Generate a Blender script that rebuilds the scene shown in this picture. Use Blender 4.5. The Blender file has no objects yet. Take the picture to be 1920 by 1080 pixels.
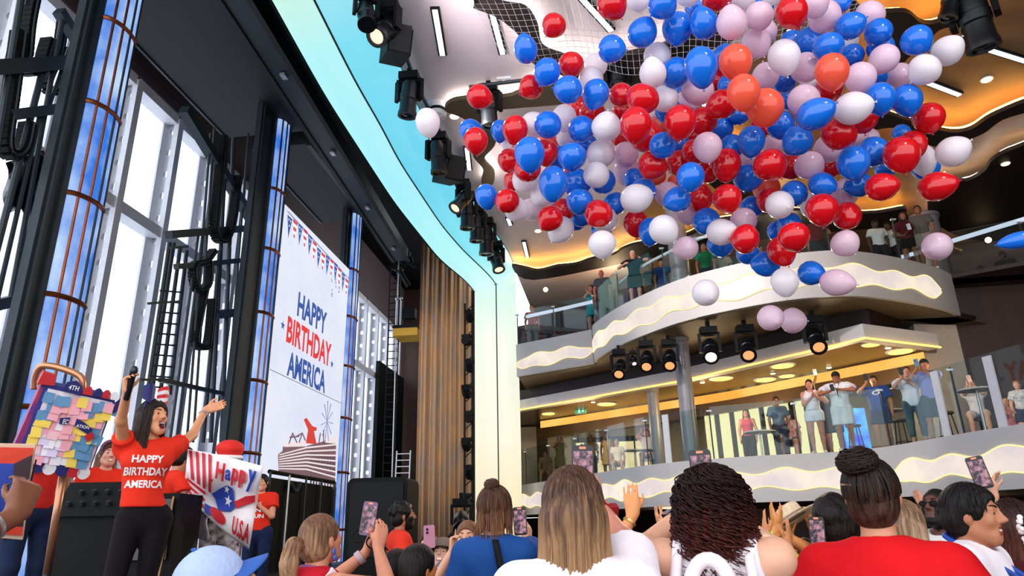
import bpy, bmesh, math, random
import numpy as np
from mathutils import Vector, Matrix
from mathutils.bvhtree import BVHTree
random.seed(7); RNG = np.random.default_rng(7)
scene = bpy.context.scene
COL = scene.collection
PI = math.pi
# ---------------------------------------------------------------- camera
FPX = 1310.0
CAM = np.array([0, 0, 1.5])
_U = np.array([-80, 3790, -FPX]); _U /= np.linalg.norm(_U)
_Y = np.array([170, -450, -FPX]); _Y = _Y - _U * (_Y @ _U); _Y /= np.linalg.norm(_Y)
_X = np.cross(_Y, _U)
def ray(px, py):
    d = np.array([(px - 960) / FPX, -(py - 540) / FPX, -1.0])
    return np.array([d @ _X, d @ _Y, d @ _U])
def at_z(px, py, z):
    r = ray(px, py); return Vector(CAM + r * ((z - CAM[2]) / r[2]))
def at_x(px, py, x):
    r = ray(px, py); return Vector(CAM + r * (x / r[0]))
def at_y(px, py, y):
    r = ray(px, py); return Vector(CAM + r * (y / r[1]))
def at_d(px, py, d):
    return Vector(CAM + ray(px, py) * d)
def proj(p):
    v = np.array(p) - CAM; c = _X * v[0] + _Y * v[1] + _U * v[2]
    return 960 + FPX * c[0] / -c[2], 540 - FPX * c[1] / -c[2]
cam_d = bpy.data.cameras.new('camera'); cam = bpy.data.objects.new('camera', cam_d); COL.objects.link(cam)
cam_d.sensor_width = 36; cam_d.lens = 36 * FPX / 1920; cam_d.clip_start = .05; cam_d.clip_end = 500
cam.matrix_world = Matrix(((_X[0], _X[1], _X[2], CAM[0]), (_Y[0], _Y[1], _Y[2], CAM[1]), (_U[0], _U[1], _U[2], CAM[2]), (0, 0, 0, 1)))
scene.camera = cam
# ---------------------------------------------------------------- materials
def lin(h):
    if not isinstance(h, str): return tuple(h)
    h = h.lstrip('#'); r = []
    for i in (0, 2, 4):
        c = int(h[i:i+2], 16) / 255
        r.append(c / 12.92 if c <= .04045 else ((c + .055) / 1.055) ** 2.4)
    return tuple(r)
MATS = {}
def mat(name, color='#808080', rough=.6, metal=0., var=.06, scale=8., bump=0., bscale=60., spec=.5, stretch=(1, 1, 1), color2=None, transl=0., coat=0.):
    """procedural principled surface with slight noise variation"""
    if name in MATS: return MATS[name]
    m = bpy.data.materials.new(name); m.use_nodes = True; MATS[name] = m
    nt = m.node_tree; N = nt.nodes; L = nt.links; b = N['Principled BSDF']
    c = lin(color)
    tc = N.new('ShaderNodeTexCoord'); mp = N.new('ShaderNodeMapping'); mp.inputs['Scale'].default_value = stretch
    L.new(tc.outputs['Object'], mp.inputs['Vector'])
    n = N.new('ShaderNodeTexNoise'); n.inputs['Scale'].default_value = scale; n.inputs['Detail'].default_value = 4
    L.new(mp.outputs['Vector'], n.inputs['Vector'])
    r = N.new('ShaderNodeValToRGB'); e = r.color_ramp.elements
    c2 = lin(color2) if color2 else None
    e[0].position = .3; e[1].position = .7
    e[0].color = (*([x * (1 - var) for x in c] if c2 is None else c), 1)
    e[1].color = (*([min(1, x * (1 + var)) for x in c] if c2 is None else c2), 1)
    L.new(n.outputs['Fac'], r.inputs['Fac']); L.new(r.outputs['Color'], b.inputs['Base Color'])
    b.inputs['Roughness'].default_value = rough; b.inputs['Metallic'].default_value = metal
    b.inputs['Specular IOR Level'].default_value = spec; b.inputs['Coat Weight'].default_value = coat
    if bump:
        n2 = N.new('ShaderNodeTexNoise'); n2.inputs['Scale'].default_value = bscale; n2.inputs['Detail'].default_value = 3
        L.new(mp.outputs['Vector'], n2.inputs['Vector'])
        bp = N.new('ShaderNodeBump'); bp.inputs['Strength'].default_value = bump; bp.inputs['Distance'].default_value = .02
        L.new(n2.outputs['Fac'], bp.inputs['Height']); L.new(bp.outputs['Normal'], b.inputs['Normal'])
    if transl:
        t = N.new('ShaderNodeBsdfTranslucent'); L.new(r.outputs['Color'], t.inputs['Color'])
        mx = N.new('ShaderNodeMixShader'); mx.inputs['Fac'].default_value = transl
        L.new(b.outputs['BSDF'], mx.inputs[1]); L.new(t.outputs['BSDF'], mx.inputs[2])
        L.new(mx.outputs['Shader'], N['Material Output'].inputs['Surface'])
    return m
def emit(name, color='#ffffff', strength=1., color2=None, scale=3., stretch=(1, 1, 1), detail=3., lo=.35, hi=.65):
    if name in MATS: return MATS[name]
    m = bpy.data.materials.new(name); m.use_nodes = True; MATS[name] = m
    nt = m.node_tree; N = nt.nodes; L = nt.links; b = N['Principled BSDF']
    b.inputs['Base Color'].default_value = (.02, .02, .02, 1); b.inputs['Roughness'].default_value = .4
    b.inputs['Emission Strength'].default_value = strength
    if color2:
        tc = N.new('ShaderNodeTexCoord'); mp = N.new('ShaderNodeMapping'); mp.inputs['Scale'].default_value = stretch
        L.new(tc.outputs['Object'], mp.inputs['Vector'])
        n = N.new('ShaderNodeTexNoise'); n.inputs['Scale'].default_value = scale; n.inputs['Detail'].default_value = detail
        L.new(mp.outputs['Vector'], n.inputs['Vector'])
        r = N.new('ShaderNodeValToRGB'); e = r.color_ramp.elements; e[0].position = lo; e[1].position = hi
        e[0].color = (*lin(color), 1); e[1].color = (*lin(color2), 1)
        L.new(n.outputs['Fac'], r.inputs['Fac']); L.new(r.outputs['Color'], b.inputs['Emission Color'])
    else:
        b.inputs['Emission Color'].default_value = (*lin(color), 1)
    return m
def glass(name, tint='#d8ece8', refl=1.45, base=.06):
    if name in MATS: return MATS[name]
    m = bpy.data.materials.new(name); m.use_nodes = True; MATS[name] = m
    nt = m.node_tree; N = nt.nodes; L = nt.links; N.remove(N['Principled BSDF'])
    t = N.new('ShaderNodeBsdfTransparent'); t.inputs['Color'].default_value = (*lin(tint), 1)
    g = N.new('ShaderNodeBsdfGlossy'); g.inputs['Roughness'].default_value = .03; g.inputs['Color'].default_value = (.9, .95, .95, 1)
    f = N.new('ShaderNodeLayerWeight'); f.inputs['Blend'].default_value = .5
    p = N.new('ShaderNodeMath'); p.operation = 'POWER'; p.inputs[1].default_value = 4.; L.new(f.outputs['Facing'], p.inputs[0])
    a = N.new('ShaderNodeMath'); a.operation = 'MULTIPLY_ADD'; a.inputs[1].default_value = (refl - 1) * 1.2; a.inputs[2].default_value = base; a.use_clamp = True
    L.new(p.outputs['Value'], a.inputs[0])
    mx = N.new('ShaderNodeMixShader'); L.new(a.outputs['Value'], mx.inputs['Fac'])
    L.new(t.outputs['BSDF'], mx.inputs[1]); L.new(g.outputs['BSDF'], mx.inputs[2])
    L.new(mx.outputs['Shader'], N['Material Output'].inputs['Surface'])
    return m
# ---------------------------------------------------------------- objects
def link(name, me, m=None, parent=None):
    o = bpy.data.objects.new(name, me); COL.objects.link(o)
    if m is not None:
        for k in (m if isinstance(m, (list, tuple)) else [m]): me.materials.append(k)
    if parent is not None: o.parent = parent
    return o
def tag(o, label=None, cat=None, group=None, kind=None):
    if label: o['label'] = label
    if cat: o['category'] = cat
    if group: o['group'] = group
    if kind: o['kind'] = kind
    return o
def empty(name, loc, label, cat, group=None, rz=0.):
    o = bpy.data.objects.new(name, None); COL.objects.link(o); o.empty_display_size = .1
    o.location = loc; o.rotation_euler.z = rz
    bpy.context.view_layer.update()
    return tag(o, label, cat, group)
class MB:
    """collects geometry (world or local coords) and links it as ONE mesh"""
    def __init__(s): s.v = []; s.f = []; s.mi = []; s.cur = 0
    def add(s, vs, fs):
        n = len(s.v); s.v += [tuple(v) for v in vs]; s.f += [tuple(i + n for i in f) for f in fs]; s.mi += [s.cur] * len(fs); return s
    def box(s, c, d, rot=None):
        hx, hy, hz = d[0] / 2, d[1] / 2, d[2] / 2
        vs = [Vector((x, y, z)) for x in (-hx, hx) for y in (-hy, hy) for z in (-hz, hz)]
        if rot is not None: vs = [rot @ v for v in vs]
        c = Vector(c); vs = [v + c for v in vs]
        return s.add(vs, [(0, 1, 3, 2), (4, 6, 7, 5), (0, 4, 5, 1), (2, 3, 7, 6), (0, 2, 6, 4), (1, 5, 7, 3)])
    def bbox(s, lo, hi):
        return s.box([(a + b) / 2 for a, b in zip(lo, hi)], [b - a for a, b in zip(lo, hi)])
    def beam(s, a, b, w, h, up=(0, 0, 1)):
        a = Vector(a); b = Vector(b); d = (b - a); L = d.length; d.normalize(); u = Vector(up)
        x = d.cross(u)
        if x.length < 1e-4: x = d.cross(Vector((1, 0, 0)))
        x.normalize(); u = x.cross(d)
        R = Matrix((x, d, u)).transposed()
        return s.box((a + b) / 2, (w, L, h), R)
    def tube(s, pts, r, n=8, closed=False, caps=True):
        pts = [Vector(p) for p in pts]; m = len(pts)
        rs = r if isinstance(r, (list, tuple)) else [r] * m
        vs = []; fs = []; up = Vector((0, 0, 1)); px = None
        for i, p in enumerate(pts):
            if closed: t = pts[(i + 1) % m] - pts[i - 1]
            else: t = pts[min(i + 1, m - 1)] - pts[max(i - 1, 0)]
            if t.length < 1e-9: t = Vector((0, 0, 1))
            t.normalize()
            if px is None:
                x = t.cross(up)
                if x.length < .05: x = t.cross(Vector((1, 0, 0)))
            else: x = px - t * px.dot(t)
            if x.length < 1e-6: x = t.orthogonal()
            x.normalize(); y = t.cross(x); px = x
            for k in range(n):
                a = 2 * PI * k / n; vs.append(p + (x * math.cos(a) + y * math.sin(a)) * rs[i])
        for i in range(m if closed else m - 1):
            j = (i + 1) % m
            for k in range(n):
                l = (k + 1) % n; fs.append((i * n + k, i * n + l, j * n + l, j * n + k))
        if caps and not closed:
            fs.append(tuple(range(n))[::-1]); fs.append(tuple((m - 1) * n + k for k in range(n)))
        return s.add(vs, fs)
    def lathe(s, prof, n=24, M=None):
        """prof: list of (r, z); axis z, transformed by M"""
        M = M or Matrix(); vs = []; fs = []; m = len(prof)
        for r, z in prof:
            for k in range(n):
                a = 2 * PI * k / n; vs.append(M @ Vector((r * math.cos(a), r * math.sin(a), z)))
        for i in range(m - 1):
            for k in range(n):
                l = (k + 1) % n; fs.append((i * n + k, i * n + l, (i + 1) * n + l, (i + 1) * n + k))
        fs.append(tuple(range(n))[::-1]); fs.append(tuple((m - 1) * n + k for k in range(n)))
        return s.add(vs, fs)
    def ball(s, c, r, n=16, m=10, M=None):
        c = Vector(c); rr = Vector(r) if hasattr(r, '__len__') else Vector((r, r, r)); vs = []; fs = []
        for i in range(m + 1):
            t = PI * i / m
            for k in range(n):
                a = 2 * PI * k / n
                v = Vector((rr.x * math.sin(t) * math.cos(a), rr.y * math.sin(t) * math.sin(a), rr.z * math.cos(t)))
                vs.append((M @ v if M else v) + c)
        for i in range(m):
            for k in range(n):
                l = (k + 1) % n; fs.append((i * n + k, (i + 1) * n + k, (i + 1) * n + l, i * n + l))
        return s.add(vs, fs)
    def prism(s, poly, z0, z1):
        """poly: xy list, extruded z0..z1 (triangulation left to ngon)"""
        n = len(poly)
        area = sum(poly[i][0] * poly[(i + 1) % n][1] - poly[(i + 1) % n][0] * poly[i][1] for i in range(n))
        if area < 0: poly = poly[::-1]
        vs = [(p[0], p[1], z0) for p in poly] + [(p[0], p[1], z1) for p in poly]
        fs = [tuple(range(n))[::-1], tuple(range(n, 2 * n))] + [(i, (i + 1) % n, n + (i + 1) % n, n + i) for i in range(n)]
        return s.add(vs, fs)
    def slab(s, pts, off):
        """planar polygon of 3D points thickened by vector off"""
        n = len(pts); off = Vector(off); pts = [Vector(p) for p in pts]
        vs = pts + [p + off for p in pts]
        fs = [tuple(range(n)), tuple(range(n, 2 * n))[::-1]] + [(i, n + i, n + (i + 1) % n, (i + 1) % n) for i in range(n)]
        return s.add(vs, fs)
    def grid(s, P):
        """P[i][j] 3D points -> quads"""
        a = len(P); b = len(P[0]); vs = [p for row in P for p in row]
        return s.add(vs, [(i * b + j, i * b + j + 1, (i + 1) * b + j + 1, (i + 1) * b + j) for i in range(a - 1) for j in range(b - 1)])
    def sheet(s, P, off):
        """grid thickened by offset vector"""
        a = len(P); b = len(P[0]); off = Vector(off)
        vs = [Vector(p) for row in P for p in row]; n = len(vs); vs = vs + [v + off for v in vs]
        fs = [(i * b + j, i * b + j + 1, (i + 1) * b + j + 1, (i + 1) * b + j) for i in range(a - 1) for j in range(b - 1)]
        fs = fs + [tuple(k + n for k in f[::-1]) for f in fs]
        ring = [(0, j) for j in range(b)] + [(i, b - 1) for i in range(1, a)] + [(a - 1, j) for j in range(b - 2, -1, -1)] + [(i, 0) for i in range(a - 2, 0, -1)]
        ids = [i * b + j for i, j in ring]
        for k in range(len(ids)):
            p, q = ids[k], ids[(k + 1) % len(ids)]; fs.append((q, p, p + n, q + n))
        return s.add(vs, fs)
    def mesh(s, name, smooth=None):
        me = bpy.data.meshes.new(name); me.from_pydata(s.v, [], s.f)
        me.polygons.foreach_set('material_index', s.mi); me.validate()
        if smooth is not None:
            if smooth >= 180: me.shade_smooth()
            else: me.shade_smooth(); me.set_sharp_from_angle(angle=math.radians(smooth))
        me.update(); return me
    def build(s, name, m=None, parent=None, smooth=40, local=True):
        """local=True: geometry already in the parent's local frame; False: world coordinates"""
        if parent is not None and not local:
            inv = parent.matrix_world.inverted(); s.v = [tuple(inv @ Vector(v)) for v in s.v]
        return link(name, s.mesh(name, smooth), m, parent)
def base_of(vs): 
    a = np.array([tuple(v) for v in vs]); return Vector(((a[:, 0].min() + a[:, 0].max()) / 2, (a[:, 1].min() + a[:, 1].max()) / 2, a[:, 2].min()))
def thing_mesh(mb, name, m, label, cat, group=None, smooth=40):
    """world-coord MB -> top-level mesh with its origin at its base"""
    b = base_of(mb.v); mb.v = [tuple(Vector(v) - b) for v in mb.v]
    o = mb.build(name, m, None, smooth); o.location = b; tag(o, label, cat, group); bpy.context.view_layer.update(); return o
def struct(mb, name, m, smooth=40):
    o = mb.build(name, m, None, smooth); o['kind'] = 'structure'; return o
def text_mesh(txt, size=1., xs=1., bold=.0, depth=.0, align='LEFT'):
    cu = bpy.data.curves.new('t', 'FONT'); cu.body = txt; cu.size = size; cu.offset = bold; cu.extrude = depth; cu.align_x = align
    cu.resolution_u = 3
    o = bpy.data.objects.new('t', cu); COL.objects.link(o); bpy.context.view_layer.update()
    dg = bpy.context.evaluated_depsgraph_get(); me = bpy.data.meshes.new_from_object(o.evaluated_get(dg))
    bpy.data.objects.remove(o)
    vs = [Vector((v.co.x * xs, v.co.y, v.co.z)) for v in me.vertices]; fs = [tuple(p.vertices) for p in me.polygons]
    bpy.data.meshes.remove(me); return vs, fs
def fit_text(txt, bold=.02):
    """text verts normalised to 0..1 box, faces"""
    vs, fs = text_mesh(txt, 1., 1., bold)
    x0 = min(v.x for v in vs); x1 = max(v.x for v in vs); y0 = min(v.y for v in vs); y1 = max(v.y for v in vs)
    return [((v.x - x0) / (x1 - x0), (v.y - y0) / (y1 - y0)) for v in vs], fs
def spline(pts, n=8, closed=False):
    """catmull-rom through pts (tuples of any dim)"""
    P = [np.array(p, float) for p in pts]; m = len(P); out = []
    for i in range(m if closed else m - 1):
        if closed: p0, p1, p2, p3 = P[i - 1], P[i], P[(i + 1) % m], P[(i + 2) % m]
        else: p0, p1, p2, p3 = P[max(i - 1, 0)], P[i], P[i + 1], P[min(i + 2, m - 1)]
        for k in range(n):
            t = k / n
            out.append(.5 * ((2 * p1) + (-p0 + p2) * t + (2 * p0 - 5 * p1 + 4 * p2 - p3) * t * t + (-p0 + 3 * p1 - 3 * p2 + p3) * t ** 3))
    if not closed: out.append(P[-1])
    return out
# ================================================================ materials of the room
ZS = .7
M_floor = mat('floor_carpet', '#3a2c30', .9, scale=3, var=.2, bump=.2)
M_stage = mat('stage_deck', '#17171a', .5, var=.15)
M_black = mat('matte_black', '#090a0c', .65, var=.15, spec=.2)
M_steel = mat('dark_steel', '#263036', .5, .15, var=.12, scale=3)
M_panelblk = mat('charcoal_panel', '#121416', .7, var=.08, scale=1.5)
M_white = mat('white_metal', '#d9d9de', .45, var=.04)
M_alu = mat('aluminium', '#b9bcc2', .35, .7, var=.06)
M_copper = mat('copper', '#8a4a2c', .35, .8, var=.15)
M_brownwall = mat('brown_wall', '#3a241b', .5, var=.15, scale=2, stretch=(3, 3, .3))
M_darkbrown = mat('dark_brown', '#20100b', .5, var=.2, scale=2)
M_taupe = mat('taupe_beam', '#56474a', .6, var=.08, scale=1)
M_ceilA = mat('ceiling_mauve', '#d8cbd0', .55, var=.03, scale=1)
M_ceilB = mat('ceiling_wood', '#8f7052', .5, var=.18, scale=.8, stretch=(.4, 2.5, 1), bump=.3, bscale=2)
M_olive = mat('wave_soffit', '#5e4f3c', .6, var=.06)
M_darkwave = mat('dark_wave_soffit', '#1e120c', .6, var=.2, scale=2)
M_fascia = mat('fascia_grey', '#c6c3c2', .45, var=.03, scale=1)
M_fasciaU = mat('fascia_grey_upper', '#b6b2b0', .45, var=.03, scale=1)
M_glassrail = glass('balustrade_glass', '#eef6f5', 1.3, .025)
M_glasswin = glass('window_glass', '#f4f8ff', 1.25, .0)
M_gold = mat('gold_ceiling', '#5e4628', .3, .3, var=.2, scale=1.2)
M_beige = mat('beige_wall', '#c9b7a4', .6, var=.05)
M_warm = emit('warm_led', '#ffc24d', 3.2)
M_warmw = emit('warm_white_led', '#fff0da', .74, '#e2d4d4', 1.3)
M_warmgold = emit('gold_led', '#ffd58a', 1.2, '#e9b465', 1.3)
M_rim = emit('warm_rim', '#ffdc94', 1.0)
M_cove = emit('cove_led', '#ffb44e', 16.)
M_covew = emit('cove_led_white', '#fff1e6', 9.)
M_down = emit('downlight_glow', '#ffd9a0', 6.)
M_line = emit('linear_led', '#dfeaff', 2.2)
def offs(poly, d):
    """offset an open xy polyline to its left by d"""
    out = []; P = [Vector((p[0], p[1])) for p in poly]
    for i, p in enumerate(P):
        t = (P[min(i + 1, len(P) - 1)] - P[max(i - 1, 0)]).normalized(); out.append((p.x - t.y * d, p.y + t.x * d))
    return out
def wallstrip(mb, poly, z0, z1, th):
    o = offs(poly, th)
    for i in range(len(poly) - 1):
        mb.prism([poly[i], poly[i + 1], o[i + 1], o[i]], z0, z1)
# ---------------------------------------------------------------- shell
b = MB(); b.bbox((-14, -4, -.2), (17, 42, 0)); struct(b, 'floor', M_floor)
b = MB(); b.bbox((-10.4, 2.5, .001), (-4.3, 36.4, ZS)); struct(b, 'floor_stage', M_stage)
XW = -10.5
tops = [at_x(260, 155, XW), at_x(335, 232, XW), at_x(400, 295, XW)]
ZT = tops[0].z; ZTR = at_x(215, 380, XW).z
mY = [t.y for t in tops]; dY = (mY[2] - mY[0]) / 2
ys = [mY[0] + dY * k for k in range(-6, 16)]
yEnd = 36.2
ys = [y for y in ys if y < yEnd - .6] + [yEnd]
# perforated mullion fins, one frame per bay: window_1 ...
def fin(mb, y, z0, z1, x0=XW, x1=XW - .28, pitch=.62, r=.085):
    """deep fin facing the audience with a row of round holes"""
    n = int((z1 - z0) / pitch); h = (z1 - z0) / n; w = abs(x1 - x0); xm = (x0 + x1) / 2
    S = 16
    for i in range(n):
        zc = z0 + h * (i + .5); vs = []; 
        for k in range(S):
            a = 2 * PI * k / S; c, s_ = math.cos(a), math.sin(a); m = max(abs(c), abs(s_))
            vs.append((xm + c / m * w / 2, y, zc + s_ / m * h / 2))
        for k in range(S):
            a = 2 * PI * k / S; vs.append((xm + math.cos(a) * r, y, zc + math.sin(a) * r))
        mb.add(vs, [(k, (k + 1) % S, S + (k + 1) % S, S + k) for k in range(S)])
win = 0
for i in range(len(ys) - 1):
    y0, y1 = ys[i], ys[i + 1]; win += 1
    mb = MB()
    fin(mb, y1 - .02, ZS, ZT)
    mb.bbox((XW - .04, y1 - .13, ZS), (XW + .1, y1 + .07, ZT))
    for z in (ZS + .05, ZTR, ZT): mb.bbox((XW - .3, y0, z - .16), (XW + .06, y1 - .13, z + .12))
    mb.bbox((XW - .3, y1 - .24, ZS), (XW - .25, y1 - .0, ZT)); mb.bbox((XW - .3, y0, ZS), (XW - .25, y0 + .12, ZT))
    f = struct(mb, 'window_%d' % win, M_white, 20)
    g = MB(); g.bbox((XW - .28, y0 + .05, 1.1), (XW - .265, y1 - .2, ZT)); g.build('pane', M_glasswin, f)
mb = MB(); mb.bbox((XW - .5, -4, ZT + .1), (XW + .1, 36.6, ZT + 2.6)); mb.bbox((XW - .5, -4, -.0), (XW + .05, 36.6, ZS)); struct(mb, 'wall_left', M_taupe)
mb = MB(); mb.bbox((XW - .5, -4, ZT + 2.6), (-4.2, 36.9, ZT + 2.8)); struct(mb, 'ceiling_stage', M_black)
mb = MB(); mb.bbox((XW - .5, 36.6, 0), (-4.2, 36.8, ZT + 2.6)); struct(mb, 'wall_backstage', M_brownwall)
mb = MB(); mb.bbox((XW + .12, yEnd - 4.2, ZS), (XW + .3, yEnd + .2, at_x(710, 680, XW + .12).z)); thing_mesh(mb, 'black_flat', M_black, 'plain black flat standing against the right end of the glass wall', 'flat')
# ---------------------------------------------------------------- blue LED columns
M_sky = emit('cloud_screen', '#2a74dc', .78, '#c4dffc', 1.5, (1, 1, .7), 6, .36, .74)
def led_column(y0, y1, zt, yp, label, nb, x=-8.0):
    c = empty('led_column', (x, (y0 + y1) / 2, ZS), label, 'column', 'blue sky screen columns')
    p = MB(); p.bbox((x - .14, yp, ZS), (x + .0, y0 - .02, zt)); p.bbox((x + .0, yp + .06, ZS), (x + .05, yp + .12, zt)); p.bbox((x + .0, y0 - .12, ZS), (x + .05, y0 - .02, zt))
    p.build('steel_post', M_steel, c, local=False)
    W = (y1 - y0) / 2; yc = (y0 + y1) / 2; D = .2; xs = x
    def pt(a, z, k=1.): return (xs + D * k * math.sin(a), yc - W * k * math.cos(a), z)
    m = MB(); m.grid([[pt(PI * i / 20, z) for z in (ZS, zt)] for i in range(21)]); m.build('screen_skin', M_sky, c, 180, False)
    z = 2.0
    for i in range(nb):
        z = 1.6 + i * (zt - 2.0) / nb
        q = MB(); q.tube([pt(PI * k / 16, z, 1.015) for k in range(17)], .045, 6); q.build('band', M_copper, c, 40, False)
    for a in (.25, .42, .58, .78):
        q = MB(); q.tube([pt(PI * a, ZS, 1.01), pt(PI * a, zt, 1.01)], .024, 6); q.build('seam', M_copper if a < .5 else M_steel, c, 40, False)
    return c
ZC = 12.0
def yx(px, py): return at_x(px, py, -8.0).y
led_column(yx(97, 480), yx(170, 480), ZC, yx(57, 480), 'nearest and widest of the three blue cloud-pattern columns, behind the note board', 6)
led_column(yx(470, 690), yx(496, 690), ZC, yx(438, 690), 'blue cloud-pattern column at the left edge of the big screen', 6)
led_column(yx(642, 690), yx(658, 690), ZC, yx(632, 690), 'farthest blue cloud-pattern column, at the right edge of the big screen', 6)
# ---------------------------------------------------------------- overhead panels and beam
def opanel(far_l, far_r, near_dy, label, z=12.0):
    a = at_z(*far_l, z); c = at_z(*far_r, z); y = max(a.y, c.y)
    r = empty('overhead_panel', ((a.x + c.x) / 2, y - near_dy / 2, z), label, 'panel', 'black panels above the stage')
    m = MB(); m.bbox((a.x, y - near_dy, z), (c.x, y, z + .5)); m.build('board', M_panelblk, r, local=False)
    m = MB()
    m.bbox((c.x - .12, y - near_dy, z - .06), (c.x + .02, y, z)); m.bbox((a.x, y - near_dy, z - .04), (a.x + .06, y, z))
    m.build('edge_rail', M_steel, r, local=False)
    return r
opanel((420, 256), (592, 244), 11, 'larger black panel hanging overhead at the near end of the stage')
opanel((600, 417), (690, 411), 5.2, 'smaller black panel hanging overhead just above the big screen')
a = at_z(455, 0, 11.6); c = at_z(752, 478, 11.6)
r = empty('overhead_beam', (a + c) / 2, 'long dark steel beam running overhead beside the glowing arch', 'beam')
m = MB(); m.beam(a + (a - c) * .4, c, .55, .5); m.build('web', M_steel, r, local=False)
m = MB()
for s_ in (-.3, .3):
    o = Vector((s_, 0, -.27)); m.beam(a + (a - c) * .4 + o, c + o, .12, .05)
m.build('flange', M_panelblk, r, local=False)
for k in range(4):
    m = MB(); p = a.lerp(c, .15 + .25 * k) + Vector((.05, 0, -.31)); m.box(p, (.12, .2, .05)); m.build('work_light', M_alu, r, local=False)
# ---------------------------------------------------------------- glowing proscenium arch
def interp_path(pts, z):
    P = np.array([tuple(at_z(p[0], p[1], z)) for p in pts]); return P
inn = interp_path([(510, 0), (610, 180), (740, 380), (828, 490), (890, 547)], 9.8)
sea = interp_path([(590, 0), (670, 160), (720, 243), (742, 292), (830, 425), (932, 540)], 10.0)
out = interp_path([(700, 0), (775, 185), (828, 285), (962, 487)], 10.5)
YL = 24.0
def xat(P, y):
    if y < P[0, 1]:
        k = (P[1, 0] - P[0, 0]) / (P[1, 1] - P[0, 1]); return P[0, 0] + k * (y - P[0, 1])
    i = np.argsort(P[:, 1]); return float(np.interp(y, P[i, 1], P[i, 0]))
Yr = list(np.linspace(3.0, YL, 60))
def smoothx(P):
    v = np.array([xat(P, y) for y in Yr])
    for _ in range(6): v[1:-1] = (v[:-2] + 2 * v[1:-1] + v[2:]) / 4
    return v
XI, XS, XO = smoothx(inn), smoothx(sea), smoothx(out)
XLI, XLS, XLO = at_y(890, 545, YL).x, at_y(931, 537, YL).x, at_y(966, 505, YL).x
def blend(v, xl):
    w = np.clip((np.array(Yr) - 20) / 4, 0, 1) ** 2; return v * (1 - w) + xl * w
XI, XS, XO = blend(XI, XLI), blend(XS, XLS), blend(XO, XLO)
def arch_mat(name, leg=False, outer=False):
    m = emit(name, '#7fdcf0', 1., '#a9f0ee', .25, (1, 1, 1), 2, .3, .7); nt = m.node_tree; N = nt.nodes; L = nt.links; bs = N['Principled BSDF']
    src = bs.inputs['Emission Color'].links[0].from_socket
    tc = N.new('ShaderNodeTexCoord'); sp = N.new('ShaderNodeSeparateXYZ'); L.new(tc.outputs['Object'], sp.inputs['Vector'])
    mr = N.new('ShaderNodeMapRange'); r = N.new('ShaderNodeValToRGB'); e = r.color_ramp.elements
    if leg:
        L.new(sp.outputs['Z'], mr.inputs['Value']); mr.inputs['From Min'].default_value = 0; mr.inputs['From Max'].default_value = 10
        e[0].color = (*lin('#f8d99c'), 1); e[0].position = .1; e[1].color = (*lin('#d5f4ea'), 1); e[1].position = 1.
        k = e.new(.45); k.color = (*lin('#fdf0d2'), 1); k = e.new(.8); k.color = (*lin('#f4f6e2'), 1)
    else:
        L.new(sp.outputs['Y'], mr.inputs['Value']); mr.inputs['From Min'].default_value = -21; mr.inputs['From Max'].default_value = 0
        e[0].color = (*lin('#a5e4f4'), 1); e[1].color = (*lin('#d2f5ec'), 1)
        if outer: e[0].color = (*lin('#a9bdf3'), 1)
        for p, c_ in ((.22, '#93d0f2'), (.27, '#9fdfee'), (.35, '#72d6ee'), (.6, '#5fcbe8'), (.85, '#78dbe6')) if outer else ((.2, '#86d8f2'), (.27, '#cdf2dc'), (.35, '#b0eef4'), (.6, '#a2e9f4'), (.85, '#b2f1f0')):
            k = e.new(p); k.color = (*lin(c_), 1)
    L.new(mr.outputs['Result'], r.inputs['Fac'])
    mx = N.new('ShaderNodeMix'); mx.data_type = 'RGBA'; mx.inputs['Factor'].default_value = .12 if leg else .15
    L.new(r.outputs['Color'], mx.inputs['A']); L.new(src, mx.inputs['B']); L.new(mx.outputs['Result'], bs.inputs['Emission Color'])
    bs.inputs['Emission Strength'].default_value = .8
    return m
M_archH = arch_mat('arch_header_glow'); M_archO = arch_mat('arch_outer_glow', False, True); M_archL = arch_mat('arch_leg_glow', True)
arch = empty('light_arch', (XLS, YL, 0), 'glowing arch framing the stage, cyan overhead and cream down its far leg', 'arch')
m = MB(); m.grid([[(xi + (xs - xi) * t, y, 9.8 + .2 * t - .1 * math.sin(PI * t)) for t in np.linspace(0, 1, 7)] for xi, xs, y in zip(XI, XS, Yr)]); m.build('inner_header', M_archH, arch, 180, False)
m = MB(); m.grid([[(xs + (xo - xs) * t, y, 10.0 + .5 * t - .14 * math.sin(PI * t)) for t in np.linspace(0, 1, 9)] for xs, xo, y in zip(XS, XO, Yr)]); m.build('outer_header', M_archO, arch, 180, False)
m = MB(); m.tube([(x, y, 9.985) for x, y in zip(XS, Yr)], .022, 6); m.build('header_seam', M_steel, arch, 180, False)
def legp(xa, xb, ya, yb, bul):
    zt = 10.0
    return [[(xa + (xb - xa) * t + .12 * math.sin(zz / 10 * PI) * (t if xb == XLO else 0) * .5, ya + (yb - ya) * t - bul * math.sin(PI * t), zz if zz < zt else (9.8 + .2 * t if xb == XLS else 10.0 + .5 * t)) for t in np.linspace(0, 1, 7)] for zz in np.linspace(0, zt, 24)]
m = MB(); m.grid(legp(XLI, XLS, YL, YL - .1, .06)); m.build('inner_leg', M_archL, arch, 180, False)
m = MB(); m.grid(legp(XLS, XLO, YL - .1, YL, .1)); m.build('outer_leg', M_archL, arch, 180, False)
m = MB(); m.tube([(XLS, YL - .13, 0), (XLS, YL - .13, 10.0)], .022, 6); m.tube([(XLI, YL - .02, 9.8), (XLS, YL - .14, 9.99), (XLO, YL - .02, 10.5)], .02, 6); m.build('leg_seam', M_steel, arch, 180, False)
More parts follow.
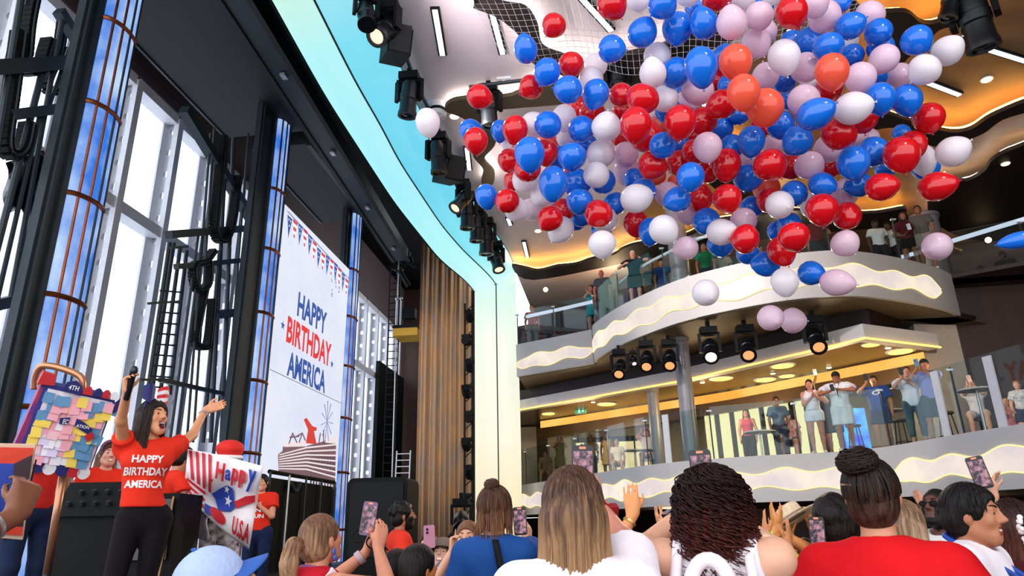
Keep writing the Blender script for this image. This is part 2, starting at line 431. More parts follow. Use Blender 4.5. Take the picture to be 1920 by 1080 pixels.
m = MB(); m.grid([[(x - .06, y, z) for z in (9.8, ZT + 2.7)] for x, y in zip(XI, Yr)]); m.grid([[(xi - .06, y, 10.6), (xo, y, 10.6)] for xi, xo, y in zip(XI, XO, Yr)]); struct(m, 'wall_proscenium', M_black)
m = MB(); m.bbox((XLI - .05, YL + .9, 0), (XLI + .1, 36.6, 11)); struct(m, 'wall_proscenium_end', M_black)
# ---------------------------------------------------------------- balconies
LOW = spline([(-3.7, 27.4), (-2.87, 26), (.09, 20.74), (1.5, 18.5), (3.41, 17.2), (5.23, 16.75), (6.06, 15.9), (6.59, 14.06), (7.11, 12.5), (7.6, 10.6), (7.9, 8)], 8)
LOW = [tuple(p) for p in LOW]
UPA = [(-2.5, 22.43), (-2.3, 22.3), (-1.2, 21.7), (.02, 21.0)]
UPB = [tuple(p) for p in spline([(.04, 20.9), (.1, 20.4), (.6, 19.2), (1.3, 18.0), (2.45, 16.6), (4.1, 15.6), (5.3, 15.38), (6.1, 15.55), (7.3, 16.2), (8.4, 17.0), (9.0, 17.6)], 8)]
UP = UPA + UPB
E1 = [(-3.6, 25.0), (-2.61, 24.3), (0, 22.3), (2.4, 20.4), (5.04, 17.5), (6.15, 16.2), (8.3, 17.5)]
BACK = [(-3.9, 33), (2, 30), (7, 26.5), (10.5, 22), (10.8, 17.3)]
def slab(name, edge, back, z0, z1, m):
    mb = MB(); mb.prism(list(edge) + back[::-1], z0, z1); return struct(mb, name, m)
LB = [(-3.9, 33), (2, 30), (7, 26.5), (13, 22), (13.5, 8)]
slab('floor_lower_balcony', offs(LOW, .12), LB, 2.9, 3.0, M_darkbrown)
slab('ceiling_under_balcony', offs(LOW, .5), LB, 1.98, 2.08, M_darkbrown)
def arclen(P):
    s = [0]; 
    for i in range(1, len(P)): s.append(s[-1] + math.dist(P[i], P[i - 1]))
    return s
def resample(P, step):
    s = arclen(P); n = max(2, int(s[-1] / step)); A = np.array(P); t = np.linspace(0, s[-1], n + 1)
    return [(float(np.interp(v, s, A[:, 0])), float(np.interp(v, s, A[:, 1]))) for v in t]
def fascia(name, P, z0, z1, m):
    mb = MB(); wallstrip(mb, P, z0, z1, .14); return struct(mb, name, m, 60)
def wave(P, z0, z1, m, label, ph, fr=(.36, .74), s0=None, s1=None, lam=1.15):
    R_ = resample(P, .06); s = arclen(R_); o = offs(R_, -.015); o2 = offs(R_, .02)
    a = s0 if s0 is not None else 0; e = s1 if s1 is not None else s[-1]
    H = z1 - z0; rows = []; top = []; bot = []
    for (x, y), (x2, y2), v in zip(o, o2, s):
        if v < a or v > e: continue
        t = v * 2 * PI / lam
        u = z1 - H * (fr[0] + .05 * math.sin(t + ph) + .025 * math.sin(.47 * t + 1 + ph)); l = z1 - H * (fr[1] + .045 * math.sin(t * .93 + ph + 1.2) + .03 * math.sin(.41 * t + ph))
        tap = min(1, (v - a) / .35 + .02, (e - v) / .35 + .02) ** .5; c_ = (u + l) / 2; u = c_ + (u - c_) * tap; l = c_ + (l - c_) * tap
        top.append((x, y, u)); bot.append((x, y, l)); rows.append([(x, y, l), (x, y, u)])
    r = empty('wave_light', base_of(bot), label, 'light', 'wavy light strips on the balcony fronts')
    b = MB(); b.grid(rows); b.build('diffuser', m, r, 180, False)
    b = MB(); b.tube(top, .014, 5); b.tube(bot, .014, 5); b.build('rim', M_rim, r, 180, False)
    return r
iC = min(range(len(LOW)), key=lambda i: abs(proj((LOW[i][0], LOW[i][1], 3))[0] - 1662))
fascia('trim_1', LOW[:iC + 1], 1.97, 3.0, M_fascia); fascia('trim_2', LOW[iC:], 1.97, 3.0, M_fascia)
wave(LOW[:iC + 1], 1.97, 3.0, M_warmw, 'wavy glowing strip along the lower balcony front, left and middle stretch', .4)
wave(LOW[iC:], 1.97, 3.0, M_warmw, 'wavy glowing strip along the lower balcony front at far right', 1.5)
fascia('trim_3', UPA, 6.22, 7.3, M_fasciaU); fascia('trim_4', UPB, 6.22, 7.3, M_fasciaU)
wave(UPA, 6.22, 7.3, M_warmw, 'wavy glowing strip on the short straight front of the upper balcony', 0., (.42, .76))
sB = arclen(UPB); wave(UPB, 6.22, 7.3, M_warmw, 'wavy glowing strip on the long curved front of the upper balcony', .3, (.36, .74), 0, sB[-1] - .9)
slab('ceiling_upper_balcony', offs(UP, .1), [(-2.3, 33), (10.8, 24), (10.8, 19)], 6.2, 6.26, M_olive)
slab('floor_upper_balcony', offs(UP, .12), [(-2.3, 33), (2, 30), (16, 26), (16, 17.5)], 7.2, 7.3, M_darkbrown)
b = MB(); wallstrip(b, offs(E1[:-1], .35) + [(7.6, 17.6)], 5.75, 6.2, .1); struct(b, 'wall_recess', M_darkbrown)
b = MB(); wallstrip(b, E1, 5.42, 5.78, .3); struct(b, 'trim_5', M_fascia, 60)
slab('ceiling_lower_balcony', offs(E1, .05), [(-3.9, 33), (2, 30), (7, 26.5), (10, 22)], 5.46, 5.5, M_gold)
b = MB(); b.tube([(x, y, 5.43) for x, y in offs(E1, -.03)], .022, 5); tag(b.build('edge_light', M_warm), 'thin warm light line along the bottom edge of the ceiling band over the lower balcony', 'light')
# bulkhead with cove glow in the lower balcony
BK = [tuple(p) for p in offs(resample(E1[:-1], .5), 2.3)]
b = MB(); wallstrip(b, BK, 4.75, 5.12, .15); struct(b, 'trim_6', M_gold, 60)
b = MB(); b.grid([[(x, y, 5.14), (x, y, 5.42)] for x, y in offs(BK, .22)]); tag(b.build('cove_light', emit('cove_face', '#f0a63c', .85, '#ffc766', .9)), 'broad golden light cove above the people on the lower balcony', 'light')
b = MB(); wallstrip(b, BACK[:-1], 3.0, 5.5, .15); struct(b, 'wall_lower_balcony', M_beige)
b = MB(); wallstrip(b, [(-3.9, 33.3), (2, 30.3), (7, 26.8), (16, 23)], 7.3, 11, .15); struct(b, 'wall_upper_balcony', M_brownwall)
b = MB(); wallstrip(b, [(-3.5, 34), (2, 27.5), (7, 24), (13.4, 20), (13.6, 8)], 0, 1.98, .15); struct(b, 'wall_under_balcony', M_darkbrown)
# right end: cream pier and dark timber wall
b = MB(); p0, p1 = at_y(1716, 640, 18.2), at_y(1792, 640, 18.6)
b.prism([(p0.x, 18.1), (p1.x, 18.4), (p1.x + .1, 19.2), (p0.x, 19.2)], 3.0, 6.2); struct(b, 'wall_pier', M_beige)
b = MB(); b.prism([(p1.x - .02, 18.5), (16.7, 18.2), (16.7, 18.4), (p1.x, 18.75)], 3.0, 7.25); struct(b, 'wall_right', M_brownwall)
b = MB(); b.prism([(9.0, 17.6), (p1.x + .3, 18), (p1.x - .3, 18.4), (7.6, 17.6)], 6.2, 6.3); struct(b, 'trim_7', M_darkbrown)
b = MB(); b.bbox((16.8, -3, 0), (17.0, 27, 11)); struct(b, 'wall_side', M_brownwall)
b = MB(); b.prism([(9.0, 17.6), (13.6, 15.2), (16, 17.5), (9.2, 18.2)], 7.2, 7.3); struct(b, 'floor_upper_right', M_darkbrown)
# pillars
for px, py, y, z0, z1, r_, lb in ((1284, 720, 18.4, 3.0, 6.2, .2, 'round grey pillar rising from the lower balcony through the spotlights'), (1228, 790, 21.5, 3.0, 5.46, .17, 'thin round pillar inside the lower balcony left of the big pillar'), (1273, 480, 19.2, 7.3, 10.55, .28, 'round pillar on the upper balcony behind the hanging balloons'), (1735, 420, 20.4, 7.3, 10.1, .36, 'broad grey pillar behind the girl and boy on the upper balcony')):
    p = at_y(px, py, y); q = MB(); q.lathe([(r_, z0), (r_, z1 - .12), (r_ * 1.15, z1 - .1), (r_ * 1.15, z1)], 28, Matrix.Translation((p.x, p.y, 0)))
    thing_mesh(q, 'round_pillar', mat('pillar_grey', '#8d8a8f', .35, .2), lb, 'pillar', 'round pillars of the balconies')
# ---------------------------------------------------------------- glass balustrades
def balustrade(P, z0, h, label, step, white=()):
    R_ = resample(P, step); r = empty('glass_balustrade', (*R_[0], z0), label, 'balustrade', 'balcony balustrades')
    for i in range(len(R_) - 1):
        a, c = Vector((*R_[i], 0)), Vector((*R_[i + 1], 0)); d = (c - a).normalized(); n = Vector((-d.y, d.x, 0))
        q = MB(); q.prism([(a + d * .015).to_2d(), (c - d * .015).to_2d(), (c - d * .015 + n * .02).to_2d(), (a + d * .015 + n * .02).to_2d()], z0 + .03, z0 + h); q.build('pane', M_glassrail, r, local=False)
        q = MB(); q.beam(a + n * .03 + Vector((0, 0, z0)), a + n * .03 + Vector((0, 0, z0 + h - .05)), .03, .03); q.build('post', M_steel, r, local=False)
        q = MB(); q.box(a + Vector((0, 0, z0 + h - .1)) + n * .01, (.12, .05, .04)); q.build('clamp', M_alu, r, local=False)
    for px in white:  # solid white bars imitate window reflections in the glass
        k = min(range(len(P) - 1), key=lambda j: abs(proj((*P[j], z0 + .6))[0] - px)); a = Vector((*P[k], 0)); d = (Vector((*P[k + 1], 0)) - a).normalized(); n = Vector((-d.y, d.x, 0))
        q = MB(); q.beam(a - n * .03 + Vector((0, 0, z0)), a - n * .03 + Vector((0, 0, z0 + h * .96)), .18, .03, up=n); q.build('reflection_bar', M_white, r, local=False)
    return r
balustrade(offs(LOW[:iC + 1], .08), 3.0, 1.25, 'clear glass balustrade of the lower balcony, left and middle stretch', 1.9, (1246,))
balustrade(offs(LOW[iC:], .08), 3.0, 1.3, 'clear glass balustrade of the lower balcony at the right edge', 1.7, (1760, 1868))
balustrade(offs(UPA, .08), 7.3, 1.15, 'clear glass balustrade on the straight stretch of the upper balcony', 1.5)
balustrade(offs(UPB, .08), 7.3, 1.15, 'clear glass balustrade on the curved stretch of the upper balcony', 1.8)
UR = [(9.1, 17.7), (11.2, 16.8), (13.4, 15.6)]
balustrade(UR, 7.3, 1.15, 'dark glass balustrade at the far right of the upper balcony', 1.2)
q = MB(); q.tube([at_y(1690, 482, 17.6), at_y(1760, 462, 17.4)], .05, 8); q.tube([at_y(1752, 462, 18.2), at_y(1930, 408, 17.0)], .06, 8)
thing_mesh(q, 'light_rail', emit('rail_led', '#cfd2e6', .9), 'long white light rail crossing the dark upper balcony at right', 'light')
q = MB(); q.tube([(x, y, 8.4) for x, y in offs(UPA, .6)], .06, 8); thing_mesh(q, 'light_rail', MATS['rail_led'], 'white light rail behind the glass at the left end of the upper balcony', 'light')
q = MB(); q.tube([(x, y, 8.55) for x, y in offs(UPB[10:36], .8)], .045, 8); thing_mesh(q, 'counter_rail', M_white, 'pale curved counter edge behind the man in black on the upper balcony', 'rail')
# ---------------------------------------------------------------- ceiling with wavy soffits
ZCL = 10.55
split = [(1500, -90), (1440, 60), (1330, 260), (1200, 400), (1190, 452)]
sp = [at_z(x, y, ZCL) for x, y in split]
hx = [(xo, y) for xo, y in zip(XO, Yr)]
b = MB(); b.prism([(x, y) for x, y in hx] + [(-2.4, 34), (sp[-1].x, 34)] + [(p.x, p.y) for p in sp[::-1]] + [(sp[0].x, -3), (hx[0][0], -3)], ZCL, ZCL + .1); struct(b, 'ceiling', M_ceilA)
b = MB(); b.prism([(p.x, p.y) for p in sp] + [(sp[-1].x, 34), (17, 34), (17, -3), (sp[0].x, -3)], ZCL, ZCL + .1); struct(b, 'ceiling_timber', M_ceilB)
def soffit(px, z, m, label, lm, n=6, tube_in=.16):
    P = [at_z(p[0], p[1], z) for p in spline(px, n, True)]
    r = empty('wave_soffit', base_of(P), label, 'soffit', 'wavy dropped soffits in the ceiling')
    q = MB(); q.prism([(p.x, p.y) for p in P], z, z + .1); q.build('board', m, r, 40, False)
    if lm is not None:
        c = sum(P, Vector()) / len(P); ring = []
        for i, p in enumerate(P):
            t = P[(i + 1) % len(P)] - P[i - 1]; nn = Vector((t.y, -t.x, 0))
            if nn.length < 1e-6: continue
            nn.normalize(); ring.append(p)
        ar = sum(P[i].x * P[(i + 1) % len(P)].y - P[(i + 1) % len(P)].x * P[i].y for i in range(len(P)))
        ring = []
        for i, p in enumerate(P):
            t = (P[(i + 1) % len(P)] - P[i - 1]).normalized(); nn = Vector((-t.y, t.x, 0)) * (1 if ar > 0 else -1)
            ring.append(p + nn * tube_in + Vector((0, 0, .14)))
        q = MB(); q.tube(ring, .03, 5, True); q.build('cove_strip', lm, r, 180, False)
    return r
soffit([(835, 208), (850, 190), (905, 183), (960, 180), (1030, 150), (1075, 190), (960, 204), (905, 213), (930, 265), (908, 298), (927, 325), (922, 348), (903, 345), (906, 318), (886, 290), (902, 262), (872, 225)], 10.3, M_olive, 'olive wave-edged soffit twisting down the ceiling above the row of stage lights', M_covew, 5, .1)
soffit([(890, -20), (940, 8), (985, 18), (1008, 50), (1018, 90), (1060, 108), (1110, 125), (1170, 105), (1240, 88), (1300, 60), (1345, 30), (1380, 70), (1330, 95), (1240, 130), (1200, 160), (1110, 165), (1050, 140), (1000, 120), (980, 75), (935, 35), (880, 10)], 10.12, M_darkwave, 'brown wave-edged soffit behind the balloon net', M_covew, 5, .1)
soffit([(1590, -30), (1612, 15), (1650, 24), (1700, 24), (1730, 44), (1765, 40), (1800, 5), (1850, -20), (1800, 40), (1760, 58), (1740, 80), (1700, 112), (1675, 150), (1655, 110), (1640, 60), (1600, 40)], 10.12, M_darkwave, 'dark wave-edged soffit at top right beside the big hanging light', M_cove, 5, .08)
soffit([(1600, 225), (1650, 212), (1690, 222), (1740, 238), (1785, 248), (1820, 243), (1860, 218), (1930, 190), (1940, 205), (1880, 225), (1845, 250), (1810, 262), (1775, 258), (1755, 275), (1720, 262), (1680, 240), (1620, 245)], 10.12, M_darkwave, 'dark ribbon soffit with golden edges right of the balloon cluster', M_cove, 5, .05)
soffit([(1765, 332), (1810, 340), (1845, 322), (1862, 300), (1900, 280), (1960, 270), (2050, 330), (2000, 420), (1880, 452), (1790, 440), (1740, 395)], 10.12, M_darkwave, 'broad dark soffit over the seats at far right', M_covew, 5, .12)
soffit([(960, 500), (985, 503), (1010, 508), (1045, 500), (1080, 496), (1110, 486), (1150, 478), (1170, 466), (1195, 458), (1240, 452), (1290, 440), (1330, 418), (1370, 410), (1420, 405), (1480, 395), (1560, 400), (1640, 400), (1700, 392), (1660, 425), (1500, 440), (1300, 470), (1160, 496), (1000, 525)], 10.12, M_darkwave, 'long dark soffit with a golden wavy edge over the upper balcony', M_cove, 5, .1)
soffit([(1310, 290), (1370, 268), (1400, 300), (1450, 330), (1430, 380), (1380, 372), (1330, 345)], 10.12, M_darkwave, 'dark soffit patch glimpsed between balloons in the middle of the cluster', M_cove, 5, .1)
# linear ceiling lights
for i, (a, c, w, lb) in enumerate((((815, 14), (830, 103), .1, 'linear ceiling light nearest the glowing arch'), ((920, 13), (943, 101), .1, 'linear ceiling light under the left corner of the balloon net'), ((1088, -8), (1147, 57), .1, 'linear ceiling light behind the net at top centre'), ((875, 275), (880, 318), .1, 'short linear ceiling light left of the olive wave'), ((952, 408), (957, 421), .1, 'tiny linear ceiling light below the lowest left balloons'), ((982, 452), (989, 482), .1, 'linear ceiling light close to the top of the arch leg'), ((1735, 152), (1800, 177), .1, 'linear ceiling light just right of the pale balloons'), ((1855, 92), (1935, 117), .1, 'linear ceiling light at the right edge'), ((1478, 52), (1500, 66), .1, 'linear ceiling light glimpsed behind balloons at top'), ((1300, 172), (1325, 200), .1, 'linear ceiling light glimpsed in the middle of the cluster'))):
    A, C_ = at_z(*a, ZCL - .03), at_z(*c, ZCL - .03)
    r = empty('linear_light', (A + C_) / 2, lb, 'light', 'linear ceiling lights')
    q = MB(); q.beam(A, C_, w * 1.7, .05); q.build('housing', M_black, r, local=False)
    q = MB(); q.beam(A.lerp(C_, .02) - Vector((0, 0, .03)), A.lerp(C_, .98) - Vector((0, 0, .03)), w, .02); q.build('diffuser', M_line, r, local=False)
def downlight(p, r_, lb, m=None):
    q = empty('downlight', p, lb, 'light', 'round downlights')
    d = MB(); d.lathe([(r_ * 1.25, -.02), (r_ * 1.25, 0)], 20); d.build('trim_ring', M_white, q)
    d = MB(); d.lathe([(r_, -.035), (r_, -.02)], 20); d.build('lens', m or M_down, q)
for px, py, lb in ((852, 217, 'round downlight on the pale ceiling above the white balloon'), (1850, 148, 'round downlight between two linear lights at right'), (1009, 432, 'round downlight on the beige ceiling under the left balloons')):
    downlight(at_z(px, py, ZCL - .001), .1, lb)
for px, py, lb in ((1885, 306, 'round downlight in the dark soffit at far right'),): downlight(at_z(px, py, 10.119), .09, lb)
for i, (px, py, lb) in enumerate(((1092, 505, 'upper downlight in the dark ceiling at the left of the upper balcony'), (1023, 543, 'lower downlight in the dark ceiling at the left of the upper balcony'), (1655, 375, 'downlight below the red balloon over the upper balcony'), (1682, 396, 'downlight left of the girl on the upper balcony'), (1790, 416, 'downlight over the dark seats of the upper balcony'), (1853, 450, 'lower downlight over the dark seats of the upper balcony'))):
    p = at_y(px, py, 25 if px < 1200 else 21.5); q = MB(); q.ball((0, 0, 0), .09, 12, 8); q.v = [tuple(Vector(v) + p) for v in q.v]; thing_mesh(q, 'globe_light', M_down, lb.replace('downlight', 'small round globe light'), 'light', 'globe lights of the upper balcony')
for i, (px, py, r_, lb) in enumerate(((1138, 757, .3, 'large round ceiling lamp above the left end of the lower balcony'), (1165, 771, .3, 'large round ceiling lamp nearest the seated woman in pink'), (1028, 775, .25, 'flat round ceiling lamp right beside the arch leg'), (1352, 709, .3, 'round ceiling lamp right of the big pillar'), (1467, 685, .3, 'round ceiling lamp with a cut edge near the ceiling band'), (1435, 711, .3, 'round ceiling lamp left of the clapping woman'), (1475, 704, .22, 'smaller round ceiling lamp above the clapping woman'), (1688, 658, .3, 'round ceiling lamp below the band corner'), (1690, 682, .22, 'round ceiling lamp above the man in the backwards cap'), (1634, 645, .2, 'round ceiling lamp left of the exit sign'))):
    downlight(at_z(px, py, 5.459), r_ * .9, lb, M_warm)
for i, (px, py, lb) in enumerate(((1112, 753, 'pin light left of the exit sign on the lower balcony'), (1317, 716, 'pin light right of the big pillar'), (1449, 699, 'pin light above the clapping woman'), (1554, 688, 'pin light above the man in the cap'), (1665, 651, 'pin light near the band corner'))):
    downlight(at_z(px, py, 5.459), .06, lb)
# exit signs
def exit_sign(p, w, yaw, lb):
    r = empty('exit_sign', p, lb, 'sign', 'green exit signs', rz=yaw)
    q = MB(); q.bbox((-w / 2, -.02, -.01), (w / 2, .02, w * .38)); q.build('housing', M_white, r)
    q = MB(); q.bbox((-w / 2 + .01, -.026, 0), (w / 2 - .01, -.021, w * .36)); q.build('panel', emit('exit_green', '#1f9a5b', 1.1), r)
    q = MB(); q.ball((-w * .12, -.03, w * .27), .022, 10, 6); q.tube([(-w * .14, -.03, w * .24), (-w * .1, -.03, w * .14), (-w * .02, -.03, w * .06)], .012, 6); q.tube([(-w * .1, -.03, w * .14), (-w * .2, -.03, w * .06)], .012, 6); q.tube([(-w * .2, -.03, w * .17), (-w * .04, -.03, w * .2)], .01, 6)
    q.tube([(w * .1, -.03, w * .18), (w * .3, -.03, w * .18)], .012, 6); q.tube([(w * .22, -.03, w * .25), (w * .3, -.03, w * .18), (w * .22, -.03, w * .11)], .012, 6); q.build('pictogram', emit('exit_white', '#e8fff2', 1.3), r)
    return r
for px, py, y, lb in ((1089, 771, 25, 'green exit sign under the lower balcony ceiling at left'), (1603, 665, 18.5, 'green exit sign under the lower balcony ceiling right of the capped man'), (1744, 937, 17.5, 'green exit sign below the lower balcony behind the crowd')):
    p = at_y(px, py, y); exit_sign((p.x, p.y, p.z - .08), .42, -.35 if px < 1700 else -.4, lb)
# lit window band with dark mullions at the back of the lower balcony
r = empty('window_blind', at_y(1450, 760, 22), 'pale yellow window strips between dark uprights behind the lower balcony crowd', 'blind')
for k in range(9):
    px = 1325 + k * 28; a = at_y(px, 742, 23.2); q = MB(); q.bbox((a.x - .15, 23.15, 3.05), (a.x + .15, 23.2, 5.2)); q.build('strip', emit('blind_glow', '#f3e2a4', .95), r, local=False)
    q = MB(); q.bbox((a.x + .16, 23.1, 3.05), (a.x + .3, 23.2, 5.2)); q.build('upright', M_darkbrown, r, local=False)
r = empty('shop_window', at_y(1130, 850, 28.9), 'brightly lit cream shop window behind the people at the left of the lower balcony', 'window')
a, c = at_y(1075, 800, 28.9), at_y(1225, 800, 28.9)
q = MB(); q.bbox((a.x, 28.85, 3.0), (c.x, 28.9, 4.75)); q.build('glow', emit('shop_glow', '#f7e6b8', .95, '#d9b77c', .8), r, local=False)
for k in range(5):
    x = a.x + (c.x - a.x) * k / 4; q = MB(); q.bbox((x - .03, 28.8, 3.0), (x + .03, 28.85, 4.8)); q.build('mullion', M_brownwall, r, local=False)
q = MB(); q.bbox((a.x, 28.75, 4.75), (c.x, 28.95, 4.95)); q.build('lintel', M_darkbrown, r, local=False)
for px in (985, 1050):
    a = at_y(px - 22, 860, 28.4); c = at_y(px + 22, 860, 28.4); q = MB(); q.bbox((a.x, 28.4, 3.0), (c.x, 28.6, 5.4)); struct(q, 'wall_inner', M_beige)
# ================================================================ big screen
XS_ = -7.9
def sy(px, py): p = at_x(px, py, XS_); return p.y, p.z
y0s, zt_s = sy(540, 387)[0], sy(540, 387)[1]; y1s = sy(655, 511)[0]; zb_s = sy(628, 915)[1]
y0s = yx(496, 690) + .05
scr = empty('led_screen', (XS_, (y0s + y1s) / 2, zb_s), 'tall white screen between two blue columns reading HAPPY BIRTHDAY AMERICA above a ship', 'screen')
M_scr = emit('screen_white', '#dfe6fb', .72, '#e9edfb', .8)
q = MB(); q.bbox((XS_ - .25, y0s, zb_s), (XS_ - .03, y1s, zt_s)); q.build('cabinet', M_black, scr, local=False)
q = MB(); q.bbox((XS_ - .03, y0s + .03, zb_s + .03), (XS_ - .0, y1s - .02, zt_s - .02)); q.build('display', M_scr, scr, local=False)
q = MB(); zz = sy(505, 692)[1]; q.bbox((XS_, y0s + .03, zz - .008), (XS_ + .003, y1s - .03, zz + .008)); q.build('panel_joint', mat('joint_grey', '#9aa0aa', .6), scr, local=False)
C_bl = emit('screen_blue', '#1d4f9e', .75); C_rd = emit('screen_red', '#e3262c', .75)
def scr_text(txt, tl, bl_, tr, m, nm):
    (ya, za), (yb, zb), (yc, zc) = sy(*tl), sy(*bl_), sy(*tr)
    vs, fs = fit_text(txt, .035)
    V = [(XS_ + .006, ya + (yc - ya) * u, zb + (za - zb) * v) for u, v in vs]
    q = MB(); q.add(V, fs); return q.build(nm, m, scr, None, False)
scr_text('HAPPY', (560, 546), (557, 592), (613, 588), C_bl, 'lettering')
scr_text('BIRTHDAY', (540, 591), (537, 641), (621, 652), C_rd, 'lettering')
scr_text('AMERICA', (541, 657), (535, 703), (611, 700), C_bl, 'lettering')
def star_poly(c, r, n=5, k=.42): return [(c[0] + (r if i % 2 == 0 else r * k) * math.sin(PI * i / n), c[1] + (r if i % 2 == 0 else r * k) * math.cos(PI * i / n)) for i in range(2 * n)]
def scr_poly(q, P, x=.005):
    q.add([(XS_ + x, p[0], p[1]) for p in P], [tuple(range(len(P)))])
for px in ((530, 610), (622, 683)):
    q = MB(); scr_poly(q, star_poly(sy(*px), .13)); q.build('star', C_bl, scr, local=False)
# bunting along the top
a0, a1 = sy(539, 395), sy(654, 522); nB = 14
M_str = emit('bunting_stripe', '#d83b46', .75); M_wht = emit('bunting_white', '#f4f4fb', .75)
q = MB(); scr_poly(q, [(a0[0], a0[1]), (a1[0], a1[1]), (a1[0], a1[1] - .03), (a0[0], a0[1] - .03)]); q.build('bunting_string', C_bl, scr, local=False)
for i in range(nB):
    u = (i + .5) / nB; yc = a0[0] + (a1[0] - a0[0]) * u; zc = a0[1] + (a1[1] - a0[1]) * u + .12 * math.sin(PI * (i % 7) / 6) - .1; w_ = .16
    tri = lambda t: ((yc - w_ * (1 - t), zc - .62 * t), (yc + w_ * (1 - t), zc - .62 * t))
    q = MB()
    if i % 2 == 0:
        q.cur = 0; scr_poly(q, [tri(0)[0], tri(0)[1], (yc, zc - .62)])
        q.cur = 1
        for d in ((-.06, -.1), (.06, -.1), (0, -.26)): scr_poly(q, star_poly((yc + d[0], zc + d[1]), .045), .008)
        q.build('pennant', [C_bl, M_wht], scr, local=False)
    else:
        for k in range(6):
            q.cur = k % 2; t0, t1 = k / 6, (k + 1) / 6; L0, R0 = tri(t0); L1, R1 = tri(t1); scr_poly(q, [L0, R0, R1, L1])
        q.build('pennant', [M_str, M_wht], scr, local=False)
# ship picture
C_hull = emit('ship_mauve', '#8f6a74', .7, '#5d444f', 14, (1, 1, 4)); C_deck = emit('ship_white', '#f0e2e4', .75); C_fun = emit('ship_red', '#d6372f', .75); C_win = emit('ship_dark', '#54414a', .75)
q = MB(); scr_poly(q, [sy(*p) for p in ((521, 852), (522, 884), (628, 911), (630, 826), (612, 826), (575, 836), (531, 832), (529, 846))]); q.build('ship_hull', C_hull, scr, local=False)
q = MB()
for k in range(7):
    t = k / 7; A, B = (523 + (-1) * t, 852 + 30 * t), (630, 832 + 72 * t); m_ = (574, 838 + 47 * t)
    scr_poly(q, [sy(*A), sy(*m_), sy(*B), sy(B[0], B[1] + 3), sy(m_[0], m_[1] + 3), sy(A[0], A[1] + 2)], .008)
scr_poly(q, [sy(*p) for p in ((608, 822), (631, 818), (631, 832), (610, 830))], .008); scr_poly(q, [sy(*p) for p in ((527, 831), (575, 826), (575, 837), (532, 838))], .008); q.build('ship_decks', C_deck, scr, local=False)
for k in range(6):
    for j in range(9):
        q = MB(); y_, z_ = sy(581 + j * 5.3, 847 + k * 10.5 + j * 1.2); scr_poly(q, [(y_, z_), (y_ + .12, z_ - .015), (y_ + .12, z_ - .12), (y_, z_ - .1)], .007); q.build('ship_window', C_win, scr, local=False)
q = MB(); scr_poly(q, [sy(*p) for p in ((573, 831), (577, 806), (569, 787), (574, 783), (585, 799), (594, 802), (592, 808), (588, 808), (593, 833))], .009); q.build('ship_funnel', C_fun, scr, local=False)
q = MB()
for A, B in (((541, 832), (548, 812)), ((548, 812), (556, 830)), ((556, 818), (566, 812)), ((543, 820), (560, 818)), ((597, 833), (600, 812)), ((606, 832), (606, 806)), ((560, 830), (566, 812)), ((566, 812), (572, 826))):
    q.tube([(XS_ + .008, *sy(*A)), (XS_ + .008, *sy(*B))], .02, 4)
q.build('ship_rigging', C_hull, scr, local=False)
q = MB(); cy, cz = sy(613, 790); M_fw = emit('firework_grey', '#7d86b4', .75)
for k in range(11):
    a = 2 * PI * k / 11; q.tube([(XS_ + .006, cy, cz), (XS_ + .006, cy + .2 * math.cos(a), cz + .26 * math.sin(a)), (XS_ + .006, cy + .46 * math.cos(a), cz + .6 * math.sin(a))], [.006, .01, .016], 4)
q.build('firework', M_fw, scr, local=False)
for k in range(14):
    q = MB(); y_, z_ = sy(628 + 8 * math.sin(k * 2.1), 520 + 35 * ((k * .37) % 1)); q.tube([(XS_ + .006, y_, z_), (XS_ + .006, y_ + .08, z_ + .1 * math.sin(k))], .012, 4); q.build('spark', M_fw, scr, local=False)
# ================================================================ rigging between the columns and the glass
def rtube(q, pts, r, X, n=8): q.tube([at_x(p[0], p[1], X) for p in pts], r, n)
def cable_chain(pts, X, w, label, n=46):
    """linked cable carrier following a U of pixels in the plane X"""
    P = [Vector(at_x(*p, X)) for p in pts]; S = spline([tuple(p) for p in P], 12); A = np.array(S)
    d = np.r_[0, np.cumsum(np.linalg.norm(np.diff(A, axis=0), axis=1))]; n = int(d[-1] / (w * .62)); t = np.linspace(0, d[-1], n)
    C_ = np.c_[[np.interp(t, d, A[:, k]) for k in range(3)]].T
    b = Vector(C_.min(0)); r = empty('cable_chain', b, label, 'cable chain', 'cable chains of the stage rigging')
    q = MB()
    for i in range(n - 1):
        a, c = Vector(C_[i]), Vector(C_[i + 1]); k = .78; m_ = (a + c) / 2; q.beam(m_ + (a - m_) * 1.05, m_ + (c - m_) * .8, w * 1.5, w, up=(c - a).cross(Vector((1, 0, 0))))
    q.build('links', M_black, r, 30, False)
    q = MB(); q.tube([Vector(c) + Vector((w * .8, 0, 0)) for c in C_], w * .14, 5); q.build('rim', M_steel, r, 30, False)
    return r
cable_chain([(66, -30), (52, 40), (46, 100), (42, 122), (55, 135), (76, 128), (84, 100), (92, 74)], -8.6, .14, 'cable chain loop at top left, in front of the upper cross bar')
cable_chain([(36, 60), (20, 180), (8, 262), (14, 288), (30, 290), (44, 270), (52, 230)], -8.5, .14, 'cable chain loop at the left edge above the draped black sheet')
cable_chain([(118, 40), (108, 100), (88, 150), (90, 170), (106, 172), (120, 150), (128, 110), (116, 92)], -8.9, .11, 'smaller cable chain loop behind the upper cross bar at left')
cable_chain([(418, 255), (408, 360), (402, 430), (410, 450), (424, 446), (436, 410), (446, 330)], -8.6, .13, 'cable chain loop hanging left of the middle steel post')
cable_chain([(400, 470), (384, 490), (366, 495), (362, 520), (372, 545), (390, 530), (392, 490)], -8.7, .12, 'cable chain loop on the lattice right of the tall window')
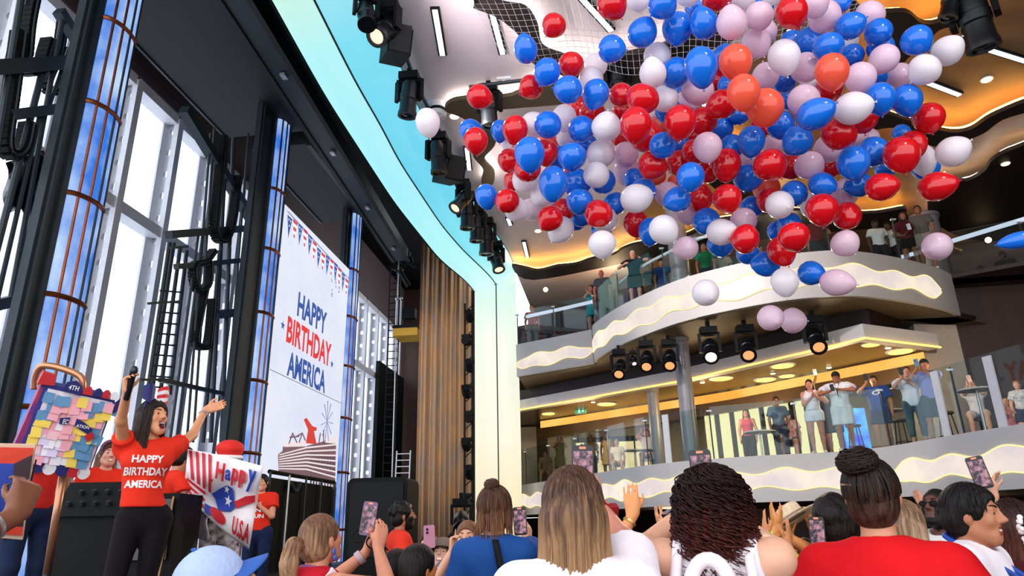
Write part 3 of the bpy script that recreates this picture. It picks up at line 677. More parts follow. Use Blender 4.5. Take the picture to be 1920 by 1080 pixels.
cable_chain([(384, 540), (372, 600), (366, 640), (378, 652), (390, 640), (398, 560)], -8.7, .12, 'lowest cable chain loop above the presenter’s outstretched hand'.replace('’', "'"))
def rig(label, X, bars, rails, base_px):
    b = at_x(*base_px, X); b.z = ZS; r = empty('rigging_frame', b, label, 'frame', 'steel rigging frames at the stage side')
    for a, c, w_ in bars: q = MB(); q.beam(at_x(*a, X), at_x(*c, X), w_, w_, up=(1, 0, 0)); q.build('cross_bar', M_steel, r, local=False)
    for a, c, w_ in rails: 
        A, B = at_x(*a, X), at_x(*c, X); q = MB(); q.tube([A, B], w_, 8); q.build('rail', M_steel, r, local=False)
    return r
rig('steel frame of rails and cross bars at the left edge of the stage', -8.45, [((-30, 128), (142, 116), .22), ((18, 216), (122, 202), .16), ((-20, 575), (40, 560), .16), ((110, 20), (160, 100), .16)],
    [((78, 140), (-30, 560), .05), ((42, -20), (-10, 300), .05), ((118, 30), (20, 560), .04), ((75, 215), (-5, 560), .035), ((130, 90), (92, 200), .03), ((112, 210), (30, 540), .06), ((55, -20), (50, 10), .03)], (-30, 575))
rig('steel frame of rails and cross bars right of the tall windows', -8.7, [((316, 440), (466, 428), .17), ((330, 500), (455, 488), .12), ((300, 712), (425, 740), .09), ((405, 590), (442, 586), .2), ((345, 205), (470, 410), .22), ((262, 172 + 540), (318, 712), .05), ((278, 569), (340, 565), .05), ((320, 465), (352, 462), .05)],
    [((395, 250), (350, 830), .03), ((402, 240), (362, 830), .03), ((425, 255), (395, 830), .05), ((438, 258), (415, 830), .055), ((466, 250), (420, 830), .03), ((380, 440), (330, 830), .03), ((372, 440), (318, 830), .03), ((412, 470), (380, 830), .05)], (330, 800))
q = MB()
for k in range(10):
    y_ = 545 + k * 20; q.beam(at_x(300 - k * 1.9, y_, -9.2), at_x(340 - k * 2.0, y_ + 3, -9.2), .035, .035)
for a, c in (((318, 455), (276, 740)), ((338, 462), (300, 740)), ((326, 455), (284, 740)), ((350, 470), (318, 740))): q.tube([at_x(*a, -9.2), at_x(*c, -9.2)], .045, 8)
thing_mesh(q, 'lattice_tower', M_steel, 'slim dark lattice ladder tower in front of the glass wall behind the presenter', 'tower')
P = [[at_x(10 + 76 * u + 6 * math.sin(v * 7), 305 + 95 * v - 25 * u + (18 if u > .4 and v > .8 else 0), -8.7 - .25 * math.sin(u * 9 + v * 5)) for u in np.linspace(0, 1, 10)] for v in np.linspace(0, 1, 8)]
q = MB(); q.sheet(P, (.012, 0, 0)); thing_mesh(q, 'draped_sheet', mat('black_sheet', '#15171a', .35, var=.2), 'black sheet bundled and draped on the left rigging frame', 'sheet', smooth=180)
# ================================================================ far end of the stage
q = MB(); Pc = []; cx0, cx1 = at_y(778, 960, 25).x, at_y(884, 960, 25).x
for i in range(121):
    u = i / 120; x = cx0 + (cx1 - cx0) * u; y = 25 + .07 * math.sin(u * 2 * PI * 11 + .8 * math.sin(u * 9)) + .05 * math.sin(u * 37) ; Pc.append([(x, y, z) for z in (ZS, 4, 8, 12.6)])
q.sheet(Pc, (0, .03, 0)); thing_mesh(q, 'stage_curtain', mat('curtain_gold', '#d6a368', .7, var=.3, scale=1.6, stretch=(3, 1, .5), color2='#a3968e', spec=.3), 'long brownish gold curtain in deep folds at the far end of the stage', 'curtain', smooth=180)
def yoke_light(p, d, s, label, group, lit=None, up=(0, 0, 1)):
    """moving head: clamp, base, yoke, barrel and lens, aimed along d"""
    p = Vector(p); d = Vector(d).normalized(); r = empty('stage_light', p - Vector((0, 0, .75 * s)), label, 'stage light', group)
    k = MB(); k.box(p + Vector((0, 0, .04 * s)), (.34 * s, .26 * s, .14 * s)); k.box(p + Vector((0, 0, .16 * s)), (.08 * s, .08 * s, .14 * s)); k.build('base', M_black, r, 30, False)
    side = d.cross(Vector((0, 0, 1)))
    if side.length < .2: side = Vector((1, 0, 0))
    side.normalize(); piv = p - Vector((0, 0, .36 * s))
    k = MB()
    for sg in (-1, 1): k.beam(p + side * .2 * s * sg - Vector((0, 0, .02 * s)), piv + side * .2 * s * sg - Vector((0, 0, .06 * s)), .06 * s, .13 * s, up=d)
    k.beam(p + side * .22 * s - Vector((0, 0, .04 * s)), p - side * .22 * s - Vector((0, 0, .04 * s)), .1 * s, .06 * s); k.build('yoke', M_black, r, 30, False)
    M = Matrix.Translation(piv) @ d.to_track_quat('Z', 'Y').to_matrix().to_4x4() @ Matrix.Scale(s, 4)
    k = MB(); k.lathe([(.07, -.3), (.13, -.27), (.15, -.2), (.15, -.05), (.16, -.04), (.16, .06), (.145, .08), (.15, .26), (.165, .3), (.165, .36), (.115, .36), (.11, .32)], 20, M); k.build('barrel', mat('lamp_black', '#0c1016', .35, .2, var=.1), r, 30, False)
    k = MB(); k.lathe([(.0, .345), (.11, .335)], 20, M); k.build('lens', lit or mat('lens_dark', '#10141c', .1), r, 30, False)
    return r
M_lensw = emit('lens_warm', '#ffbfa2', 1.5); M_lensh = emit('lens_hot', '#ffd9a8', 7.); M_lenso = emit('lens_orange', '#ee9a62', 1.1)
GL = 'stage lights hanging along the glowing arch'
def hang(px, py, z): return at_z(px, py, z)
ROW = [((688, -5), (.2, -.3, -1), .95, None, 'topmost dark stage light on the arch, cut by the top edge'), ((728, 20), (-.35, -.75, -1), 1.15, M_lensw, 'lit stage light above the near black speaker box'), ((768, 150), (-.1, .1, -1), 1.15, None, 'unlit stage light hanging below the near black speaker box'),
       ((822, 262), (.05, .1, -1), 1.2, None, 'unlit stage light just above the far black speaker box'), ((868, 348), (-.55, -.55, -1), 1.15, M_lensw, 'lit stage light right below the far black speaker box'), ((876, 372), (0, .1, -1), 1.25, None, 'first unlit stage light of the low row, next to the blue balloon'),
       ((893, 398), (0, .1, -1), 1.25, None, 'second unlit stage light of the low row'), ((911, 420), (0, .1, -1), 1.35, None, 'third unlit stage light of the low row'), ((930, 462), (.25, -.3, -1), 1.25, M_lensw, 'lit stage light at the far end of the low row by the arch corner')]
for p, d, s, lit, lb in ROW: yoke_light(hang(*p, 10.15), d, s, lb, GL, lit)
pipe = [hang(690, -60, 10.4), hang(745, 60, 10.4), hang(778, 150, 10.4), hang(828, 255, 10.4), hang(880, 355, 10.4), hang(925, 440, 10.4), hang(940, 462, 10.4)]
q = MB(); q.tube([tuple(p) for p in spline([tuple(p) for p in pipe], 6)], .045, 8); thing_mesh(q, 'lighting_pipe', M_steel, 'curved black pipe carrying the stage lights along the arch', 'pipe', smooth=180)
for (p, ry, s, lb) in (((742, 92), .5, 1.0, 'near black speaker box hanging by the glowing arch'), ((842, 325), .6, 1.15, 'far black speaker box hanging by the glowing arch')):
    c = hang(*p, 9.68); r = empty('speaker_box', c - Vector((0, 0, .2)), lb, 'speaker', 'speaker boxes on the arch pipe', rz=ry)
    k = MB(); k.box((0, 0, .25), (.42 * s, .8 * s, .46 * s), Matrix.Rotation(.35, 3, 'X')); k.build('cabinet', M_black, r, 20)
    k = MB(); k.box((0, -.14 * s, .25 - .0), (.36 * s, .54 * s, .475 * s), Matrix.Rotation(.35, 3, 'X')); k.build('grille', M_panelblk, r, 20)
    k = MB(); k.beam((0, 0, .45), (0, 0, .95), .05, .05); k.beam((-.25 * s, 0, .3), (.25 * s, 0, .3), .04, .08); k.build('bracket', M_steel, r, 20)
GU = 'spotlights under the upper balcony'
for (px, py), lit, s, lb in (((1160, 664), M_lenso, 1.0, 'first spotlight under the upper balcony counting from the left'), ((1210, 640), M_lenso, 1.05, 'second big spotlight under the upper balcony'), ((1251, 622), M_lenso, 1.05, 'spotlight just left of the big round pillar'), ((1326, 606), M_lensh, 1.15, 'brightest spotlight, glaring orange right of the big pillar'), ((1392, 588), M_lenso, 1.15, 'spotlight above the ceiling band, right of the glaring one'), ((1520, 580), M_lenso, 1.15, 'spotlight right of the two low pale balloons')):
    p = at_y(px, py, (16.9 if px < 1450 else 16.4) if px > 1300 else 17.9); p.z = min(p.z, 5.93); yoke_light(p, (-.12, -.7, -.62), s, lb, GU, lit)
p = at_y(1186, 662, 18.0); yoke_light(p, (.1, -.6, -.7), .5, 'small pink-lit spotlight between the first two under the upper balcony', GU, emit('lens_pink', '#ffd0dc', 1.6))
yoke_light(at_z(1812, -18, 9.6), (.15, .2, -1), 1.5, 'big black stage light hanging at the top right corner', 'stage lights above the audience')
yoke_light(at_z(1775, -30, 9.7), (-.3, .2, -1), .9, 'smaller black stage light left of the one at the top right corner', 'stage lights above the audience')
yoke_light(at_z(916, 172, 10.3), (.05, .1, -1), 1.15, 'black stage light hanging behind the two leftmost red balloons', 'stage lights above the audience')
yoke_light(at_z(1157, 118, 10.3), (.05, .1, -1), 1.1, 'black stage light behind the balloon net at top centre', 'stage lights above the audience')
yoke_light(at_z(1275, 95, 10.3), (.05, .1, -1), 1.1, 'black stage light behind the net right of centre', 'stage lights above the audience')
q = MB(); q.tube([at_z(880, 163, 10.38), at_z(985, 150, 10.38)], .04, 8); q.tube([at_z(885, 165, 10.4), at_z(885, 165, 10.54)], .03, 6); q.tube([at_z(975, 152, 10.4), at_z(975, 152, 10.54)], .03, 6); thing_mesh(q, 'lighting_pipe', M_steel, 'short black pipe on the pale ceiling left of the balloons', 'pipe')
c = at_z(820, 195, ZCL); r = empty('ceiling_camera', c - Vector((0, 0, .35)), 'white dome camera with a black ring on the ceiling behind the white balloon', 'camera')
k = MB(); k.lathe([(.2, .2), (.2, .35), (.17, .35)], 24); k.build('mount', M_white, r); k = MB(); k.lathe([(.19, .12), (.19, .2)], 24); k.build('ring', M_black, r); k = MB(); k.lathe([(.1, -.02), (.19, .02), (.2, .12)], 24); k.build('dome', M_white, r)
k = MB(); c = at_z(945, 147, ZCL); k.box(c - Vector((0, 0, .03)), (.3, .14, .06)); k.box(c - Vector((0, 0, .08)), (.06, .06, .06)); thing_mesh(k, 'outlet_box', M_white, 'small white outlet box on the pale ceiling beside the short pipe', 'box')
c = at_z(877, 5, 10.1); k = MB(); k.ball(c, (.11, .11, .16), 14, 10); thing_mesh(k, 'hanging_lamp', emit('bulb_glow', '#fff6ee', 1.3), 'small glowing white lamp at the upper left corner of the net', 'lamp', smooth=180)
# light tower beside the arch leg
c = at_y(880, 900, 24.6); r = empty('light_tower', (c.x, 24.45, ZS), 'tall black tower of stage lights between the gold curtain and the arch leg', 'tower')
k = MB()
for sx_ in (-.14, .14): k.beam((sx_, 0, 0), (sx_, 0, 8.8), .06, .06)
for i in range(18): k.beam((-.14, 0, .3 + i * .48), (.14, 0, .55 + i * .48), .03, .03)
k.build('truss', M_black, r)
for i in range(9):
    k = MB(); z = .8 + i * .93; k.lathe([(.12, -.22), (.17, -.1), (.17, .1), (.15, .24)], 14, Matrix.Translation((.05 * (-1) ** i, -.16, z)) @ Matrix.Rotation(1.2 + .5 * math.sin(i * 2), 4, 'X')); k.box((.06 * (-1) ** i, -.08, z + .2), (.34, .2, .12)); k.build('lamp_head', M_black, r)
def ladder(name, a, c, wdt, n, m, label, X=None, Y=25.6):
    A, B = at_y(*a, Y), at_y(*c, Y); k = MB()
    for s_ in (-wdt / 2, wdt / 2): k.beam(A + Vector((s_, 0, 0)), B + Vector((s_, 0, 0)), .05, .04)
    for i in range(n): p = A.lerp(B, (i + .5) / n); k.beam(p - Vector((wdt / 2, 0, 0)), p + Vector((wdt / 2, 0, 0)), .04, .03)
    return thing_mesh(k, name, m, label, 'ladder')
ladder('cable_ladder', (728, 905), (742, 500), .42, 30, M_black, 'tall black cable ladder on the dark wall left of the gold curtain')
q = MB(); q.tube([at_y(735, 900, 25.4), at_y(748, 470, 25.4)], .025, 6); thing_mesh(q, 'hoist_rope', M_alu, 'pale hoist rope hanging along the black cable ladder', 'rope')
ladder('step_ladder', (754, 905), (757, 845), .5, 5, M_white, 'small white ladder standing beside the gold curtain', Y=24.9)
c = at_y(766, 628, 25.5); q = MB(); q.box(c, (.95, 1.0, .3)); pl = thing_mesh(q, 'hoist_platform', mat('safety_yellow', '#c99a24', .6), 'yellow hoist platform with dark edge high up left of the curtain', 'platform')
k = MB(); k.box((-.0, 0, .36), (1.0, 1.04, .12)); k.box((.1, -.3, .9), (.5, .3, .4)); k.build('winch', M_black, pl)
for px in (742, 750):
    k = MB(); A, B = at_y(px, 622, 25.2), at_y(px + 2, 560, 25.2); k.tube([A, B], .03, 6); k.ball(B, .07, 8, 6); k.build('hanger', M_alu, pl, local=False)
q = MB(); c = at_y(750, 485, 25.3)
for i in range(7): q.box(c + Vector((.25 * math.sin(i * 2.4), .1 * i, .35 * math.cos(i * 1.9))), (.25, .2, .22), Matrix.Rotation(i, 3, 'Y'))
q.tube([c + Vector((0, 0, -.5)), c + Vector((.4, 0, -1.2))], .1, 8); q.tube([c + Vector((-.3, 0, .4)), c + Vector((.6, 0, -.4))], .05, 8); thing_mesh(q, 'hoist_motor', M_black, 'cluster of black hoist gear at the far end of the overhead beam', 'hoist')
# ================================================================ stage furniture
def rbox(lo, hi, r, seg=4):
    """box with rounded vertical-plane corners in xz, extruded along y"""
    P = []
    for cx, cz, a0 in ((hi[0] - r, hi[2] - r, 0), (lo[0] + r, hi[2] - r, PI / 2), (lo[0] + r, lo[2] + r, PI), (hi[0] - r, lo[2] + r, 1.5 * PI)):
        for i in range(seg + 1): a = a0 + PI / 2 * i / seg; P.append((cx + r * math.cos(a), cz + r * math.sin(a)))
    n = len(P); vs = [(x, lo[1], z) for x, z in P] + [(x, hi[1], z) for x, z in P]
    return vs, [tuple(range(n)), tuple(range(n, 2 * n))[::-1]] + [(i, n + i, n + (i + 1) % n, (i + 1) % n) for i in range(n)]
a, c = at_y(652, 897, 12.5), at_y(765, 897, 12.5)
r = empty('stage_monitor', ((a.x + c.x) / 2, 12.9, ZS), 'tall black rounded speaker cabinet standing between the ponytailed woman and the curtain', 'speaker')
k = MB(); k.add(*rbox((a.x, 12.5, ZS), (c.x, 13.3, a.z), .12)); k.build('cabinet', M_black, r, 30, False)
k = MB(); k.add(*rbox((a.x + .07, 12.47, 1.1), (c.x - .07, 12.5, a.z - .08), .08)); k.build('grille', mat('speaker_grille', '#060607', .8), r, 30, False)
# black rail cases below the screen
r = empty('stage_barrier', (-7.7, 16, ZS), 'black glass-topped barrier below the big screen, with steel posts', 'barrier')
yb0, yb1 = at_x(497, 930, -7.6).y, at_x(622, 930, -7.6).y; zt_b = at_x(500, 884, -7.6).z
k = MB(); k.bbox((-7.9, yb0, ZS), (-7.6, yb1, zt_b - .12)); k.build('panel', M_black, r, local=False)
k = MB(); k.tube([(-7.55, yb0, zt_b), (-7.55, yb1, zt_b)], .05, 8); k.build('top_rail', M_black, r, local=False)
for i in range(5):
    y = yb0 + (yb1 - yb0) * i / 4; k = MB(); k.tube([(-7.52, y, ZS), (-7.52, y, zt_b)], .03, 8); k.build('post', M_alu if i == 1 else M_steel, r, local=False)
k = MB(); S = [at_x(545 + 18 * t_, 905 + 16 * math.sin(PI * t_) , -7.5) for t_ in np.linspace(0, 1, 9)]; k.tube(S, .05, 8); k.build('cable_hook', M_steel, r, local=False)
# console behind the presenter
dC = 6.3; A, B = at_d(122, 900, dC), at_d(345, 900, dC)
fx = Vector((B.x - A.x, B.y - A.y, 0)).normalized(); fy = Vector((-fx.y, fx.x, 0)); Wc = (Vector((B.x, B.y, 0)) - Vector((A.x, A.y, 0))).length
def cz(px, py): return at_d(px, py, dC).z
r = empty('control_console', (A.x, A.y, ZS), 'black control console standing on the stage behind the presenter', 'console', rz=math.atan2(fx.y, fx.x))
H1 = cz(200, 902) - ZS
k = MB(); k.bbox((0, 0, 0), (Wc * .52, .5, H1 - .3)); k.bbox((Wc * .54, -.05, 0), (Wc, .45, H1 - .12)); k.build('body', M_black, r, 20)
k = MB(); k.add([(-.02, -.06, H1 - .3), (Wc * .55, -.06, H1 - .3), (Wc * .55, (.48), H1 - .3), (-.02, (.48), H1 - .3), (-.02, .12, H1), (Wc * .55, .12, H1), (Wc * .55, (.48), H1), (-.02, (.48), H1)], [(0, 1, 5, 4), (4, 5, 6, 7), (0, 4, 7, 3), (1, 2, 6, 5), (0, 3, 2, 1), (2, 3, 7, 6)]); k.build('control_desk', M_black, r, 20)
for i in range(9):
    k = MB(); x = .08 + i * Wc * .055; k.lathe([(.022, 0), (.02, .03), (.0, .03)], 10, Matrix.Translation((x, -.01 + .06 * (i % 2), H1 - .2 + .1 * (i % 2))) @ Matrix.Rotation(.55, 4, 'X')); k.build('knob', M_steel, r)
k = MB(); k.box((Wc * .78, -.075, H1 - .42), (Wc * .38, .03, .5)); k.build('glass_front', mat('tinted_glass', '#1b1416', .08), r, 20)
k = MB(); k.box((Wc * .53, -.06, H1 - .62), (.02, .02, .28)); k.build('indicator', emit('indicator_orange', '#ff7a3c', 2.), r, 20)
k = MB(); k.tube([tuple(p) for p in spline([(Wc * .97, -.09, H1 - .15), (Wc * .96, -.1, H1 - .5), (Wc * .93, -.1, H1 - .9), (Wc * .9, -.1, H1 - 1.3), (Wc * .88, -.08, 0.02)], 6)], .008, 6); k.build('cord', mat('cord_tan', '#b98a62', .7), r, 180)
# note board shaped like a suitcase
dB = 5.6
def bp(px, py, dd=0.): return at_d(px, py, dB + dd)
bc = bp(110, 805); TL, TR, BL, BR = bp(42, 715, -.15), bp(180, 742, .15), bp(28, 868, -.15), bp(165, 880, .15)
ux = (TR - TL).normalized(); uz = (TL - BL); uz = (uz - ux * uz.dot(ux)).normalized(); un = ux.cross(uz).normalized()
if un.dot(Vector(CAM) - TL) < 0: un = -un
Wb = (TR - TL).length; Hb = (TL - BL).length
post_b = bp(85, 1078); post_b.z = ZS
r = empty('note_board', post_b, 'suitcase-shaped board covered in pink, yellow and blue sticky notes on a copper pole', 'board')
def L(u, v, n=0.): return BL + ux * (u * Wb) + uz * (v * Hb) + un * n
M_bf = mat('board_navy', '#2b2f83', .6, var=.1, scale=20); M_paper = mat('board_paper', '#e6d8e6', .7, var=.06, scale=20, color2='#f4eef6')
k = MB(); k.slab([L(0, 0), L(1, 0), L(1, 1), L(0, 1)], un * -.18); k.build('case', M_bf, r, 20, False)
k = MB(); k.slab([L(.05, .08, .012), L(.98, .05, .012), L(.97, .93, .012), L(.06, .95, .012)], un * -.01); k.build('face_paper', M_paper, r, 20, False)
k = MB(); k.tube([tuple(p) for p in spline([tuple(p) for p in (bp(64, 730, .15), bp(66, 705, .15), bp(78, 687, .15), bp(105, 688, .15), bp(140, 700, .15), bp(154, 713, .15), bp(155, 745, .15))], 6)], .028, 10); k.build('handle', mat('copper_handle', '#c98b66', .3, .7), r, 180, False)
k = MB(); k.tube([bp(118, 890, .1), bp(88, 1075, .1)], .03, 10); k.build('pole', mat('copper_pole', '#c08a6a', .3, .6), r, 180, False)
k = MB(); pb = bp(88, 1075, .1); k.bbox((pb.x - .3, pb.y - .25, ZS), (pb.x + .3, pb.y + .25, ZS + .05)); k.tube([pb, (pb.x, pb.y, ZS + .04)], .03, 8); k.build('foot', M_steel, r, 20, False)
NC = {'pink': '#f3aab8', 'yellow': '#f6d75c', 'blue': '#5f93bd', 'lilac': '#dcd3f0', 'rose': '#f4c3cb', 'white': '#efeaf2'}
for kx in NC: mat('note_' + kx, NC[kx], .7, var=.05)
rows = ['b.bb.pyp.bbpb', '.bppyprpbpyy', 'bbpp.ppryyp.', 'yy.pwppyybb.', 'ylprwppybbyb', 'yplwwlpybbb.', 'prlwlwpybbb.', 'prplpwrwyyb.']
ck = {'b': 'blue', 'p': 'pink', 'y': 'yellow', 'r': 'rose', 'l': 'lilac', 'w': 'white'}
R3 = random.Random(3); nn = 0
for j, row in enumerate(rows):
    for i, ch in enumerate(row):
        if ch == '.': continue
        u = .07 + (i + .5) / 12 * .9 + R3.uniform(-.01, .01); v = .9 - (j + .5) / 8 * .84 + R3.uniform(-.02, .02); a = R3.uniform(-.16, .16); w_ = .072; cu = R3.uniform(.015, .05)
        k = MB(); G = []
        for b_ in (-1, 0, 1):
            G.append([L(u, v, .022 + .004 * (nn % 3)) + (ux * math.cos(a) + uz * math.sin(a)) * (w_ * .5 * a_) + (uz * math.cos(a) - ux * math.sin(a)) * (w_ * .55 * b_) + un * (cu * (1 - b_) / 2 * .5) for a_ in (-1, 1)])
        k.grid(G); k.build('sticky_note', MATS['note_' + ck[ch]], r, 180, False); nn += 1
M_red = mat('paper_red', '#c8242e', .6); M_navy = mat('paper_navy', '#20256b', .6); M_wp = mat('paper_white', '#f0eef2', .6)
def bface(nm, P, m, n=.05): 
    k = MB(); k.slab([L(u, v, n) for u, v in P], un * -.012); return k.build(nm, m, r, 20, False)
bface('ribbon', [(.36, .56), (.47, .57), (.47, .66), (.34, .63)], M_navy); bface('ribbon', [(.56, .57), (.66, .53), (.78, .49), (.82, .56), (.68, .63), (.56, .66)], M_navy)
def btext(t, u0, v0, u1, v1, n, m):
    vs, fs = fit_text(t, .02); k = MB(); k.add([L(u0 + (u1 - u0) * a_, v0 + (v1 - v0) * b_, n) for a_, b_ in vs], fs); k.build('lettering', m, r, None, False)
btext('EC', .39, .575, .46, .635, .064, M_wp); btext('ATION', .58, .56, .76, .60, .064, M_wp); btext('4TH', .3, 1.0, .44, 1.06, .064, M_wp)
bface('flag_badge', [(.74, .47), (.83, .53), (.88, .47), (.8, .4)], M_red, .06)
bface('top_badge', [(.24, .97), (.5, .94), (.48, 1.06), (.38, 1.12), (.26, 1.08)], M_navy)
for u_, m_ in ((.58, M_red), (.72, M_navy), (.84, M_red), (.95, M_wp)):
    k = MB(); S_ = [L(u_ + .07 * math.cos(a_), .97 + .11 * math.sin(a_), .04) for a_ in np.linspace(0, PI, 9)]; k.slab(S_, un * -.02); k.build('half_rosette', m_, r, 20, False)
k = MB(); k.slab([L(-.1, .98, .03), L(.12, 1.0, .03), L(.1, 1.12, .03), L(-.08, 1.14, .03)], un * -.1); k.build('red_hat_badge', M_red, r, 20, False)
k = MB(); k.slab([L(-.1, .05, -.02), L(.0, .02, -.02), L(.0, .96, -.02), L(-.04, .98, -.02)], un * -.15); k.build('side_panel', mat('side_pattern', '#332a86', .6, color2='#c2333f', scale=9), r, 20, False)
k = MB(); k.slab([L(.95, .88, .03), L(1.06, 1.0, .03), L(1.14, .92, .03), L(1.02, .78, .03)], un * -.03); k.build('corner_flag', M_navy, r, 20, False)
for i_, (u_, m_) in enumerate(((.1, M_wp), (.3, M_navy), (.45, M_wp), (.62, M_navy), (.78, M_red), (.92, M_wp))):
    k = MB(); S_ = [L(u_ + .09 * math.cos(a_), .0 + .08 * math.sin(a_), .03) for a_ in np.linspace(0, 2 * PI, 14)[:-1]]; k.slab(S_, un * -.03); k.build('bottom_badge', m_, r, 20, False)
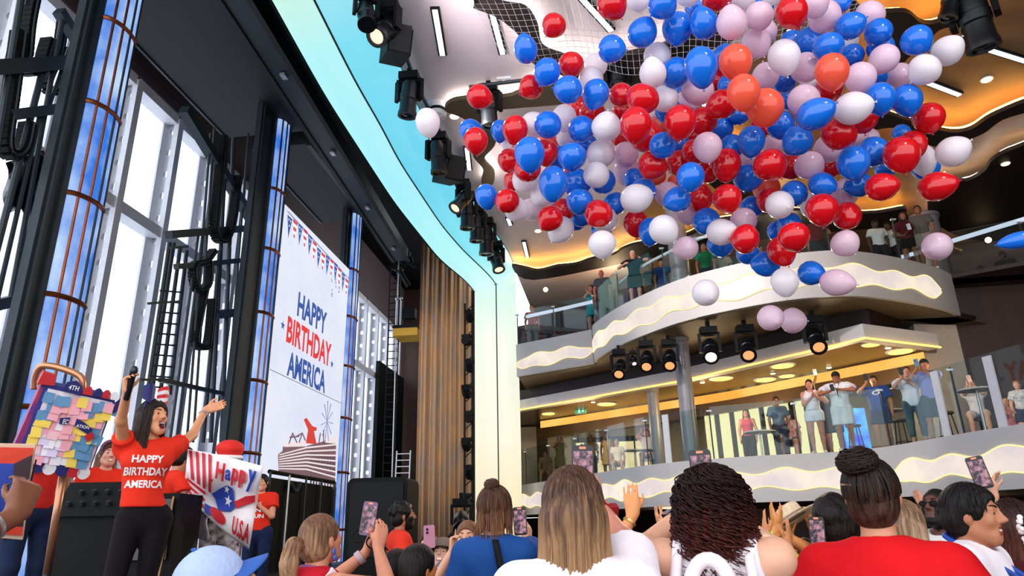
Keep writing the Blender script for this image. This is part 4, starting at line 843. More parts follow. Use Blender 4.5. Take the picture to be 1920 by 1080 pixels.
# ================================================================ balloons
# colour, x, y, rx, ry, layer (0 front), knot direction in image degrees (0 right, 90 down, None = facing the camera)
BL_ = """R 898 181 24 22 0 20;R 996 163 22 22 0 150;B 1026 134 24 26 0 120;B 1066 168 26 25 0 190;B 1117 175 24 28 0 110;B 882 244 22 20 1 10;R 892 263 22 25 0 85;B 937 244 16 21 1 90
R 966 242 23 27 0 100;W 960 268 20 18 1 n;W 1000 235 24 24 1 n;B 1027 234 24 25 0 n;W 1058 220 22 25 1 90;R 1082 205 25 25 2 n;R 1110 212 24 24 2 60;B 1090 242 24 24 0 n;W 1137 238 27 26 0 -80;B 993 287 27 33 -1 90
B 1073 293 26 26 0 100;B 1043 297 22 24 1 n;R 1023 285 22 25 1 90;O 1033 257 20 20 2 n;R 1045 275 20 20 2 n;W 1063 257 20 20 1 n;B 1100 272 20 20 1 n;R 954 300 20 22 1 90;R 989 316 25 24 0 n;W 985 336 24 24 1 130;R 963 338 18 22 2 100
W 1127 288 27 24 1 n;P 1173 290 23 23 2 n;P 1175 320 24 26 3 95;B 1037 342 26 33 0 95;B 1082 343 26 26 1 n;W 1118 328 23 24 0 n;B 1130 340 22 24 1 n;R 1070 327 16 14 2 n;W 1016 368 21 20 1 n;B 912 367 20 24 0 80;R 951 377 22 22 0 n
W 968 393 22 22 1 30;W 995 393 20 20 2 n;R 1032 409 23 24 0 130;R 1056 394 20 22 1 n;W 1052 430 23 26 1 130;B 1087 377 24 24 0 100;B 1090 405 20 20 1 n;B 1080 413 19 19 2 n;R 1123 400 26 25 0 135;W 1133 412 24 23 1 n;B 1128 430 20 18 2 n
W 1129 457 25 26 0 90;B 1153 382 20 22 1 n;W 1192 372 30 26 0 -10;B 1206 358 22 24 1 n;B 1190 336 20 20 2 n;R 1147 8 27 28 0 60;W 1197 0 20 20 0 90;B 1242 8 26 26 0 60;W 1290 -8 22 18 0 90;B 1307 12 22 22 1 n;R 1345 0 27 18 0 90
R 1373 12 18 20 1 n;B 1204 62 26 28 0 -55;B 1270 52 27 30 0 100;B 1320 46 25 30 0 -100;P 1372 44 27 31 0 -90;P 1423 29 25 26 0 90;P 1417 80 26 27 1 70;P 1432 60 22 24 2 n;W 1394 0 22 16 0 90;B 1430 10 20 20 2 n;W 1447 -8 18 16 1 n
R 1484 22 28 30 0 80;B 1146 92 25 25 0 10;R 1071 120 23 23 0 100;W 1117 122 20 22 1 n;W 1108 148 23 22 1 n;B 986 94 21 27 0 -100;R 1039 47 22 22 0 130;W 1232 105 24 24 0 n;W 1224 138 24 28 0 -90;B 1268 135 26 28 0 120
B 1314 123 29 38 -1 90;O 1379 115 29 33 0 90;O 1394 172 29 34 -1 95;O 1434 200 33 35 -1 95;B 1358 105 20 22 2 -160;P 1435 144 24 24 1 -90;P 1310 170 29 26 1 190;R 1342 150 20 24 2 n;B 1364 160 18 18 2 n;B 1275 165 18 18 2 n
W 1470 106 28 33 0 90;R 1165 178 20 23 0 n;R 1205 185 30 28 0 120;W 1247 185 24 24 1 n;W 1228 207 18 20 2 n;B 1253 208 22 25 1 n;P 1285 195 24 22 2 n;R 1275 228 28 33 -1 100;R 1192 232 28 34 -1 95;R 1210 255 30 28 1 n;R 1167 208 18 18 2 n
R 1166 255 20 22 2 n;O 1238 235 16 20 2 n;R 1318 227 24 27 1 n;R 1354 195 29 26 0 160;B 1353 240 21 22 1 120;B 1385 215 20 18 1 n;B 1242 273 24 24 0 n;B 1273 268 18 20 1 60;R 1300 255 20 20 2 n;P 1326 275 26 28 0 90
B 1372 275 22 22 1 n;B 1409 263 24 29 0 100;R 1362 307 26 31 0 100;R 1302 285 22 24 1 n;R 1224 310 27 25 0 130;R 1275 307 25 24 1 n;B 1295 331 25 28 -1 110;P 1405 298 18 20 2 n;R 1443 309 30 29 0 60;B 1402 332 27 25 1 110;R 1327 322 20 22 1 n
R 1427 240 18 20 1 n;P 1450 268 20 22 2 110;B 1465 235 25 26 0 190;B 1496 263 28 27 0 140;B 1527 215 35 28 -1 -15;P 1507 188 28 30 0 90;W 1598 203 34 29 -1 0;R 1573 251 31 27 0 120;R 1615 218 29 30 1 90;O 1560 192 18 18 2 n
R 1555 165 25 22 2 n;B 1650 184 26 30 0 95;B 1700 187 26 30 0 90;R 1741 220 27 28 0 90;B 1690 250 18 14 2 n;R 1711 270 24 26 1 80;R 1690 289 31 34 0 90;W 1730 298 22 30 1 90;B 1735 313 24 24 2 n;R 1755 350 33 26 0 0
W 1786 285 30 27 0 -20;B 1600 304 28 32 0 100;B 1637 285 28 27 1 n;B 1660 313 20 18 2 n;P 1555 278 26 26 1 180;P 1605 255 20 20 2 n;P 1628 260 20 18 3 n;P 1517 310 26 26 0 60;R 1485 312 22 26 1 n;R 1558 313 20 20 2 n
B 1541 346 25 22 0 30;B 1611 347 25 22 0 180;P 1585 360 23 27 1 100;R 1652 351 29 25 0 0;O 1437 353 24 24 2 n;R 1442 375 22 24 1 n;W 1462 384 25 25 0 n;B 1489 363 24 23 1 n;W 1526 385 22 26 2 n;R 1541 392 28 30 0 95;R 1588 405 26 24 0 n
P 1584 456 25 24 0 60;P 1757 462 26 24 0 n;B 1480 420 22 20 1 n;B 1460 433 20 20 2 n;R 1488 443 28 27 -1 80;R 1465 470 25 28 0 75;B 1437 495 26 23 1 190;W 1471 528 24 27 0 90;B 1520 512 24 22 0 20;P 1567 530 31 24 0 15
W 1323 549 25 23 0 n;P 1445 596 23 23 0 n;P 1486 601 23 23 1 10;P 1287 465 23 21 0 170;W 1244 430 26 28 0 60;B 1220 432 22 26 1 100;R 1192 418 22 25 1 90;P 1252 364 22 23 1 n;B 1271 374 25 23 0 170;R 1313 370 22 27 1 90
P 1290 396 24 24 1 90;R 1363 371 26 27 0 80;B 1325 415 24 25 1 n;W 1352 435 28 24 0 10;P 1394 414 24 23 1 n;R 1398 448 25 27 0 190;B 1352 457 25 23 1 90;B 1402 475 22 18 1 n;B 1408 388 20 20 1 40;O 1267 341 14 16 2 n;O 1230 330 18 18 2 n
P 1528 8 24 24 0 90;P 1546 30 28 30 1 130;B 1575 4 20 20 1 n;B 1593 49 27 24 0 -10;P 1631 28 26 26 1 130;B 1647 60 26 22 1 n;B 1651 90 25 22 1 n;P 1658 110 28 25 0 150;B 1718 75 27 27 0 60;W 1734 130 27 28 0 150;W 1776 96 28 26 1 -30
P 1687 142 25 20 1 n;O 1560 133 29 34 -1 95;B 1553 87 27 26 0 90;B 1518 78 27 25 1 n;B 1485 80 22 22 1 n;P 1510 127 28 26 1 n;P 1613 145 27 29 0 100;B 1598 104 21 20 1 n;B 1640 142 22 22 1 n;B 1625 168 20 20 2 n
B 1470 153 20 22 1 n;B 1478 185 20 22 2 n;W 1520 155 20 18 2 n;W 1590 78 18 18 2 n;W 802 228 22 27 0 80;B 1912 450 32 15 0 180"""
bal = []
for ch in BL_.replace('\n', ';').split(';'):
    c = ch.split(); bal.append(dict(c=c[0], x=float(c[1]), y=float(c[2]), rx=float(c[3]) * 1.05, ry=float(c[4]) * 1.05, l=int(c[5]), k=None if c[6] == 'n' else float(c[6])))
for i, b_ in enumerate(bal):
    m = (b_['rx'] + b_['ry']) / 2
    b_['d'] = 6.9 + (26 - m) * .04 + b_['l'] * .34 + .12 * math.sin(i * 1.7)
    if b_['x'] > 1900: b_['d'] = 5.
def breal(b_): return max(b_['rx'], b_['ry']) / FPX * b_['d']
for it in range(60):
    moved = False
    for i in range(len(bal)):
        for j in range(i + 1, len(bal)):
            a, c = bal[i], bal[j]; dp = math.hypot(a['x'] - c['x'], a['y'] - c['y']); ra, rc = breal(a), breal(c); lat = dp / FPX * (a['d'] + c['d']) / 2; need = (ra + rc) * 1.03 + .01
            if lat >= need: continue
            gap = math.sqrt(max(0, need ** 2 - lat ** 2)); f, g = (a, c) if (a['l'], a['d']) < (c['l'], c['d']) else (c, a)
            if g['d'] - f['d'] < gap:
                e = (gap - (g['d'] - f['d'])); f['d'] -= e * .35; g['d'] += e * .68; moved = True
    if not moved: break
M_bal = {'R': mat('balloon_red', '#e0121f', .16, var=.04, transl=.22, spec=.6, coat=.3), 'B': mat('balloon_blue', '#1478ec', .16, var=.04, transl=.2, spec=.6, coat=.3), 'W': mat('balloon_white', '#f6f1f6', .22, var=.02, transl=.3, spec=.5),
         'P': mat('balloon_white_pinklit', '#f0d3e4', .22, var=.02, transl=.3, spec=.5), 'O': mat('balloon_red_warmlit', '#ff6a4d', .18, var=.03, transl=.3, spec=.6)}  # P and O: coloured light put into the tone of white and red balloons
CN = {'R': 'red', 'B': 'blue', 'W': 'white', 'P': 'pink-lit white', 'O': 'warm-lit red'}
def balloon_mesh(elong):
    """teardrop along -Z: neck at the bottom; unit radius"""
    prof = []
    for i in range(25):
        t = PI * i / 24; r_ = math.sin(t); z = math.cos(t)
        if z < 0: r_ *= 1 - .2 * (z * z); z *= 1 + .16 * elong
        prof.append((max(r_, .001), z))
    q = MB(); q.lathe(prof, 28); return q.mesh('balloon', 180)
def knot_mesh(elong):
    z = -(1 + .16 * elong); q = MB(); q.lathe([(.03, z + .05), (.05, z - .0), (.035, z - .04), (.03, z - .06), (.085, z - .12), (.07, z - .13), (.01, z - .1)], 10); return q.mesh('knot', 180)
BM = [balloon_mesh(e) for e in (.6, 1., 1.5)]; KM = [knot_mesh(e) for e in (.6, 1., 1.5)]
BMC = {}
def bmesh_for(kind, e, c):
    key = (kind, e, c)
    if key not in BMC:
        me = (BM if kind == 'b' else KM)[e].copy(); me.materials.append(M_bal[c]); BMC[key] = me
    return BMC[key]
# labels: colour, rank in its zone of the cluster
xs_ = [740, 1010, 1130, 1250, 1370, 1490, 1610, 1930]; ys_ = [-60, 100, 210, 320, 440, 700]
ZX = ['far left', 'left', 'left of centre', 'middle', 'right of centre', 'right', 'far right']; ZY = ['top', 'upper part', 'mid height', 'lower part', 'bottom']
ORD = ['leftmost', 'second', 'third', 'fourth', 'fifth', 'sixth', 'seventh', 'eighth']
zones = {}
for b_ in bal:
    zi = max(i for i in range(7) if b_['x'] >= xs_[i]); zj = max(i for i in range(5) if b_['y'] >= ys_[i]); b_['z'] = (b_['c'], zi, zj); zones.setdefault(b_['z'], []).append(b_)
for k, v in zones.items():
    v.sort(key=lambda b_: b_['x']); n = len(v)
    for i, b_ in enumerate(v):
        where = '%s, %s of the cluster' % (ZY[k[2]], ZX[k[1]])
        if n == 1: b_['lab'] = 'only %s balloon %s' % (CN[k[0]], where)
        elif n == 2: b_['lab'] = '%s %s balloon of two %s' % (('left', 'right')[i], CN[k[0]], where)
        else: b_['lab'] = '%s %s balloon from the left %s' % (ORD[i] if i else 'first', CN[k[0]], where)
SPEC = {(802, 228): 'stray white balloon hanging alone before the glowing arch', (1912, 450): 'stray blue balloon cut by the right edge of the picture', (1323, 549): 'white balloon drifting alone in front of the upper balcony front', (1445, 596): 'left of two pale balloons floating lowest below the cluster', (1486, 601): 'right of two pale balloons floating lowest below the cluster', (986, 94): 'blue balloon at upper left under the net, neck upwards', (1039, 47): 'red balloon alone at upper left under the net',
        (898, 181): 'red balloon in front of the black stage light at far left', (1757, 462): 'pink-lit white balloon alone in front of the light rail at right', (1755, 350): 'wide red balloon lowest at far right of the cluster', (1786, 285): 'white balloon farthest right in front of the golden soffit'}
for b_ in bal:
    lab = SPEC.get((int(b_['x']), int(b_['y'])), b_['lab'])
    p = at_d(b_['x'], b_['y'], b_['d']); vd = (p - Vector(CAM)).normalized(); right = vd.cross(Vector((0, 0, 1))).normalized(); upv = right.cross(vd)
    k = b_['k']; rx, ry = b_['rx'] / FPX * b_['d'], b_['ry'] / FPX * b_['d']
    if k is None:
        a = (b_['x'] * 7.3 + b_['y'] * 3.1) % 6.28; nd = (-vd * .8 + right * .45 * math.cos(a) + upv * .45 * math.sin(a) * .5 - upv * .25).normalized(); e = 0; sc = (min(rx, ry),) * 2 + (max(rx, ry),); sc = ((rx + ry) / 2,) * 3
    else:
        a = math.radians(k); nd = (right * math.cos(a) - upv * math.sin(a) - vd * .25).normalized(); ratio = (ry / rx) if abs(math.sin(a)) > .7 else (rx / ry)
        e = 2 if ratio > 1.18 else 1; lo_, hi_ = (rx, ry) if abs(math.sin(a)) > .7 else (ry, rx); L_ = hi_ / (1 + .08 * (.6, 1, 1.5)[e]); sc = (lo_, lo_, L_)
    z = -nd; R_ = z.to_track_quat('Z', 'X').to_matrix().to_4x4()
    o = bpy.data.objects.new('balloon', bmesh_for('b', e, b_['c'])); COL.objects.link(o)
    o.matrix_world = Matrix.Translation(p) @ R_ @ Matrix.Diagonal((*sc, 1)); tag(o, lab, 'balloon', 'falling balloons')
    kn = bpy.data.objects.new('knot', bmesh_for('k', e, b_['c'])); COL.objects.link(kn); kn.parent = o
# ---------------------------------------------------------------- balloon net
q = MB()
def npt(u, v):
    top = [(872, -20), (1300, -60), (1650, -40)]; bot = [(945, 108), (1290, 175), (1600, 60)]
    def ev(T, u): 
        return [(1 - u) ** 2 * T[0][k] + 2 * u * (1 - u) * T[1][k] + u * u * T[2][k] for k in (0, 1)]
    a, c = ev(top, u), ev(bot, u); x = a[0] + (c[0] - a[0]) * v; y = a[1] + (c[1] - a[1]) * v + 8 * math.sin(u * 22) * v
    return at_d(x, y, 9.4 + .35 * math.sin(u * 9 + v * 5))
NU, NV = 58, 14
for i in range(NU + 1): q.tube([npt(i / NU, v) for v in np.linspace(0, 1, 12)], 0.0027, 3, caps=False)
for j in range(NV + 1): q.tube([npt(u, j / NV) for u in np.linspace(0, 1, 50)], 0.0027, 3, caps=False)
o = thing_mesh(q, 'balloon_net', mat('net_white', '#d9d4d6', .7), 'thin white balloon net sagging under the ceiling above the cluster', 'net', smooth=None)
# ================================================================ people: implicit surfaces meshed with surface nets
class Field:
    def __init__(s, lo, hi, h):
        s.lo = np.array(lo, np.float32); s.h = h; s.n = np.ceil((np.array(hi) - np.array(lo)) / h).astype(int) + 1
        s.F = np.full(s.n, 1., np.float32)
    def sub(s, lo, hi):
        a = np.clip(np.floor((np.array(lo) - s.lo) / s.h).astype(int), 0, s.n); b = np.clip(np.ceil((np.array(hi) - s.lo) / s.h).astype(int) + 1, 0, s.n)
        if (b <= a).any(): return None, None
        g = [(s.lo[i] + s.h * np.arange(a[i], b[i], dtype=np.float32)).reshape([-1 if k == i else 1 for k in range(3)]) for i in range(3)]
        return tuple(slice(a[i], b[i]) for i in range(3)), g
    def apply(s, sl, d, k, op):
        F = s.F[sl]
        if op == 'u':
            if k > 0: hh = np.maximum(k - np.abs(F - d), 0) / k; s.F[sl] = np.minimum(F, d) - hh * hh * k * .25
            else: s.F[sl] = np.minimum(F, d)
        else:
            d = -d
            if k > 0: hh = np.maximum(k - np.abs(F - d), 0) / k; s.F[sl] = np.maximum(F, d) + hh * hh * k * .25
            else: s.F[sl] = np.maximum(F, d)
    def rcone(s, a, b, ra, rb, k=.02, op='u', off=0.):
        a = np.array(a, np.float32); b = np.array(b, np.float32); m = max(ra, rb) + off + k + 3 * s.h
        sl, g = s.sub(np.minimum(a, b) - m, np.maximum(a, b) + m)
        if sl is None: return
        ab = b - a; L2 = max(float(ab @ ab), 1e-9)
        x, y, z = g[0] - a[0], g[1] - a[1], g[2] - a[2]
        t = np.clip((x * ab[0] + y * ab[1] + z * ab[2]) / L2, 0, 1)
        d = np.sqrt((x - t * ab[0]) ** 2 + (y - t * ab[1]) ** 2 + (z - t * ab[2]) ** 2) - (ra + (rb - ra) * t) - off
        s.apply(sl, d.astype(np.float32), k, op)
    def ell(s, c, r, k=.02, op='u', off=0., R=None):
        c = np.array(c, np.float32); r = np.array(r, np.float32) + off; m = float(r.max()) + k + 3 * s.h
        sl, g = s.sub(c - m, c + m)
        if sl is None: return
        x, y, z = np.broadcast_arrays(g[0] - c[0], g[1] - c[1], g[2] - c[2])
        if R is not None: x, y, z = (R[0][i] * x + R[1][i] * y + R[2][i] * z for i in range(3))
        k0 = np.sqrt((x / r[0]) ** 2 + (y / r[1]) ** 2 + (z / r[2]) ** 2) + 1e-6; k1 = np.sqrt((x / r[0] ** 2) ** 2 + (y / r[1] ** 2) ** 2 + (z / r[2] ** 2) ** 2) + 1e-6
        s.apply(sl, (k0 * (k0 - 1) / k1).astype(np.float32), k, op)
    def cut(s, p, n):
        """remove everything on the +n side of the plane through p"""
        p = np.array(p, np.float32); n = np.array(n, np.float32); n /= np.linalg.norm(n); sl, g = s.sub(s.lo, s.lo + s.h * s.n)
        d = ((g[0] - p[0]) * n[0] + (g[1] - p[1]) * n[1] + (g[2] - p[2]) * n[2]); s.F = np.maximum(s.F, d[:s.n[0], :s.n[1], :s.n[2]].astype(np.float32))
    def nets(s):
        F = s.F; F[0] = F[-1] = 1; F[:, 0] = F[:, -1] = 1; F[:, :, 0] = F[:, :, -1] = 1
        I = F < 0; c = I[:-1, :-1, :-1]; tot = np.zeros(c.shape, np.uint8)
        for i in (0, 1):
            for j in (0, 1):
                for k in (0, 1): tot += I[i:i + c.shape[0], j:j + c.shape[1], k:k + c.shape[2]]
        act = np.argwhere((tot > 0) & (tot < 8))
        if len(act) == 0: return np.zeros((0, 3)), np.zeros((0, 4), int)
        idx = np.full(c.shape, -1, np.int32); idx[tuple(act.T)] = np.arange(len(act))
        P = np.zeros((len(act), 3)); W = np.zeros(len(act))
        for ax in range(3):
            o1, o2 = [i for i in range(3) if i != ax]
            for u in (0, 1):
                for v in (0, 1):
                    A = act.copy(); A[:, o1] += u; A[:, o2] += v; B = A.copy(); B[:, ax] += 1
                    fa = F[tuple(A.T)]; fb = F[tuple(B.T)]; m = (fa < 0) != (fb < 0); t = np.where(m, fa / np.where(m, fa - fb, 1), 0)
                    p = A.astype(float); p[:, ax] += t; P[m] += p[m]; W[m] += 1
        P /= W[:, None]; V = P * s.h + s.lo; Q = []
        for ax in range(3):
            o1, o2 = (ax + 1) % 3, (ax + 2) % 3; sh = list(F.shape); 
            sa = [slice(1, -1)] * 3; sa[ax] = slice(0, -1); sb = [slice(1, -1)] * 3; sb[ax] = slice(1, None)
            a = I[tuple(sa)]; b = I[tuple(sb)]; e = np.argwhere(a != b); 
            if len(e) == 0: continue
            fl = a[tuple(e.T)]; base = e + 1; base[:, ax] -= 1
            def cell(d1, d2):
                q = base.copy(); q[:, o1] += d1; q[:, o2] += d2; return idx[tuple(q.T)]
            q = np.c_[cell(-1, -1), cell(0, -1), cell(0, 0), cell(-1, 0)]; q[~fl] = q[~fl][:, ::-1]; Q.append(q)
        return V, np.concatenate(Q)
def net_mesh(F, name, mats, region=None):
    V, Q = F.nets(); me = bpy.data.meshes.new(name)
    me.vertices.add(len(V)); me.vertices.foreach_set('co', V.astype(np.float32).ravel()); me.loops.add(len(Q) * 4); me.loops.foreach_set('vertex_index', Q.astype(np.int32).ravel())
    me.polygons.add(len(Q)); me.polygons.foreach_set('loop_start', np.arange(0, len(Q) * 4, 4, dtype=np.int32)); me.polygons.foreach_set('loop_total', np.full(len(Q), 4, np.int32))
    for m in mats: me.materials.append(m)
    if region is not None and len(Q):
        C_ = V[Q].mean(1); me.polygons.foreach_set('material_index', region(C_).astype(np.int32))
    me.update(calc_edges=True); me.validate(); me.shade_smooth(); return me
def nv(v): v = np.array(v, float); return v / (np.linalg.norm(v) + 1e-9)
def ik(S, W, L1, L2, pole):
    S, W = np.array(S, float), np.array(W, float); d = W - S; L = np.linalg.norm(d); Lm = (L1 + L2) * .995
    if L > Lm: W = S + d / L * Lm; L = Lm; d = W - S
    a = (L1 ** 2 - L2 ** 2 + L * L) / (2 * L); hgt = math.sqrt(max(0, L1 ** 2 - a * a)); u = d / L; p = np.array(pole, float); p = p - u * (p @ u); p = nv(p)
    return S + u * a + p * hgt, W
def skin(tone):
    return mat('skin_' + tone.lstrip('#'), tone, .5, var=.05, scale=30, spec=.35)
def cloth(c, pat=None):
    return mat('cloth_' + c.lstrip('#') + ('_' + pat.lstrip('#') if pat else ''), c, .85, var=.05, scale=(16 if pat else 5), color2=pat, bump=.5, bscale=9, spec=.15)
def hairm(c, c2=None):
    """strand-streaked hair; the second colour takes over towards the tips"""
    nm = 'hair_' + c.lstrip('#') + ('_' + c2.lstrip('#') if c2 else '')
    if nm in MATS: return MATS[nm]
    m = mat(nm, c, .5, var=.35, scale=26, stretch=(2.2, 2.2, .16), bump=.5, bscale=40, spec=.25)
    if c2:
        nt = m.node_tree; N = nt.nodes; L = nt.links; b = N['Principled BSDF']; src = b.inputs['Base Color'].links[0].from_socket
        tc = N.new('ShaderNodeTexCoord'); sp = N.new('ShaderNodeSeparateXYZ'); L.new(tc.outputs['Object'], sp.inputs['Vector'])
        mr = N.new('ShaderNodeMapRange'); mr.inputs['From Min'].default_value = 1.74; mr.inputs['From Max'].default_value = 1.36; mr.inputs['To Min'].default_value = -.25; mr.inputs['To Max'].default_value = .5; L.new(sp.outputs['Z'], mr.inputs['Value'])
        mp = N.new('ShaderNodeMapping'); mp.inputs['Scale'].default_value = (70, 70, 3.); L.new(tc.outputs['Object'], mp.inputs['Vector']); n = N.new('ShaderNodeTexNoise'); n.inputs['Scale'].default_value = 1.; n.inputs['Detail'].default_value = 2; L.new(mp.outputs['Vector'], n.inputs['Vector'])
        ad = N.new('ShaderNodeMath'); ad.operation = 'ADD'; L.new(mr.outputs['Result'], ad.inputs[0]); L.new(n.outputs['Fac'], ad.inputs[1])
        r = N.new('ShaderNodeMapRange'); r.inputs['From Min'].default_value = .42; r.inputs['From Max'].default_value = .8; L.new(ad.outputs['Value'], r.inputs['Value'])
        mx = N.new('ShaderNodeMix'); mx.data_type = 'RGBA'; L.new(r.outputs['Result'], mx.inputs['Factor']); L.new(src, mx.inputs['A']); mx.inputs['B'].default_value = (*lin(c2), 1); L.new(mx.outputs['Result'], b.inputs['Base Color'])
    return m
M_iris = mat('eye_iris', '#2a1a12', .1); M_eyew = mat('eye_white', '#f2eeea', .2); M_teeth = mat('teeth', '#f4efe6', .3); M_mouth = mat('mouth_dark', '#3c0d10', .5)
class Person:
    """unit figure 1.72 m tall, facing +Y, right hand at +X; joints adjustable before build()"""
    def __init__(s, sw=.17, hw=.105, bulk=1., female=True):
        s.female = female; s.b = bulk; s.sw = sw; s.hw = hw
        s.pel = np.array([0, 0, .93]); s.wai = np.array([0, 0, 1.08]); s.che = np.array([0, .0, 1.27]); s.nk = np.array([0, -.012, 1.43]); s.H = np.array([0, .02, 1.605])
        s.SH = [np.array([-sw, -.01, 1.39]), np.array([sw, -.01, 1.39])]; s.EL = [None, None]; s.WR = [np.array([-sw - .06, .02, .86]), np.array([sw + .06, .02, .86])]
        s.pole = [np.array([-.4, -.5, -.4]), np.array([.4, -.5, -.4])]
        s.HP = [np.array([-hw, 0, .9]), np.array([hw, 0, .9])]; s.KN = [np.array([-hw - .01, .03, .49]), np.array([hw + .01, .03, .49])]; s.AN = [np.array([-hw - .01, -.02, .085]), np.array([hw + .01, -.02, .085])]
        s.hdir = [None, None]; s.hnorm = [None, None]; s.curl = [.35, .35]; s.yaw = 0.; s.pitch = 0.; s.roll = 0.; s.mouth = 0; s.hands = True; s.point = [False, False]
    def head_frame(s):
        R = (Matrix.Rotation(-s.yaw, 3, 'Z') @ Matrix.Rotation(s.pitch, 3, 'X') @ Matrix.Rotation(s.roll, 3, 'Y')); return np.array(R)
    def hp(s, x, y, z): return s.H + s.R @ np.array([x, y, z])
    def lean(s, dx, dy, f=1.):
        """bend the upper body: shift of the neck in x / y"""
        for nm, k in (('wai', .3), ('che', .65), ('nk', 1.), ('H', 1.15)): v = getattr(s, nm); v[0] += dx * k; v[1] += dy * k; v[2] -= .18 * k * (dx * dx + dy * dy) / .3
        for i in (0, 1): s.SH[i][0] += dx * .93; s.SH[i][1] += dy * .93; s.SH[i][2] -= .18 * (dx * dx + dy * dy) / .3
    def sit(s, seat=.47, kf=.42):
        dz = seat + .1 - .93; 
        for nm in ('pel', 'wai', 'che', 'nk', 'H'): getattr(s, nm)[2] += dz
        for i in (0, 1):
            s.SH[i][2] += dz; s.HP[i][2] += dz; s.WR[i] = s.WR[i] + np.array([0, 0, dz]); sg = -1 if i == 0 else 1
            s.KN[i] = np.array([sg * (s.hw + .05), kf, seat + .05]); s.AN[i] = np.array([sg * (s.hw + .06), kf + .04, .085])
    def solve(s):
        s.R = s.head_frame(); s.hand = [None, None]
        for i in (0, 1):
            s.EL[i], s.WR[i] = ik(s.SH[i], s.WR[i], .285, .255, s.pole[i]); fd = nv(s.WR[i] - s.EL[i])
            d = nv(s.hdir[i]) if s.hdir[i] is not None else fd; n = s.hnorm[i] if s.hnorm[i] is not None else np.array([(-1 if i else 1) * .8, .3, 0]); n = np.array(n, float); n = nv(n - d * (n @ d)); s.hand[i] = (s.WR[i] + fd * .012, d, n)
    # ---- primitive lists: (fn, args, tag)
    def prims(s):
        P = []; b = s.b; c = lambda t, *a, **k: P.append(('c', a, k, t)); e = lambda t, *a, **k: P.append(('e', a, k, t))
        fx = 1.0 if s.female else 1.08
        e('hip', s.pel + [0, -.015, -.02], (.165 * b, .118 * b, .13), k=.06); e('tor', s.wai, (.128 * b * fx, .098 * b, .14), k=.08); e('tor', s.che + [0, 0, .0], (.152 * fx * b, .105 * b, .15), k=.08)
        e('tor', (s.SH[0] + s.SH[1]) / 2 + [0, -.01, -.03], (s.sw + .0, .085 * b, .075), k=.06)
        if s.female:
            for sg in (-1, 1): e('tor', s.che + [sg * .075, .075 * b, .02], (.066, .06, .062), k=.04)
        c('neck', s.nk + [0, -.01, -.04], s.H + s.R @ np.array([0, -.02, -.05]), .06, .052, k=.04)
        for i in (0, 1):
            c('tor', s.nk + [0, -.01, -.02], s.SH[i], .055, .055, k=.05); c('arm', s.SH[i], s.EL[i], .058 * b, .043 * b, k=.03); c('fore', s.EL[i], s.WR[i], .042 * b, .027, k=.02)
            c('leg', s.HP[i], s.KN[i], .092 * b, .06 * b, k=.05); c('calf', s.KN[i], s.AN[i], .056 * b, .036, k=.03); mid = s.KN[i] + (s.AN[i] - s.KN[i]) * .3; c('calf', mid + [0, -.02, 0], mid + [0, -.012, -.08], .045 * b, .04 * b, k=.04)
            f = nv([s.KN[i][0] * 0 + (.15 if i else -.15), 1, 0]); c('foot', s.AN[i] + [0, -.02, -.045], s.AN[i] + f * .15 + [0, 0, -.06], .035, .024, k=.03)
        return P
    def head_prims(s, F):
        e = lambda p, r, k=.02, op='u': F.ell(s.hp(*p), r, k, op, R=s.R); c = lambda p, q, ra, rb, k=.015, op='u': F.rcone(s.hp(*p), s.hp(*q), ra, rb, k, op)
        e((0, -.012, .03), (.073, .094, .088), .03); e((0, .028, -.035), (.056, .062, .082), .035); c((0, .062, -.098), (0, .058, -.09), .022, .03, .03)
        for g in (-1, 1):
            c((g * .045, .0, -.06), (g * .02, .06, -.095), .022, .018, .03); e((g * .04, .06, -.022), (.024, .022, .024), .025)
            c((g * .012, .083, .027), (g * .042, .07, .024), .011, .01, .015); e((g * .031, .094, .008), (.02, .016, .013), .012, 's')
            e((g * .031, .073, .007), (.0135, .0135, .0125), .003)
            e((g * .079, -.008, -.008), (.012, .02, .032), .012); c((g * .012, .098, -.026), (g * .013, .096, -.026), .009, .009, .01)
        c((0, .086, .022), (0, .112, -.02), .008, .0125, .014)
        if s.mouth < 2: c((-.018, .083, -.058), (.018, .083, -.058), .0075, .0075, .008); c((-.014, .083, -.069), (.014, .083, -.069), .0085, .0085, .008)
        if s.mouth == 2:
            e((0, .062, -.112), (.032, .03, .03), .03); e((0, .098, -.076), (.022, .035, .026), .006, 's'); c((-.02, .078, -.05), (.02, .078, -.05), .0075, .0075, .008); c((-.014, .076, -.1), (.014, .076, -.1), .0085, .0085, .01)
        if s.mouth == 1: e((0, .104, -.064), (.021, .022, .0065), .003, 's')
    def hand_prims(s, F, i):
        W, d, n = s.hand[i]; sd = np.cross(d, n) * (1 if i == 1 else -1)   # towards the thumb side
        k_ = s.curl[i]
        for j, (o, ln) in enumerate(((.03, .072), (.01, .08), (-.01, .075), (-.029, .06))):
            kn = W + d * .088 + sd * o - d * abs(o) * .12; F.rcone(W + sd * o * .55 + d * .012, kn, .019, .0135, .012)
            c = 0.02 if (s.point[i] and j == 0) else (1.5 if s.point[i] else k_ * (1 + .12 * j)); sp = o * 3.4 * (.6 if k_ < .5 else .15); p = kn
            for q, f in enumerate((.46, .3, .24)):
                a = c * (.45 + .55 * q) if k_ < .9 else c * (.7 + .45 * q); dd = nv(d * math.cos(a) + n * math.sin(a) + sd * sp * (1 if q == 0 else .6)); p2 = p + dd * ln * f; F.rcone(p, p2, .0098 - .0009 * q, .0092 - .0011 * q, .003); p = p2
        a = W + d * .03 + sd * .022; p = a
        F.rcone(W + d * .01 + sd * .012, a + d * .015, .017, .014, .012)
